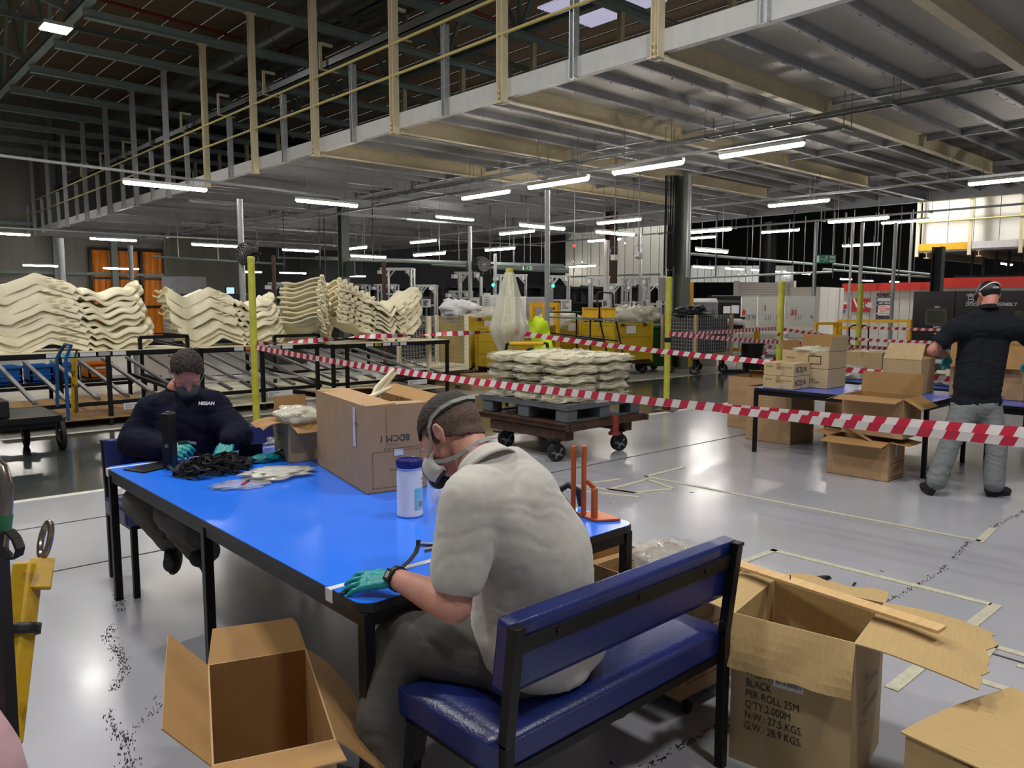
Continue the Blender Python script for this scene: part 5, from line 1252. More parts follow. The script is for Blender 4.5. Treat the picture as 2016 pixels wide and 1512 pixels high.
stack('b', 1.0, 5.95, 11.35, .96, 9, .075, 'in the jumbled stack behind the guard frame', seed=3, rz=.9)
stack('b', 1.62, 7.2, 11.4, .95, 8, .082, 'in the jagged V-shaped stack at the end of the racks', seed=4)
stack('b', .9, .55, 11.5, .98, 8, .08, 'in the stack cut by the left edge', seed=5, rz=1.3)
# blue and orange crates behind the first rack
for i, (u, lab, m) in enumerate(((0, 'blue crate cut by the left edge beneath the stacks', 'crate_blue'), (60, 'blue crate just right of the one at the left edge', 'crate_blue'), (112, 'blue crate behind the blue trolley handle', 'crate_blue'), (175, 'orange crate at the end of the blue crates under the racks', 'crate_orange'))):
    a = ony(u-12 if i == 0 else u, 735, 14.2); b = ony(u+(44 if i < 3 else 46), 735, 14.2); zc = ony(u, 722, 14.2).z
    t = thing('crate', lab, 'crate', ((a.x+b.x)/2, 14.45, .30), group='plastic crates under the racks'); x0, x1 = a.x, b.x
    mb = MB(); mb.b2((x0, 14.2, .34), (x1, 14.24, .60)); mb.b2((x0, 14.7, .34), (x1, 14.74, .60)); mb.b2((x0, 14.2, .34), (x0+.03, 14.74, .60)); mb.b2((x1-.03, 14.2, .34), (x1, 14.74, .60)); mb.b2((x0, 14.2, .33), (x1, 14.74, .36)); obj('body', mb, m, t)
    mb = MB(); mb.b2((x0-.01, 14.17, .57), (x1+.01, 14.2, .61)); mb.b2((x0, 14.18, .44), (x1, 14.2, .46)); obj('rib', mb, m, t)
    if i == 3: mb = MB(); mb.b2((x0+.1, 14.185, .5), (x1-.1, 14.19, .53)); obj('label', mb, 'label_white', t)
t = thing('crate_shelf', 'low dark shelf frame carrying the blue and orange crates', 'shelf', (2.2, 14.45, 0))
mb = MB(); mb.b2((-.5, 14.15, .28), (4.6, 14.8, .325)); 
for x in (-.4, 1.4, 3.0, 4.5): mb.box((x, 14.2, .14), (.05, .05, .28)); mb.box((x, 14.75, .14), (.05, .05, .28))
obj('frame', mb, 'black_steel', t)
# =====================================================================  blue platform trolley, left
t = thing('platform_trolley', 'black platform trolley with a blue tube handle and large castors, far left', 'trolley', (1.2, 9.3, 0))
mb = MB(); a = at(0, 835, .33); mb.b2((-.2, 9.15, .36), (1.95, 10.1, .42)); mb.b2((-.2, 9.2, .30), (1.9, 9.26, .36)); mb.b2((-.2, 10.0, .30), (1.9, 10.06, .36)); obj('deck', mb, 'black_steel', t)
b0 = dq(117, 812, 9.75); mb = MB()
hb = [dq(135, 828, 9.3), dq(131, 760, 9.3), dq(130, 705, 9.3), dq(140, 680, 9.3), dq(128, 678, 9.4), dq(120, 690, 9.5), dq(112, 705, 9.5), dq(113, 800, 9.5)]
mb.tube(hb, .02, 10); obj('handle', mb, 'blue_pipe', t, True)
castor(t, 2.0, 9.48, .165, .34); castor(t, 1.75, 9.95, .12, .32); castor(t, .3, 9.4, .14, .32)
t = thing('black_crate', 'flat black plastic crate on the platform trolley', 'crate', (.9, 9.5, .43))
mb = MB(); mb.b2((-.2, 9.25, .425), (1.5, 9.95, .60)); obj('body', mb, 'black_plastic', t, bevel=.01); mb = MB(); mb.b2((-.2, 9.23, .58), (1.2, 9.97, .645)); obj('lid', mb, 'rubber', t, bevel=.01)
t = thing('tow_bar', 'yellow steel tow bar standing upright beside the blue trolley handle', 'tow bar', (2.05, 9.3, .4))
a, b = dq(146, 815, 9.4), dq(147, 705, 9.4); mb = MB(); mb.beam(a, b, .05, .04); obj('bar', mb, 'rusty_yellow', t)
mb = MB(); mb.beam(b, dq(152, 688, 9.4), .03, .02); mb.beam(dq(150, 760, 9.38), dq(152, 812, 9.38), .03, .03); obj('bracket', mb, 'rusty_brown', t)
# =====================================================================  near-left tow bar and tube
t = thing('tow_bar', 'worn yellow tow bar with a steel ring, leaning in at the lower left', 'tow bar', dq(30, 1400, 1.55)[:])
D = 1.55; a, b = dq(12, 1470, 1.5), dq(56, 1108, 1.62)
mb = MB(); mb.beam(a, b, .040, .05, -_fh); obj('bar', mb, 'rusty_yellow', t, bevel=.006)
c, e = dq(76, 1160, 1.60), dq(91, 1052, 1.66); up = (e-c).normalized(); nx = (ray(91, 1052)).normalized().cross(up).normalized(); nz = nx.cross(up)
mb = MB(); mb.beam(c, c.lerp(e, .55), .016, .045, nx); obj('tongue', mb, 'rusty_yellow', t, bevel=.003)
mb = MB(); P = []
for k in range(25): aa = 2*math.pi*k/24; P.append(e-up*.012+up*math.cos(aa)*.038+(nx*.35+nz*.94)*math.sin(aa)*.024)
mb.tube(P, .0065, 10, False); obj('ring', mb, 'steel', t, True)
q = a.lerp(b, .62); ud = (b-a).normalized(); band('band', q, ud, .034, .034, (1, 0, 0), .022, .003, 'black_plastic', t)
t = thing('steel_tube', 'bare steel tube with green tape at the left edge', 'frame', dq(0, 1100, 1.3)[:])
mb = MB(); mb.tube([dq(-60, 905, 1.25), dq(-25, 905, 1.25), dq(-2, 925, 1.25), dq(8, 960, 1.25), dq(4, 1015, 1.25), dq(-8, 1110, 1.25)], .0145, 16); obj('tube', mb, 'steel', t, True)
mb = MB(); mb.tube([dq(4.6, 1012, 1.25), dq(1, 1042, 1.25)], .0158, 16); obj('green_tape', mb, 'green_tape', t, True)
mb = MB(); mb.beam(dq(-8, 1050, 1.24), dq(18, 1510, 1.28), .020, .03, -_fh); mb.beam(dq(18, 1500, 1.28), dq(22, 1600, 1.28), .02, .03, -_fh); obj('upright', mb, 'black_plastic', t)
mb = MB(); P = [dq(u, v, 1.23) for u, v in ((2, 1052), (18, 1045), (32, 1060), (40, 1080), (36, 1095), (18, 1097), (2, 1080))]
for p_, q_ in zip(P, P[1:]): mb.beam(p_, q_, .004, .020, -_fh)
obj('strap_loop', mb, 'black_plastic', t)
crumple('pink_bundle', 'pale pink wrapped bundle in the lower left corner', 'bundle', dq(-60, 1700, 1.25), .085, .085, .15, mat('pink_wrap', 'c9a3aa', .5, var=.15, nscale=8), 3, amp=.2)
# =====================================================================  right-hand tables and cartons
T2 = work_table('blue work table at the right loaded with cartons, black legs, behind the striped tape', 7.45, 2.55, 8.55, 4.32, 'blue_top_pale', z=.70)
T3 = work_table('blue table in front of the standing man in black, mostly hidden by cartons', 7.75, .6, 8.9, 2.50, 'blue_top_pale', z=.70)
b_ = lambda lab, u, v, w, d, h, rz, z, **k: carton('carton', lab, at(u, v, z).xy, w, d, h, rz, z=z, **k)
z = .702
for i, lab in enumerate(('lower of the two cartons printed BCOL/N on the right-hand table', 'upper of the two cartons printed BCOL/N')):
    g = carton('carton', lab, (7.66+.01*i, 4.05), .35, .34, .135, R(0), z=z+i*.137, closed=True, m='card_pale', group='cartons printed BCOL/N')
    face_text(g, 'BCOL/N', '-y', .04, .042, .080, 'ink', sx=.78); face_rect(g, '-y', .165, .012, .20, .045, 'mezz_grey', 'label')
    face_text(g, '1 UNIT PER CARTON\nKEEP DRY', '-x', .15, .085, .018, 'ink_brown'); face_text(g, 'FRAGILE', '-x', .03, .09, .02, 'ink'); face_rect(g, '-x', .2, .012, .235, .04, 'mezz_grey', 'label')
g = carton('carton', 'closed printed carton under the open one, behind the BCOL/N pair', (8.06, 3.95), .42, .52, .20, R(0), z=z, closed=True, m='card_pale')
face_text(g, 'THIS SIDE UP', '-x', .05, .14, .022, 'ink_brown'); face_text(g, 'HANDLE\nWITH CARE', '-x', .28, .08, .028, 'ink')
g = carton('carton', 'open printed carton overflowing with clear film on the right-hand table', (8.07, 3.95), .42, .52, .19, R(0), {'+x': (.16, 8, .01), '-y': (.15, 4, .01), '+y': (.1, 20, .01)}, z=z+.202, m='card_pale')
face_text(g, 'FRAGILE', '-x', .05, .10, .026, 'ink_brown'); face_rect(g, '-x', .3, .05, .44, .14, 'ink', 'printed_mark', frame=.008)
crumple('clear_bag', 'roll of clear film lying in the open printed carton', 'bag', (8.06, 3.94, z+.31), .20, .22, .07, 'film_milky', 21, amp=.5)
crumple('clear_bag', 'crumpled clear bag at the near edge of the right-hand table', 'bag', (7.62, 3.18, z), .16, .12, .06, 'film', 22, amp=.6)
t = thing('jar', 'small clear jar with black lid on the right-hand table', 'jar', (7.78, 3.02, z)); mb = MB(); mb.cyl((7.78, 3.02, z), (7.78, 3.02, z+.10), .045, 18); obj('body', mb, 'mask_grey', t, True); mb = MB(); mb.cyl((7.78, 3.02, z+.10), (7.78, 3.02, z+.15), .05, 18); obj('lid', mb, 'black_plastic', t, True)
mb = MB(); mb.b2((7.60, 2.76, z), (7.78, 2.90, z+.05)); tag(obj('black_tray', mb, 'black_plastic', bevel=.01), 'small black tray beside the clear jar', 'tray')
g = carton('carton', 'tan carton with a blue ink stamp and folded lid, left of the standing man', (8.20, 3.02), .40, .36, .34, R(2), {'-x': (.20, -40, .01), '+x': (.20, -42, .01), '-y': (.18, -80, .02)}, z=z, m='card_tan'); face_text(g, 'SELPWELL', '-x', .09, .10, .045, 'ink_blue', sx=.9)
g = carton('carton', 'tall open brown carton at the elbow of the standing man', (8.45, 2.32), .55, .62, .50, R(0), {'-x': (.22, 160, .0), '+x': (.22, 12, .01), '+y': (.2, 60, .01)}, z=z)
g = carton('carton', 'large open brown carton at the right of the standing man', (8.35, 1.15), .60, .75, .42, R(0), {'-x': (.24, 125, .0), '+x': (.22, 25, .01), '-y': (.2, 100, .01)}, z=z)
crumple('clear_bag', 'white film and bags on the hidden table by the man in black', 'bag', (7.95, 2.28, z), .16, .16, .05, 'film_milky', 23, amp=.5)
carton('carton', 'small carton far behind the right-hand table', (10.4, 4.35), .5, .5, .34, R(5), z=.62, closed=True, m='card_tan')
T4 = work_table('third blue table heaped with packing behind the right-hand tables', 9.6, 2.6, 10.9, 4.9, 'blue_top_pale', z=.62)
for i, (x, y, s) in enumerate(((9.9, 3.7, 31), (10.0, 3.2, 32), (9.9, 4.4, 33))): crumple('clear_bag', 'heap of clear film on the third blue table, the %s of three' % ('middle', 'right-hand', 'left-hand')[i], 'bag', (x, y, .622), .24, .22, .10, 'film_milky', s, amp=.6)
carton('carton', 'flattened open carton on the third blue table', (10.3, 3.2), .6, .5, .12, R(10), {'-x': (.2, 80, .01), '-y': (.2, 85, .01)}, z=.622, m='card_tan')
# tall cartons standing under the right-hand table
carton('carton', 'tall brown carton standing left of the right-hand table, farthest one', (9.05, 5.18), .55, .50, .66, R(0), {'+x': (.1, -60, .01)})
carton('carton', 'tall brown carton half under the left end of the right-hand table', (8.40, 4.50), .55, .56, .63, R(0), {'+x': (.1, -60, .01)})
carton('carton', 'brown carton deeper beneath the right-hand table', (9.0, 3.9), .42, .5, .60, R(0), closed=True)
# stacked pair in front of the table
g1 = carton('carton', 'lower open carton of the pair standing before the right-hand table', (7.24, 3.01), .36, .56, .36, R(0), {'-x': (.17, 100, .0), '+y': (.17, 84, .02), '-y': (.16, 96, .02), '+x': (.14, 60, 0)})
face_rect(g1, '-y', .06, .03, .33, .16, 'ink_brown', 'printed_frame', frame=.004); face_text(g1, 'THIS CARTON\nIS RECYCLABLE', '-y', .10, .10, .022, 'ink'); face_rect(g1, '-y', .14, .21, .17, .34, 'label_white', 'label')
g2 = carton('carton', 'upper open carton of the pair, lid flaps splayed, before the right-hand table', (7.27, 2.90), .36, .56, .36, R(-3), {'-x': (.18, 98, .0), '+x': (.19, 10, .0), '-y': (.17, 118, .01), '+y': (.17, 112, .01)}, z=.40)
g2.rotation_euler = (0, R(-1), R(-3))
face_rect(g2, '-y', .06, .03, .33, .15, 'ink_brown', 'printed_frame', frame=.004)
for k in range(5): face_text(g2, 'HANDLE FLAT', '-y', .12, .31-k*.03, .022, 'ink')
mb = MB(); a, b = Vector((6.98, 3.20, .52)), Vector((7.06, 2.78, .39))
LOCAL[0] = True; mb.grid(3, 9, lambda u, v: Vector((-.20, .26-.40*v, .10-.19*v))+Vector((-.05, 0, 0))*u, .005); obj('flap', mb, 'card', g2); LOCAL[0] = False
# =====================================================================  stores area beyond the walkway
def fl(u, v, D):                 # point on the floor under what the photograph shows at u, depth D
    p = dq(u, v, D); return Vector((p.x, p.y, 0))
def zat(v, D, u=1008): return dq(u, v, D).z
def stillage(label, p, w, d, h, rz, z0=.30, m='bin_yellow', wheels=True, mesh=None, bagm=None, seed=1, frame_m=None, category='stillage'):
    LOCAL[0] = True
    t = thing('stillage' if not mesh else 'mesh_cage', label, category)
    fm = frame_m or m
    for sx in (-1, 1):
        for sy in (-1, 1): mb = MB(); mb.box((sx*w/2, sy*d/2, z0+h/2-.03), (.06, .06, h+.10)); obj('corner_post', mb, fm, t)
    for nm, a, b in (('n', (-w/2, -d/2), (w/2, -d/2)), ('f', (-w/2, d/2), (w/2, d/2)), ('l', (-w/2, -d/2), (-w/2, d/2)), ('r', (w/2, -d/2), (w/2, d/2))):
        a, b = Vector(a+(0,)), Vector(b+(0,)); mb = MB()
        if mesh:
            L = (b-a).length; n = max(4, int(L/.075)); k = int(h/.075)
            for i in range(n+1): q = a+(b-a)*i/n; mb.beam(q+_z*z0, q+_z*(z0+h), .007, .007)
            for i in range(k+1): mb.beam(a+_z*(z0+h*i/k), b+_z*(z0+h*i/k), .007, .007)
            obj('mesh_panel', mb, mesh, t, fix=False)
        else:
            mb.beam(a+_z*(z0+h/2), b+_z*(z0+h/2), .012, h); obj('side_panel', mb, m, t)
            mb = MB()
            for i in range(4): mb.beam(a+_z*(z0+h*(.03+.31*i)), b+_z*(z0+h*(.03+.31*i)), .035, .03)
            obj('side_rail', mb, m, t)
    mb = MB(); mb.b2((-w/2, -d/2, z0-.02), (w/2, d/2, z0+.02)); mb.box((0, -d/2, z0-.06), (w, .08, .06)); mb.box((0, d/2, z0-.06), (w, .08, .06)); obj('base', mb, fm if mesh else 'rusty_brown', t)
    if not mesh:
        mb = MB(); mb.b2((-w*.2, -d/2-.03, z0+h*.72), (w*.05, -d/2-.025, z0+h*.93)); obj('label', mb, 'label_white', t); mb = MB(); mb.b2((w/2+.025, -d*.25, z0+h*.6), (w/2+.03, d*.0, z0+h*.9)); obj('label', mb, 'label_white', t)
        mb = MB()
        for k in (-.3, .3): mb.b2((w*k-.05, -d/2-.04, z0+h*.93), (w*k+.05, -d/2-.02, z0+h*.99))
        obj('latch', mb, 'rusty_brown', t)['kind'] = 'stuff'
    if wheels:
        for sx in (-1, 1):
            for sy in (-1, 1): castor(t, sx*w*.40, sy*d*.38, .11, z0-.06, rz=.4)
    if bagm: 
        o = crumple('packing_film', None, None, (0, 0, z0+h*.8), w*.48, d*.48, h*.24, bagm, seed, amp=.5, fr=4); o.parent = t
    LOCAL[0] = False; t.location = p; t.rotation_euler.z = rz; return t
stillage('tall white mesh cage beyond the end of the flow racks', fl(852, 640, 14.6), 1.0, .8, .92, R(8), .42, 'foam', False, 'galv_bright', frame_m='foam', category='cage')
mbx = MB(); c = fl(852, 640, 14.6); mbx.box((c.x, c.y, .25), (1.3, 1.0, .12)); t = thing('cage_trolley', 'dark low trolley under the white mesh cage', 'trolley', c); obj('deck', mbx, 'rusty_brown', t)
for sx in (-.5, .5):
    for sy in (-.35, .35): castor(t, c.x+sx, c.y+sy, .09, .19)
stillage('worn yellow stillage farther back between the mesh cage and the bag-draped post', fl(935, 650, 16.6), 1.2, 1.0, .95, R(4), .35, bagm='film_milky', seed=41)
stillage('worn yellow stillage directly behind the bag-draped post', fl(1015, 650, 15.6), 1.25, .95, .80, R(4), .33, seed=42)
stillage('yellow stillage behind the yellow door frame', fl(1100, 650, 18.6), 1.3, 1.0, .85, R(2), .33, bagm='film_milky', seed=43)
stillage('large yellow stillage with white label beside the green bin', fl(1212, 660, 17.7), 1.05, 1.25, .82, R(-12), .33, seed=44)
g = stillage('brown-posted mesh cage on castors right of the black-banded post', fl(1372, 660, 17.6), 1.25, .95, .86, R(-5), .46, 'foam', True, 'mezz_grey', frame_m='card_tan', category='cage')
crumple('black_bundle', 'black fabric heaped on top of the mesh cage', 'bundle', Vector((g.location.x-.1, g.location.y, 1.26)), .5, .35, .14, 'black_plastic', 51, amp=.7)
mb = MB(); c = g.location; mb.box((c.x, c.y, .88), (1.15, .85, .78)); tag(obj('dark_load', mb, 'mask_grey'), 'dark packed load inside the brown-posted mesh cage', 'load')
for (u, D, s, lab, m, z) in ((905, 16.4, 61, 'white plastic parts heaped on the farthest-left yellow stillage', 'label_white', 1.28), (1085, 17.2, 62, 'big milky bag standing between the bag-draped post and the yellow frame', 'film_milky', 1.0), (1235, 17.4, 63, 'white film on the large yellow stillage', 'film_milky', 1.15), (1265, 18.3, 64, 'white bags bulging out of the green bin', 'film_milky', 1.15)):
    c = dq(u, 640, D); crumple('packing_film', lab, 'film', (c.x, c.y, z), .45, .35, .2, m, s, amp=.6)
# green wheelie bin
c = fl(1287, 660, 18.2); t = thing('wheelie_bin', 'dark green wheelie bin behind the black-banded post', 'bin', c)
mb = MB(); vs = []
for z, s in ((.12, .27), (1.0, .36)): vs += [c+Vector((sx*s, sy*s*.9, z)) for sx, sy in ((-1, -1), (1, -1), (1, 1), (-1, 1))]
mb.add(vs, [(0, 3, 2, 1), (4, 5, 6, 7), (0, 1, 5, 4), (1, 2, 6, 5), (2, 3, 7, 6), (3, 0, 4, 7)]); obj('body', mb, 'bin_green', t, bevel=.02)
mb = MB(); mb.box(c+_z*1.04, (.80, .72, .06)); mb.cyl(c+Vector((-.36, .3, 1.08)), c+Vector((.36, .3, 1.08)), .025, 8); obj('lid', mb, 'bin_green', t, bevel=.015)
for s in (-1, 1): mb = MB(); mb.cyl(c+Vector((s*.27, .2, .1)), c+Vector((s*.31, .2, .1)), .1, 16); obj('wheel', mb, 'rubber', t, True)
# black tube ladder trolley with yellow bins
t = thing('order_picking_trolley', 'black tube trolley with sloping ladder and shelf carrying yellow bins', 'trolley', fl(1190, 700, 15.4))
D = 15.4; mb = MB(); T_ = lambda u, v, d=D: dq(u, v, d)
for pl in ([T_(1176, 618), T_(1176, 578), T_(1180, 575), T_(1204, 577), T_(1207, 580), T_(1208, 616)], [T_(1178, 618), T_(1206, 742)], [T_(1212, 628), T_(1235, 738)], [T_(1080, 614), T_(1178, 615)], [T_(1135, 615), T_(1135, 697)], [T_(1162, 628), T_(1162, 700)], [T_(1080, 655), T_(1217, 671)], [T_(1080, 660), T_(1190, 671)], [T_(1198, 700), T_(1228, 702)]): mb.tube(pl, .017, 8)
obj('frame', mb, 'black_steel', t, True)
mb = MB(); a, b = T_(1082, 624), T_(1215, 631); mb.beam(a, b, .40, .03); obj('shelf', mb, 'col_green', t)
a, b = T_(1200, 735), T_(1234, 733); mb = MB(); mb.beam(a, b, .30, .05); obj('base', mb, 'galv', t)
for q in (T_(1205, 745), T_(1222, 746), T_(1234, 740)): castor(t, q.x, q.y, .05, .10, 'mezz_grey')
for i, (u0, u1) in enumerate(((1147, 1177), (1183, 1210))):
    a, b = T_(u0, 616, 15.3), T_(u1, 617, 15.3); tt = thing('picking_bin', 'yellow picking bin on the black trolley shelf, %s of the two' % ('left one', 'right one')[i], 'bin', (a+b)/2)
    mb = MB(); mb.beam(a, b, .26, .19); obj('body', mb, 'safety_yellow', tt, bevel=.01); mb = MB(); mb.beam(a+_z*.1, b+_z*.1, .30, .02); obj('rim', mb, 'safety_yellow', tt)
# yellow door frame and yellow cabinet frame
t = thing('guard_frame', 'bright yellow steel guard frame behind the trolley handle', 'frame', fl(1073, 690, 16.6)); D = 16.6
mb = MB()
for u in (1049, 1073, 1097): a = fl(u, 600, D); mb.box((a.x, a.y, zat(596, D)/2), (.10, .08, zat(596, D)))
mb.beam(dq(1047, 600, D), dq(1099, 600, D), .08, .10); obj('frame', mb, 'safety_yellow', t)
D = 19.5; t = thing('guard_frame', 'tall yellow framed guard with clear panels beside the cable-clad column', 'frame', fl(1342, 690, D)); mb = MB(); zt = zat(556, D)
for u in (1325, 1359): a = fl(u, 600, D); mb.box((a.x, a.y, zt/2), (.12, .10, zt))
mb.beam(dq(1323, 560, D), dq(1361, 560, D), .10, .12); mb.beam(dq(1323, 622, D), dq(1361, 622, D), .10, .12); obj('frame', mb, 'safety_yellow', t)
mb = MB(); a, b = dq(1328, 591, D), dq(1356, 591, D); mb.beam(a, b, .01, .75); obj('glass_pane', mb, 'film', t)
mb = MB(); mb.beam(dq(1330, 640, D+.3), dq(1354, 640, D+.3), .3, 1.3); obj('guard_panel', mb, 'bin_yellow', t)
# pale board and number sheet on the column
D = 19; t = thing('notice_board', 'pale blue notice board hung left of the yellow framed guard', 'board', fl(1308, 600, D)); mb = MB(); a, b = dq(1296, 570, D), dq(1325, 570, D); mb.beam(a, b, .04, .58); obj('panel', mb, 'wall_far_light', t)
mb = MB(); mb.beam(dq(1311, 600, D), dq(1311, 680, D), .06, .06); mb.box(fl(1311, 700, D)+_z*.5, (.08, .08, 1.0)); obj('stand', mb, 'galv', t)
t = thing('number_sheet', 'white sheet with a red 4 beneath the pale blue board', 'sheet', dq(1297, 603, D-.2)); mb = MB(); mb.beam(dq(1292, 603, D-.2), dq(1303, 603, D-.2), .01, .27); obj('sheet', mb, 'label_white', t)
text('4', 'printed_text', t, dq(1295.5, 612, D-.25), _r, _z, .13, 'num_red')
# =====================================================================  columns, poles, fans
def column(label, u, D, w, m='col_green', name='column', top=4.62):
    p = fl(u, 600, D); t = thing(name, label, 'column', p); mb = MB(); mb.ibeam(p, p+_z*top, w, w, .12, .10, up=(0, 1, 0)); obj('shaft', mb, m, t); mb = MB(); mb.box(p+_z*.015, (w*1.5, w*1.5, .03)); obj('base_plate', mb, m, t); return t
c1 = column('thick green-grey column clad with black cables right of centre', 1340, 18.8, .30)
p = fl(1318, 600, 18.6); mb = MB()
for k in range(14):
    q = p+_r*(-.16+.024*k)+_fh*random.uniform(-.05, .05); z0 = random.uniform(2.2, 2.7)
    mb.tube([q+_z*4.6, q+_z*3.9+_r*random.uniform(-.02, .02), q+_z*3.2, q+_z*z0], random.choice((.010, .014, .02)), 6)
obj('cable_bundle', mb, 'rubber', c1, True)['kind'] = 'stuff'
q = fl(1352, 600, 18.4); mb = MB(); mb.cyl(q+_z*2.2, q+_z*4.6, .045, 12); obj('conduit', mb, 'galv_bright', c1, True)
column('grey-green column left of centre with a control box', 679, 24, .26); D = 23.7; mb = MB(); a = dq(690, 529, D); mb.box(a, (.26, .2, .45), Matrix.Rotation(-.75, 3, 'Z')); tag(obj('control_box', mb, 'mask_grey'), 'grey control box fixed to the column left of centre', 'box')
column('dark column with cables at the left end of the black machine', 1842, 24.5, .3, 'wall_dark', top=3.35); column('dark wall column left of the orange door', 148, 38, .4, 'roof_truss', top=5.2); column('slim brown column right of the cream poles', 1202, 26, .3, 'rusty_brown')
column('black column in front of the far bright wall', 1508, 33, .5, 'black_steel', top=5)
PT = {1077: 378, 1193: 474, 926: 447, 479: 395, 1260: 462, 541: 503, 757: 515, 1601: 435, 1671: 440, 1691: 440, 1756: 440, 1788: 440, 975: 500, 126: 470, 262: 484}
for (u, v0, D, r, lab, m) in ((1077, 600, 13.5, .045, 'bright steel pole right of the bag-draped post, the tallest', 'galv_bright'), (1193, 600, 20, .07, 'pale pole among the far workstations', 'mezz_white'), (926, 600, 19, .05, 'steel pole carrying the two round fans', 'galv_bright'), (479, 600, 15.5, .06, 'perforated steel pole carrying the fan left of the tall yellow post', 'galv_bright'), (1260, 600, 22, .05, 'slim pole with a coil of cable', 'galv'),
        (541, 600, 17, .045, 'brown pole just right of the tall yellow post', 'rusty_brown'), (757, 600, 18.5, .05, 'brown pole over the jagged mouldings', 'rusty_brown'), (1601, 600, 24, .06, 'tall grey pole left of the fire exit sign', 'galv'), (1671, 600, 24, .035, 'slim pole above the V ONE sign', 'galv_bright'), (1691, 600, 26, .06, 'striped metal duct pole above the slim yellow post', 'galv'), (1756, 600, 25, .06, 'grey pole above the poster', 'galv'), (1788, 600, 27, .04, 'thin pole right of the poster', 'galv'), (975, 600, 23, .05, 'pale pole right of the fans', 'galv_bright'), (126, 600, 17, .07, 'doubled galvanised pole over the large wavy stack', 'galv_bright'), (262, 600, 17, .05, 'dark pole in front of the orange door', 'galv')):
    p = fl(u, v0, D); t = thing('pole', lab, 'pole', p); mb = MB(); mb.cyl(p+_z*.02, p+_z*min(4.62, dq(u, PT[u], D).z), r, 12); obj('tube', mb, m, t, True); mb = MB(); mb.cyl(p, p+_z*.03, r*2.2, 12); obj('foot', mb, m, t)
def fan(label, u, v, D, r, yaw):
    c = dq(u, v, D); ax = (_fh*math.cos(yaw)+_r*math.sin(yaw)); t = thing('fan', label, 'fan', c); x = ax.cross(_z).normalized()
    mb = MB(); mb.lathe([(r*.94, -.10), (r, -.09), (r, .09), (r*.94, .10), (r*.9, .09), (r*.9, -.09)], c, 28, ax); obj('shroud', mb, 'black_plastic', t, True)
    mb = MB()
    for q in (.25, .45, .65, .85):
        mb.tube([c-ax*.10+(x*math.cos(a)+_z*math.sin(a))*r*q for a in [k*math.pi/12 for k in range(25)]], .004, 5, False)
    for k in range(12): a = k*math.pi/6; mb.cyl(c-ax*.10, c-ax*.10+(x*math.cos(a)+_z*math.sin(a))*r*.92, .004, 5)
    obj('grille', mb, 'galv', t)
    mb = MB(); mb.cyl(c-ax*.06, c+ax*.10, r*.2, 14); obj('motor', mb, 'mask_grey', t, True)
    for k in range(4): a = k*math.pi/2+.3; d = x*math.cos(a)+_z*math.sin(a); e = ax.cross(d); mb = MB(); mb.add([c+d*r*.2-e*.04, c+d*r*.85-e*r*.28+ax*.04, c+d*r*.85+e*r*.28-ax*.04, c+d*r*.2+e*.04], [(0, 1, 2, 3)]); o = obj('blade', mb, 'mask_grey', t, fix=False); sd = o.modifiers.new('t', 'SOLIDIFY'); sd.thickness = .006
    mb = MB(); mb.beam(c+x*r-_z*.0, c+x*(r+.15), .05, .05); mb.beam(c-_z*r, c-_z*(r+.1), .05, .05); obj('bracket', mb, 'black_steel', t)
fan('black round fan on the pole left of the tall yellow post', 486, 500, 15.3, .22, .5)
fan('large round fan with chrome shroud left of the bag-draped post', 948, 521, 18.8, .19, -.6)
fan('small fan seen edge-on beside the large chrome fan', 929, 523, 19.1, .13, 1.1)
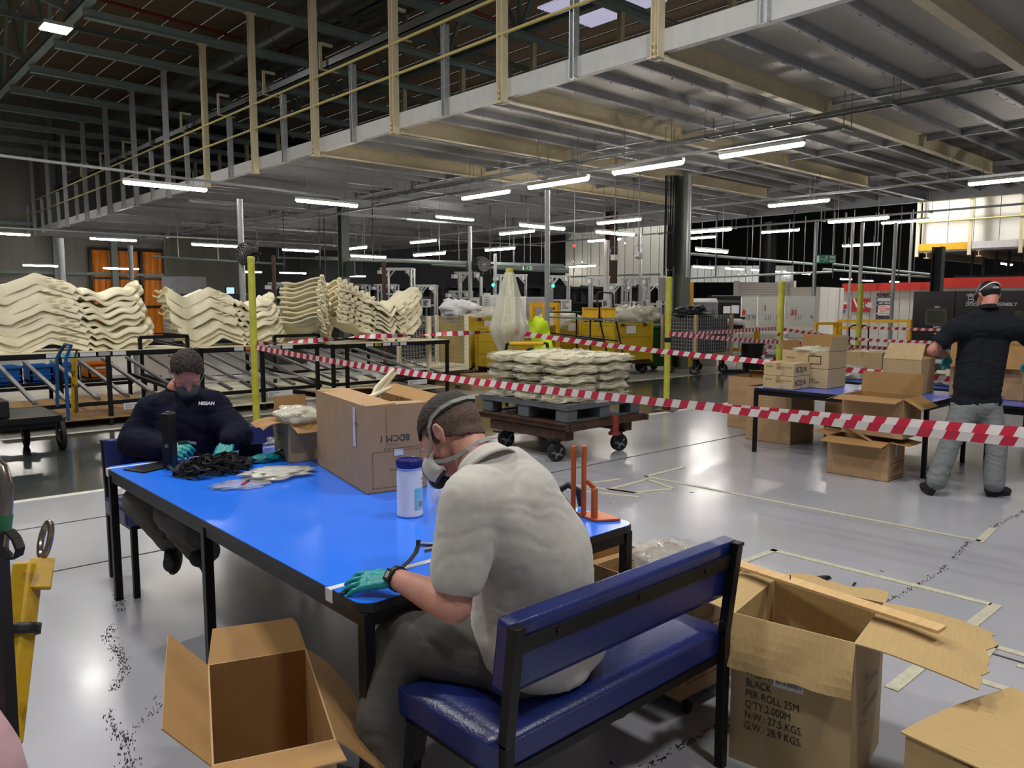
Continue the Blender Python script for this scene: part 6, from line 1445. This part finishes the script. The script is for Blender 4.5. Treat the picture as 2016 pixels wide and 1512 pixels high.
# =====================================================================  far workstations
W_ = ((758, 810, 529, 22, 'just right of the brown pole'), (744, 778, 561, 24, 'low one behind the jagged mouldings'), (824, 856, 562, 23, 'above the mesh cage'), (904, 946, 537, 20.5, 'left of the bag-draped post, the tall one'), (892, 926, 574, 21, 'left of the bag-draped post, the low one'), (985, 1035, 542, 22, 'behind the bag-draped post'), (1087, 1120, 544, 21, 'right of the bright steel pole'), (1165, 1197, 546, 21, 'left of the slim brown column'), (1232, 1275, 549, 20.5, 'with the loop of cable'), (1208, 1241, 560, 23, 'between the pale pole and the cable loop'), (688, 692+28, 561, 25, 'beside the control box column'), (1278, 1310, 560, 24, 'just left of the pale blue board'), (538, 571, 558, 20, 'over the stack behind the tall yellow post'))
for i, (u0, u1, vt, D, lab) in enumerate(W_):
    a, b = fl(u0, 600, D), fl(u1, 600, D); zt = zat(vt, D); t = thing('workstation', 'aluminium workstation frame '+lab, 'workstation', (a+b)/2); bk = _fh*.7
    mb = MB(); w = .05
    for q in (a, b, a+bk, b+bk): mb.beam(q, q+_z*zt, w, w)
    for o in (Vector((0, 0, 0)), bk):
        mb.beam(a+o+_z*zt-_r*.12, b+o+_z*zt+_r*.05, w, w); mb.beam(a+o+_z*(zt-.25), a+o+_r*.2+_z*zt, w*.7, w*.7); mb.beam(b+o+_z*(zt-.25), b+o-_r*.2+_z*zt, w*.7, w*.7); mb.beam(a+o+_z*(zt*.72), b+o+_z*(zt*.72), w, w)
    mb.beam(a+_z*zt, a+bk+_z*zt, w, w); mb.beam(b+_z*zt, b+bk+_z*zt, w, w); obj('frame', mb, 'galv_bright', t)
    mb = MB(); mb.beam(a-_r*.3+_z*.92+bk*.4, b+_r*.3+_z*.92+bk*.4, .8, .06); obj('worktop', mb, 'galv', t)
    mb = MB(); mb.beam(a-_r*.25+_z*.45+bk*.4, b+_r*.25+_z*.45+bk*.4, .7, .86); obj('cabinet', mb, 'wall_dark', t)
    mb = MB(); mb.box(a-_r*.12+_z*(zt-.1), (.12, .12, .1)); mb.box(b-_r*.1+_z*(zt-.08), (.1, .1, .1)); obj('driver_unit', mb, 'label_white', t)
    rr = random.Random(i); mb = MB()
    for k in range(6): mb.box(a.lerp(b, rr.random())+bk*rr.random()+_z*(1.02+rr.random()*.12), (rr.uniform(.08, .3), rr.uniform(.08, .3), rr.uniform(.06, .3)))
    obj('clutter', mb, rr.choice(('mask_grey', 'galv', 'wall_dark')), t)['kind'] = 'stuff'
for i, (u0, u1, v0, v1, D) in enumerate(((831, 848, 589, 605, 19.5), (925, 944, 588, 607, 18.5), (1104, 1125, 590, 612, 18.5), (1185, 1201, 590, 606, 18.5), (1240, 1251, 593, 606, 18.5), (1263, 1277, 590, 608, 18.5), (952, 966, 577, 612, 19.5), (970, 984, 580, 620, 19.2))):
    t = thing('notice_sheet', 'white notice sheet clipped up among the far workstations, %s from the left' % ('first', 'fourth', 'fifth', 'sixth', 'seventh', 'last', 'second', 'third')[i], 'sheet', dq((u0+u1)/2, (v0+v1)/2, D)); mb = MB(); h = (v1-v0)*D/FPX; mb.beam(dq(u0, (v0+v1)/2, D), dq(u1, (v0+v1)/2, D), .008, h); obj('paper', mb, 'label_white', t)
    rr = random.Random(i); mb = MB(); 
    for k in range(6): a, b = dq(u0+2, v0+3+k*(v1-v0-5)/6, D-.02), dq(u0+2+rr.uniform(.4, .9)*(u1-u0-4), v0+3+k*(v1-v0-5)/6, D-.02); mb.beam(a, b, .002, .012)
    obj('printed_line', mb, 'mask_grey', t)['kind'] = 'stuff'
    mb = MB(); mb.beam(dq((u0+u1)/2, v1, D+.05), fl((u0+u1)/2, v1, D+.05), .03, .03); obj('stand', mb, 'galv', t)
# dark conveyors, shelves and cabinets deeper in
rr = random.Random(12)
for i, (u, D, w, h, m, lab) in enumerate(((560, 27, 3, 1.6, 'mask_grey', 'long grey machine behind the tall yellow post'), (420, 26, 2.2, 1.9, 'mask_grey', 'grey control cabinets behind the navy man'), (365, 30, 1.4, 2.6, 'mezz_grey', 'pale grey electrical cabinets right of the orange door'), (620, 28, 2, 1.7, 'wall_dark', 'dark machine behind the jumbled mouldings'), (1000, 19.6, .9, 1.75, 'mask_white', 'white wrapped cabinet behind the bag-draped post'), (1042, 20.5, 1.0, 1.75, 'mezz_grey', 'pale sloped cabinet right of the bag-draped post'), (968, 20.8, .5, 1.8, 'mask_white', 'pale cabinet with blue safety signs'))):
    p = fl(u, 600, D); t = thing('machine_cabinet', lab, 'cabinet', p); Mz = Matrix.Rotation(HEAD-R(90), 3, 'Z'); mb = MB(); mb.box(p+_z*h/2, (w, .8, h), Mz); obj('body', mb, m, t, bevel=.02)
    mb = MB()
    for k in range(max(1, int(w/.6))): mb.box(p-_fh*.41+_r*(-w/2+.3+k*.6)+_z*h*.5, (.5, .02, h*.85), Mz)
    obj('door', mb, m, t)
t = thing('monitor', 'lit computer screen among the grey cabinets behind the navy man', 'monitor', dq(453, 573, 25)); mb = MB(); mb.beam(dq(444, 573, 25), dq(463, 573, 25), .06, .28); obj('case', mb, 'black_plastic', t); mb = MB(); mb.beam(dq(446, 572, 24.94), dq(461, 572, 24.94), .01, .20); obj('screen', mb, 'screen', t)
for k in range(7):
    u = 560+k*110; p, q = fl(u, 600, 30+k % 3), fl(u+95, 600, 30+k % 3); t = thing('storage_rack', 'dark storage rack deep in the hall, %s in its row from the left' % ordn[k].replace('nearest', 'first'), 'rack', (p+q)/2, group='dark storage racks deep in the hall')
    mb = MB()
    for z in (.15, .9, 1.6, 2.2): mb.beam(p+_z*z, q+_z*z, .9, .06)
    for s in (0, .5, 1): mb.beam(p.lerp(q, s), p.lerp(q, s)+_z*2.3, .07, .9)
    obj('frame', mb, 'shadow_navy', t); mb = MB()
    for j in range(12): s = rr.random(); z = rr.choice((.18, .93, 1.63)); hh = rr.uniform(.2, .5); mb.box(p.lerp(q, s)+_z*(z+hh/2), (.35, .35, hh))
    obj('load', mb, rr.choice(('mask_grey', 'wall_dark', 'galv')), t)['kind'] = 'stuff'
# pipes and beams below the deck deep in the hall
for k, (u0, v0, u1, v1, D, r) in enumerate(((620, 508, 1110, 524, 27, .07), (850, 518, 1120, 533, 28, .10), (300, 505, 560, 520, 27, .04), (1120, 545, 1300, 540, 26, .03), (1350, 548, 1640, 535, 28, .04), (1360, 500, 1600, 520, 29, .05), (1640, 520, 1830, 540, 26, .04), (1620, 530, 1830, 546, 27, .04))):
    a, b = dq(u0, v0, D), dq(u1, v1, D); t = thing('service_pipe', 'horizontal service pipe under the far deck, %s' % ('long one above the jagged mouldings', 'thick one left of the green exit sign', 'thin one right of the orange door', 'thin one over the far workstations', 'one across the bright far wall', 'one above the bright far wall', 'upper one over the red-banded booth', 'lower one over the red-banded booth')[k], 'pipe', a); mb = MB(); mb.cyl(a, b, r, 8); obj('run', mb, 'roof_truss', t, True)
    mb = MB()
    for s in (.2, .5, .8): q = a.lerp(b, s); mb.cyl(q, Vector((q.x, q.y, 4.7)), .012, 6)
    obj('hanger', mb, 'galv', t)['kind'] = 'stuff'
rr = random.Random(3)
for k in range(16):
    u = (560, 630, 640, 735, 965, 1010, 1130, 1410, 1470, 1560, 1640, 1720, 1770, 1800, 1735, 1660)[k]; D = 24+rr.random()*4; a = dq(u, 520, D); a.z = 4.7; b = Vector((a.x, a.y, 2.4+rr.random()*.6)); t = thing('drop_conduit', 'thin vertical conduit hanging from the deck above the hall, %s from the left' % ordn[sorted((560, 630, 640, 735, 965, 1010, 1130, 1410, 1470, 1560, 1640, 1720, 1770, 1800, 1735, 1660)).index(u)].replace('nearest', 'first'), 'conduit', b, group='thin conduits hanging from the deck'); mb = MB(); mb.cyl(b, a, .018, 8); obj('tube', mb, 'mask_grey', t, True)
# far bright wall with panels, grey cladding
def farwall(name, u0, u1, D, z0, z1, m, n, label=None):
    t = thing(name, None, None, fl((u0+u1)/2, 600, D), kind='structure')
    for k in range(n):
        a, b = fl(u0+(u1-u0)*k/n+.5, 600, D), fl(u0+(u1-u0)*(k+1)/n-.5, 600, D); mb = MB(); mb.beam(a+_z*(z0+z1)/2, b+_z*(z0+z1)/2, .06, z1-z0); obj('panel', mb, m, t)
farwall('wall_partition', 1358, 1560, 40, 2.65, 3.5, 'wall_far_light', 15)
farwall('wall_partition', 1112, 1312, 34, 2.3, 5.0, 'wall_grey', 12)
farwall('wall_partition', 190+140, 480, 36, 1.5, 4.8, 'wall_grey', 6)
# =====================================================================  door-panel trolleys, board, booth
D = 22; fr_ = thing('damage_board', 'black board with orange heading and striped chevrons beside the white doors', 'board', fl(1427, 600, D))
def panel(par, name, u0, u1, v0, v1, D, m, th=.03):
    mb = MB(); mb.beam(dq(u0, (v0+v1)/2, D), dq(u1, (v0+v1)/2, D), th, (v1-v0)*D/FPX*1.0); return obj(name, mb, m, par)
panel(fr_, 'panel', 1393, 1461, 583, 628, D, 'panel_black'); text('Secondary Damage Management Board', 'printed_text', fr_, dq(1395, 589, D-.03), _r, _z, .085, 'crate_orange', sx=.66)
mb = MB()
for k in range(12): a = dq(1413+k*3.9, 595.5, D-.03); b = dq(1416+k*3.9, 590.8, D-.03); mb.beam(a, b, .002, .03, -_fh)
obj('chevron', mb, 'foam', fr_)['kind'] = 'stuff'
for u0, u1, v0, v1 in ((1424, 1438, 603, 617), (1440, 1455, 601, 617)): panel(fr_, 'paper', u0, u1, v0, v1, D-.04, 'label_white', .01)
mb = MB()
for u in (1396, 1459): q = fl(u, 600, D); mb.box(q+_z*.6, (.06, .06, 1.2))
obj('leg', mb, 'galv', fr_)
D = 19.5; t = thing('control_cabinet', 'pale grey control cabinet with sloping top above the mesh cage', 'cabinet', fl(1388, 600, D)); a, b = fl(1364, 600, D), fl(1414, 600, D)
mb = MB(); w = (b-a); zt = zat(595, D)
P = [(0, 0), (0, zt), (.15, zt+.1), (.5, zt+.1), (.5, 0)]
mb.prism([Vector(p+(0,)) for p in P], lambda p: a+_fh*p.x+_z*p.y, lambda p: b+_fh*p.x+_z*p.y); obj('body', mb, 'mezz_grey', t, bevel=.01)
mb = MB()
for s in (.2, .8):
    for k in range(3): mb.beam(a.lerp(b, s-.06)+_z*(zt-.2-.04*k)-_fh*.01, a.lerp(b, s+.06)+_z*(zt-.2-.04*k)-_fh*.01, .01, .012)
obj('louvre', mb, 'mask_grey', t)
# yellow barrier with white bumper
def yrail(label, pts, D, posts, vz):
    t = thing('safety_barrier', label, 'barrier', fl(pts[0], 600, D if not isinstance(D, tuple) else D[0])); mb = MB()
    d0, d1 = D if isinstance(D, tuple) else (D, D)
    for v in vz: mb = MB(); mb.beam(dq(pts[0], v[0], d0), dq(pts[1], v[1], d1), .06, .08); obj('rail', mb, 'safety_yellow', t)
    for u, dd in posts: q = fl(u, 600, dd); mb = MB(); zt = dq(u, vz[0][0], dd).z+.04; mb.box(q+_z*zt/2, (.10, .10, zt)); obj('post', mb, 'safety_yellow', t)
    return t
yrail('yellow barrier in front of the damage board', (1420, 1494), (18.2, 18.2), ((1492, 18.2), (1424, 18.2)), ((648, 649), (688, 690)))
t = thing('bumper', 'white and black car bumper resting on the yellow barrier', 'bumper', dq(1445, 640, 18.4)); mb = MB(); mb.grid(16, 6, lambda u, v: dq(1421+46*u, 627+16*v, 18.4-.35*math.sin(math.pi*u)-.08*math.sin(math.pi*v)), .02); obj('shell', mb, 'label_white', t, 'all'); panel(t, 'grille', 1424, 1462, 640, 647, 18.0, 'black_plastic', .1); panel(t, 'trim', 1424, 1466, 624, 628, 18.3, 'black_plastic', .12)
p = fl(1484, 600, 18.0); t = thing('waste_bin', 'black waste bin behind the yellow barrier post', 'bin', p); mb = MB(); mb.lathe([(.2, .01), (.26, .62), (.28, .62), (.28, .66), (.24, .66)], p, 24); obj('body', mb, 'black_plastic', t, True)
t = thing('broom', 'broom standing by the black waste bin', 'broom', fl(1452, 600, 17.6)); p = fl(1452, 600, 17.6); mb = MB(); mb.beam(p-_r*.25+_z*.04, p+_r*.2+_z*.04, .10, .07); obj('head', mb, 'black_plastic', t); mb = MB(); mb.cyl(p+_z*.07, dq(1464, 655, 17.8), .014, 8); obj('stick', mb, 'wood', t, True)
# white vehicle doors on trolleys
for i, (u0, u1, v0, v1, num, D) in enumerate(((1459, 1489, 584, 643, '8', 21.0), (1491, 1537, 584, 643, '1', 20.6), (1544, 1603, 583, 643, '31', 20.2))):
    t = thing('door_trolley', 'white trolley panel with a red number, %s' % ('the partly hidden leftmost one' , 'the middle one with a single digit', 'the wide one with two digits')[i], 'trolley', fl((u0+u1)/2, 600, D)); panel(t, 'panel', u0, u1, v0, v1, D, 'mask_white', .08); panel(t, 'lower_panel', u0+2, u1-2, 636, 650, D-.05, 'booth_white', .04)
    text(num, 'printed_text', t, dq(u0+(2 if i == 0 else 12 if i == 1 else 12), (611 if num == '1' else 620), D-.06), _r, _z, .19, 'num_red', weight=.006)
    mb = MB()
    for k in range(3): u = u0+(u1-u0)*(.36+.1*k); mb.beam(dq(u, 591, D-.05), dq(u, 600, D-.05), .006, .01); mb.beam(dq(u, 619, D-.05), dq(u, 630, D-.05), .006, .01)
    for k in range(3): mb.beam(dq(u1-8+k*2.5, 621, D-.06), dq(u1-8+k*2.5, 627, D-.06), .006, .02)
    mb.beam(dq(u0+4, 587, D-.05), dq(u0+11, 587, D-.05), .006, .04); obj('slot', mb, 'mask_grey', t)['kind'] = 'stuff'
    mb = MB()
    for v in (655, 668, 690): mb.beam(dq(u0-2, v, D), dq(u1+4, v, D), .5, .05)
    for u in (u0+2, u1-2): mb.beam(dq(u, 645, D), fl(u, 600, D)+_z*.14, .05, .05)
    obj('frame', mb, 'mask_white', t)
    for u in (u0+4, u1-4): q = fl(u, 600, D-.1); castor(t, q.x, q.y, .09, .16)
    if i == 0: pass
t = thing('small_dolly', 'low white dolly marked 5 in red below the numbered doors', 'dolly', fl(1520, 600, 18.6)); panel(t, 'panel', 1501, 1512, 682, 698, 18.6, 'label_white'); panel(t, 'frame', 1500, 1545, 697, 703, 18.6, 'galv', .4); text('5', 'printed_text', t, dq(1503, 696, 18.55), _r, _z, .16, 'num_red', weight=.004)
for u in (1506, 1540): q = fl(u, 600, 18.5); castor(t, q.x, q.y, .06, .12)
# roller shutter booth behind
D = 26; t = thing('shutter_housing', 'beige slatted roller shutter housing above the numbered doors', 'shutter', fl(1503, 600, D))
for k in range(6): panel(t, 'slat', 1452, 1558, 556.5+k*4.6, 560.6+k*4.6, D, 'booth', .05)
for u in (1449, 1560): q = fl(u, 600, D); mb = MB(); mb.box(q+_z*zat(553, D)/2, (.14, .14, zat(553, D))); obj('guide', mb, 'booth', t)
panel(t, 'back_wall', 1400, 1560, 582, 690, D+.1, 'booth', .05)
t = thing('white_booth', 'plain off-white booth wall left of the red-banded booth', 'booth', fl(1615, 600, 25)); 
a, b, c = fl(1556, 600, 25.5), fl(1612, 600, 24.5), fl(1659, 600, 26.5); zt = 2.10
for p, q in ((a, b), (b, c)):
    n = 3
    for k in range(n): mb = MB(); mb.beam(p.lerp(q, k/n)+_z*zt/2, p.lerp(q, (k+1)/n-.006)+_z*zt/2, .06, zt); obj('wall_panel', mb, 'booth_white', t)
# red-banded booth: face at x = 28
BX = 28.0
def bp(u, v): return onx(u, v, BX)
y0, y1 = bp(1658, 600).y, bp(1832, 600).y; zt = bp(1740, 572).z; zr = bp(1740, 557).z
t = thing('booth', 'pale grey panelled booth with a red fascia, V ONE sign and poster', 'booth', (BX, (y0+y1)/2, 0)); n = 9
for k in range(n): a, b = y0+(y1-y0)*k/n, y0+(y1-y0)*(k+1)/n; mb = MB(); mb.b2((BX, a-.008, 0), (BX+.08, b+.008, zt)); obj('wall_panel', mb, 'booth', t)
mb = MB(); mb.b2((BX-.06, y0, zt), (BX+.1, y1, zr)); obj('fascia', mb, 'red_band', t)
ya, yb = bp(1838, 600).y, -3.0; mb = MB(); mb.b2((BX-.06, ya, zt+.05), (BX+.1, yb, zr+.12)); obj('fascia', mb, 'red_band', t); mb = MB(); mb.b2((BX, ya, 0), (BX+.08, yb, zt+.05)); obj('wall_panel', mb, 'booth', t)
mb = MB(); mb.b2((BX+.1, y0, zt), (BX+5, yb, zt+.05)); obj('roof_panel', mb, 'mask_grey', t)
def on_face(x, name, lab, cat, u0, u1, v0, v1, m, th=.02):
    a, b = onx(u0, v1, x), onx(u1, v0, x); tt = thing(name, lab, cat, (x-th, (a.y+b.y)/2, (a.z+b.z)/2)); mb = MB(); mb.b2((x-th, a.y, a.z), (x-.002, b.y, b.z)); obj('plate', mb, m, tt); return tt, a, b
S_Y = (0, -1, 0)
tt, a, b = on_face(BX, 'sign', 'red sign reading V ONE in white on the booth', 'sign', 1677, 1714, 588, 614, 'sign_red'); text('V', 'printed_text', tt, (BX-.022, a.y-.05, a.z+.17), S_Y, _z, .42, 'label_white', weight=.012); text('NE.', 'printed_text', tt, (BX-.022, a.y-.42, a.z+.17), S_Y, _z, .23, 'label_white', weight=.01); text('O', 'printed_text', tt, (BX-.022, a.y-.30, a.z+.17), S_Y, _z, .23, 'label_white', weight=.01)
tt, a, b = on_face(BX, 'poster', 'photo-collage poster reading TOGETHER WE DRIVE on the booth', 'poster', 1724, 1761, 577, 628, 'mask_grey'); rr = random.Random(5)
for mm in ('label_white', 'sign_red', 'ink', 'mezz_grey', 'crate_blue'):
    mb = MB()
    for k in range(26):
        y = rr.uniform(b.y+.03, a.y-.03); z = rr.uniform(a.z+.03, b.z-.03); s = rr.uniform(.02, .05)
        mb.box((BX-.024, y, z), (.002, s*1.6, s))
    obj('picture', mb, mm, tt, fix=False)['kind'] = 'stuff'
H = b.z-a.z; W = a.y-b.y; c = (a.y+b.y)/2
def bar(y0_, y1_, z0_, z1_, m, dx=.028): mb = MB(); mb.b2((BX-dx, y0_, z0_), (BX-dx+.002, y1_, z1_)); obj('text_panel', mb, m, tt)
bar(c-W*.37, c+W*.37, a.z+H*.68, a.z+H*.82, 'mezz_grey', .028); bar(c-W*.37, c+W*.37, a.z+H*.55, a.z+H*.67, 'ink', .028); bar(c-W*.37, c+W*.37, a.z+H*.14, a.z+H*.54, 'label_white', .028)
for s, zz, sz, mm in (('TOGETHER', .71, .10, 'label_white'), ('WE DRIVE', .58, .09, 'label_white'), ('PRODUCT &', .46, .075, 'num_red'), ('CUSTOMER', .37, .075, 'num_red'), ('QUALITY', .28, .075, 'num_red'), ('FORWARD', .19, .075, 'num_red')): text(s, 'printed_text', tt, (BX-.031, c, a.z+H*zz), S_Y, _z, sz, mm, 'CENTER', weight=.002)
tt, a, b = on_face(BX, 'safety_notice', 'small red and white notice at the left edge of the booth', 'notice', 1659, 1668, 596, 608, 'sign_red'); bar_ = MB(); bar_.b2((BX-.024, a.y, b.z-.06), (BX-.021, b.y, b.z+.02)); obj('header', bar_, 'label_white', tt)
tt, a, b = on_face(BX, 'round_sign', 'small round blue mandatory sign at the left edge of the booth', 'sign', 1659, 1666, 609, 616, 'label_white'); mb = MB(); mb.cyl((BX-.024, (a.y+b.y)/2, (a.z+b.z)/2), (BX-.03, (a.y+b.y)/2, (a.z+b.z)/2), .06, 20); obj('disc', mb, 'crate_blue', tt)
yrail('yellow barrier along the foot of the red-banded booth', (1655, 1795), (22.5, 20.5), ((1655, 22.5), (1793, 20.5)), ((632, 632), (645, 647)))
yrail('short yellow barrier left of the booth barrier', (1606, 1648), (22.5, 22.5), ((1647, 22.5), (1607, 22.5)), ((637, 637), (664, 664)))
t = thing('platform_truck', 'platform truck with a hooped black handle before the booth', 'trolley', fl(1690, 700, 17.5)); mb = MB(); D = 17.5; mb.tube([dq(1672, 690, D), dq(1672, 645, D), dq(1680, 640, D), dq(1704, 641, D), dq(1710, 648, D), dq(1709, 690, D)], .018, 8); obj('handle', mb, 'black_steel', t, True); a, b = fl(1665, 600, D), fl(1716, 600, D); mb = MB(); mb.beam(a+_z*.22, b+_z*.22, .8, .06); obj('deck', mb, 'black_steel', t); mb = MB(); mb.beam(dq(1660, 662, D-.3), dq(1686, 697, D-.3), .08, .06); obj('tow_arm', mb, 'rusty_yellow', t)
for q in (a, b): castor(t, q.x, q.y, .08, .17)
# black machine
MX = 24.5; y0 = onx(1797, 600, MX).y; zt = onx(1900, 573, MX).z; t = thing('black_machine', 'long matt black machine cabinet with windows behind the standing man', 'machine', (MX, 4, 0))
ys = [y0, onx(1880, 600, MX).y, onx(1965, 600, MX).y, -2.0]
for a, b in zip(ys, ys[1:]): mb = MB(); mb.b2((MX, a-.01, 0), (MX+1.5, b+.01, zt)); obj('body_panel', mb, 'panel_black', t)
tt = t; 
for (u0, u1, v0, v1) in ((1821, 1866, 608, 640), (1996, 2060, 612, 640)):
    a, b = onx(u0, v1, MX), onx(u1, v0, MX); mb = MB(); mb.b2((MX-.02, a.y, a.z), (MX-.005, b.y, b.z)); o = obj('window', mb, 'mask_grey', t); mb = MB(); mb.b2((MX-.024, a.y-.06, a.z+.06), (MX-.02, b.y+.06, b.z-.06)); obj('pane', mb, mat('smoked_glass', '3c4034', .1, spec=.8) if 'smoked_glass' not in M else 'smoked_glass', o)
def mt(s, u, v, sz, al='LEFT'): text(s, 'printed_text', t, onx(u, v, MX-.003), S_Y, _z, sz, 'label_white', al, weight=.003)
mt('NISSAN SUNDERLAND', 1903, 582.5, .085); mt('DOOR SUB ASSEMBLY', 1901, 602, .13); mt('GPU', 1840, 606, .07); mt('SAFETY', 1837, 645, .06)
p = onx(1911, 589, MX-.01); mb = MB(); mb.tube([p+Vector((0, math.cos(a)*.085, math.sin(a)*.085)) for a in [R(30+k*15) for k in range(21)]], .012, 6); mb.box(p+Vector((-.005, -.02, 0)), (.02, .16, .025)); obj('emblem', mb, 'label_white', t)
# shelving with yellow labels above the black machine
t = thing('cable_shelf', 'dark rack of hanging cables and yellow tags above the black machine', 'rack', (26.5, 5, 2.4)); rr = random.Random(8); mb = MB(); mb2 = MB()
for k in range(26): y = 9.0-k*.36; mb.cyl((29.5, y, 2.5), (29.5, y, 3.6), rr.uniform(.02, .06), 6); 
for k in range(14): y = 6.5-k*.4; mb2.box((29.3, y, 2.9+rr.uniform(-.08, .12)), (.03, .10, .16))
mb.b2((29.4, 9.5, 2.44), (30.2, -1, 2.52)); obj('rack_frame', mb, 'wall_dark', t)['kind'] = 'stuff'; obj('tag', mb2, 'line_yellow', t)['kind'] = 'stuff'
# raised white structure
UX = 28.5; zb = onx(1900, 490, UX).z; y0 = onx(1808, 450, UX).y; t = thing('raised_room', 'white panelled raised platform room with pale rails, upper right', 'platform', (UX, y0-3, zb))
ys = [y0]+[onx(u, 450, UX).y for u in (1860, 1911, 1962, 2012)]+[onx(2012, 450, UX).y-2.5*k for k in (1, 2, 3)]
for i, (a, b) in enumerate(zip(ys, ys[1:])): mb = MB(); mb.b2((UX+.3, a-.01, zb+.1), (UX+.36, b+.01, zb+4)); obj('wall_panel', mb, 'raised_white', t) if 'raised_white' in M else obj('wall_panel', mb, mat('raised_white', 'dcdad2', .55, var=.02), t)
for i, (a, b) in enumerate(zip(ys[::2], ys[2::2]+[ys[-1]])):
    if a == b: continue
    mb = MB(); mb.b2((UX-.03, a, zb), (UX+.03, b, zb+.22)); obj('kick_plate', mb, 'safety_yellow' if i == 0 else 'mezz_white', t)
    mb = MB(); mb.b2((UX-.05, a-.05, zb-.2), (UX+.05, a+.05, zb+2.4)); obj('post', mb, 'mezz_cream', t)
for z in (.95, 1.65, 2.3): mb = MB(); mb.cyl((UX-.05, ys[0], zb+z), (UX-.05, ys[-1], zb+z), .03, 8); obj('handrail', mb, 'rail_yellow', t, True)
mb = MB(); mb.b2((UX, ys[0], zb-.06), (UX+6, ys[-1], zb)); obj('floor_plate', mb, 'mezz_grey', t)
for k in range(5): mb = MB(); y = ys[0]-.3-k*1.6; mb.ibeam((UX, y, zb-.16), (UX+6, y, zb-.16), .15, .2); obj('beam', mb, 'mezz_cream', t)
# fire exit signs
def exit_sign(lab, u0, u1, v0, v1, D, m):
    a, b = dq(u0, v1, D), dq(u1, v0, D); t = thing('exit_sign', lab, 'sign', (a+b)/2); mb = MB(); h = (v1-v0)*D/FPX; mb.beam(dq(u0, (v0+v1)/2, D), dq(u1, (v0+v1)/2, D), .05, h); obj('plate', mb, m, t)
    W = (u1-u0)*D/FPX; F = lambda x, y: a+_r*(W*x)+_z*(h*y)-_fh*.035
    for k, s in enumerate(('FIRE', 'EXIT')): text(s, 'printed_text', t, F(.68, .58-.46*k), _r, _z, h*.36, 'label_white', weight=.002)
    mb = MB(); mb.beam(F(.10, .12), F(.10, .88), W*.12, .004, -_fh); mb.beam(F(.19, .5), F(.42, .45), .004, h*.05); obj('door_symbol', mb, 'label_white', t)
    mb = MB(); mb.ball(F(.54, .82), h*.08, 8); 
    for p_, q_ in (((.52, .72), (.48, .40)), ((.52, .68), (.60, .55)), ((.52, .68), (.43, .58)), ((.48, .42), (.56, .30)), ((.56, .30), (.55, .14)), ((.48, .42), (.44, .26)), ((.44, .26), (.37, .18))): mb.beam(F(*p_), F(*q_), .006, h*.075, -_fh)
    obj('running_figure', mb, 'label_white', t, fix=False)
    mb = MB()
    for x in (.2, .8): q = F(x, 1); mb.cyl(q, Vector((q.x, q.y, 4.65)), .008, 6)
    obj('chain', mb, 'galv', t)
exit_sign('green FIRE EXIT sign hanging over the white booth', 1605, 1645, 502, 518, 22, 'sign_green')
exit_sign('dim green FIRE EXIT sign behind the bag-draped post', 1028, 1048, 523, 533, 24, 'bin_green')
c = dq(1131, 484, 17); t = thing('alarm_beacon', 'small glowing red beacon under the deck, right of the bright steel pole', 'beacon', c); mb = MB(); mb.ball(c, .035, 10); obj('lens', mb, 'led_red', t, True); mb = MB(); mb.cyl(c, Vector((c.x, c.y, 4.65)), .01, 6); obj('stem', mb, 'galv', t)
for u, v, D, lab in ((1089, 563, 20.3, 'right of the bright steel pole'), (971, 561, 20, 'left of the bag-draped post')): c = dq(u, v, D); t = thing('signal_lamp', 'small green signal lamp '+lab, 'lamp', c); mb = MB(); mb.ball(c, .045, 10); obj('lens', mb, 'led_green', t, True); mb = MB(); mb.cyl(Vector((c.x, c.y, .95)), c, .012, 6); obj('stem', mb, 'galv', t)
for i, (u, v) in enumerate(((1210, 507), (1257, 503))): c = dq(u, v, 16.5); t = thing('camera_box', 'white junction box hanging on a conduit, %s one of two right of the pale pole' % ('left', 'right')[i], 'box', c); mb = MB(); mb.box(c, (.14, .12, .12), Matrix.Rotation(.4*i, 3, 'Y')); obj('case', mb, 'label_white', t, bevel=.01); mb = MB(); mb.cyl(c, Vector((c.x, c.y, 4.65)), .014, 6); mb.tube([c+_z*.1+_r*.1*math.cos(a)+_z*.13*math.sin(a) for a in [k*.5 for k in range(13)]], .006, 5); obj('cable', mb, 'galv', t)
# cartons on the floor past the walkway, cans
p = at(880, 782, 0); carton('carton', 'brown carton on the floor past the walkway, right of the end rack', (9.2, 11.0), .50, .45, .28, R(-10), closed=True); carton('carton', 'second brown carton on the floor behind the end rack post', (8.75, 11.6), .5, .4, .28, R(5), closed=True)
c = at(1405, 722, 0); 

for o in S.objects:
    if o.get('label') and not 4 <= len(o['label'].split()) <= 16: print('LABELLEN', o.name, o['label'])
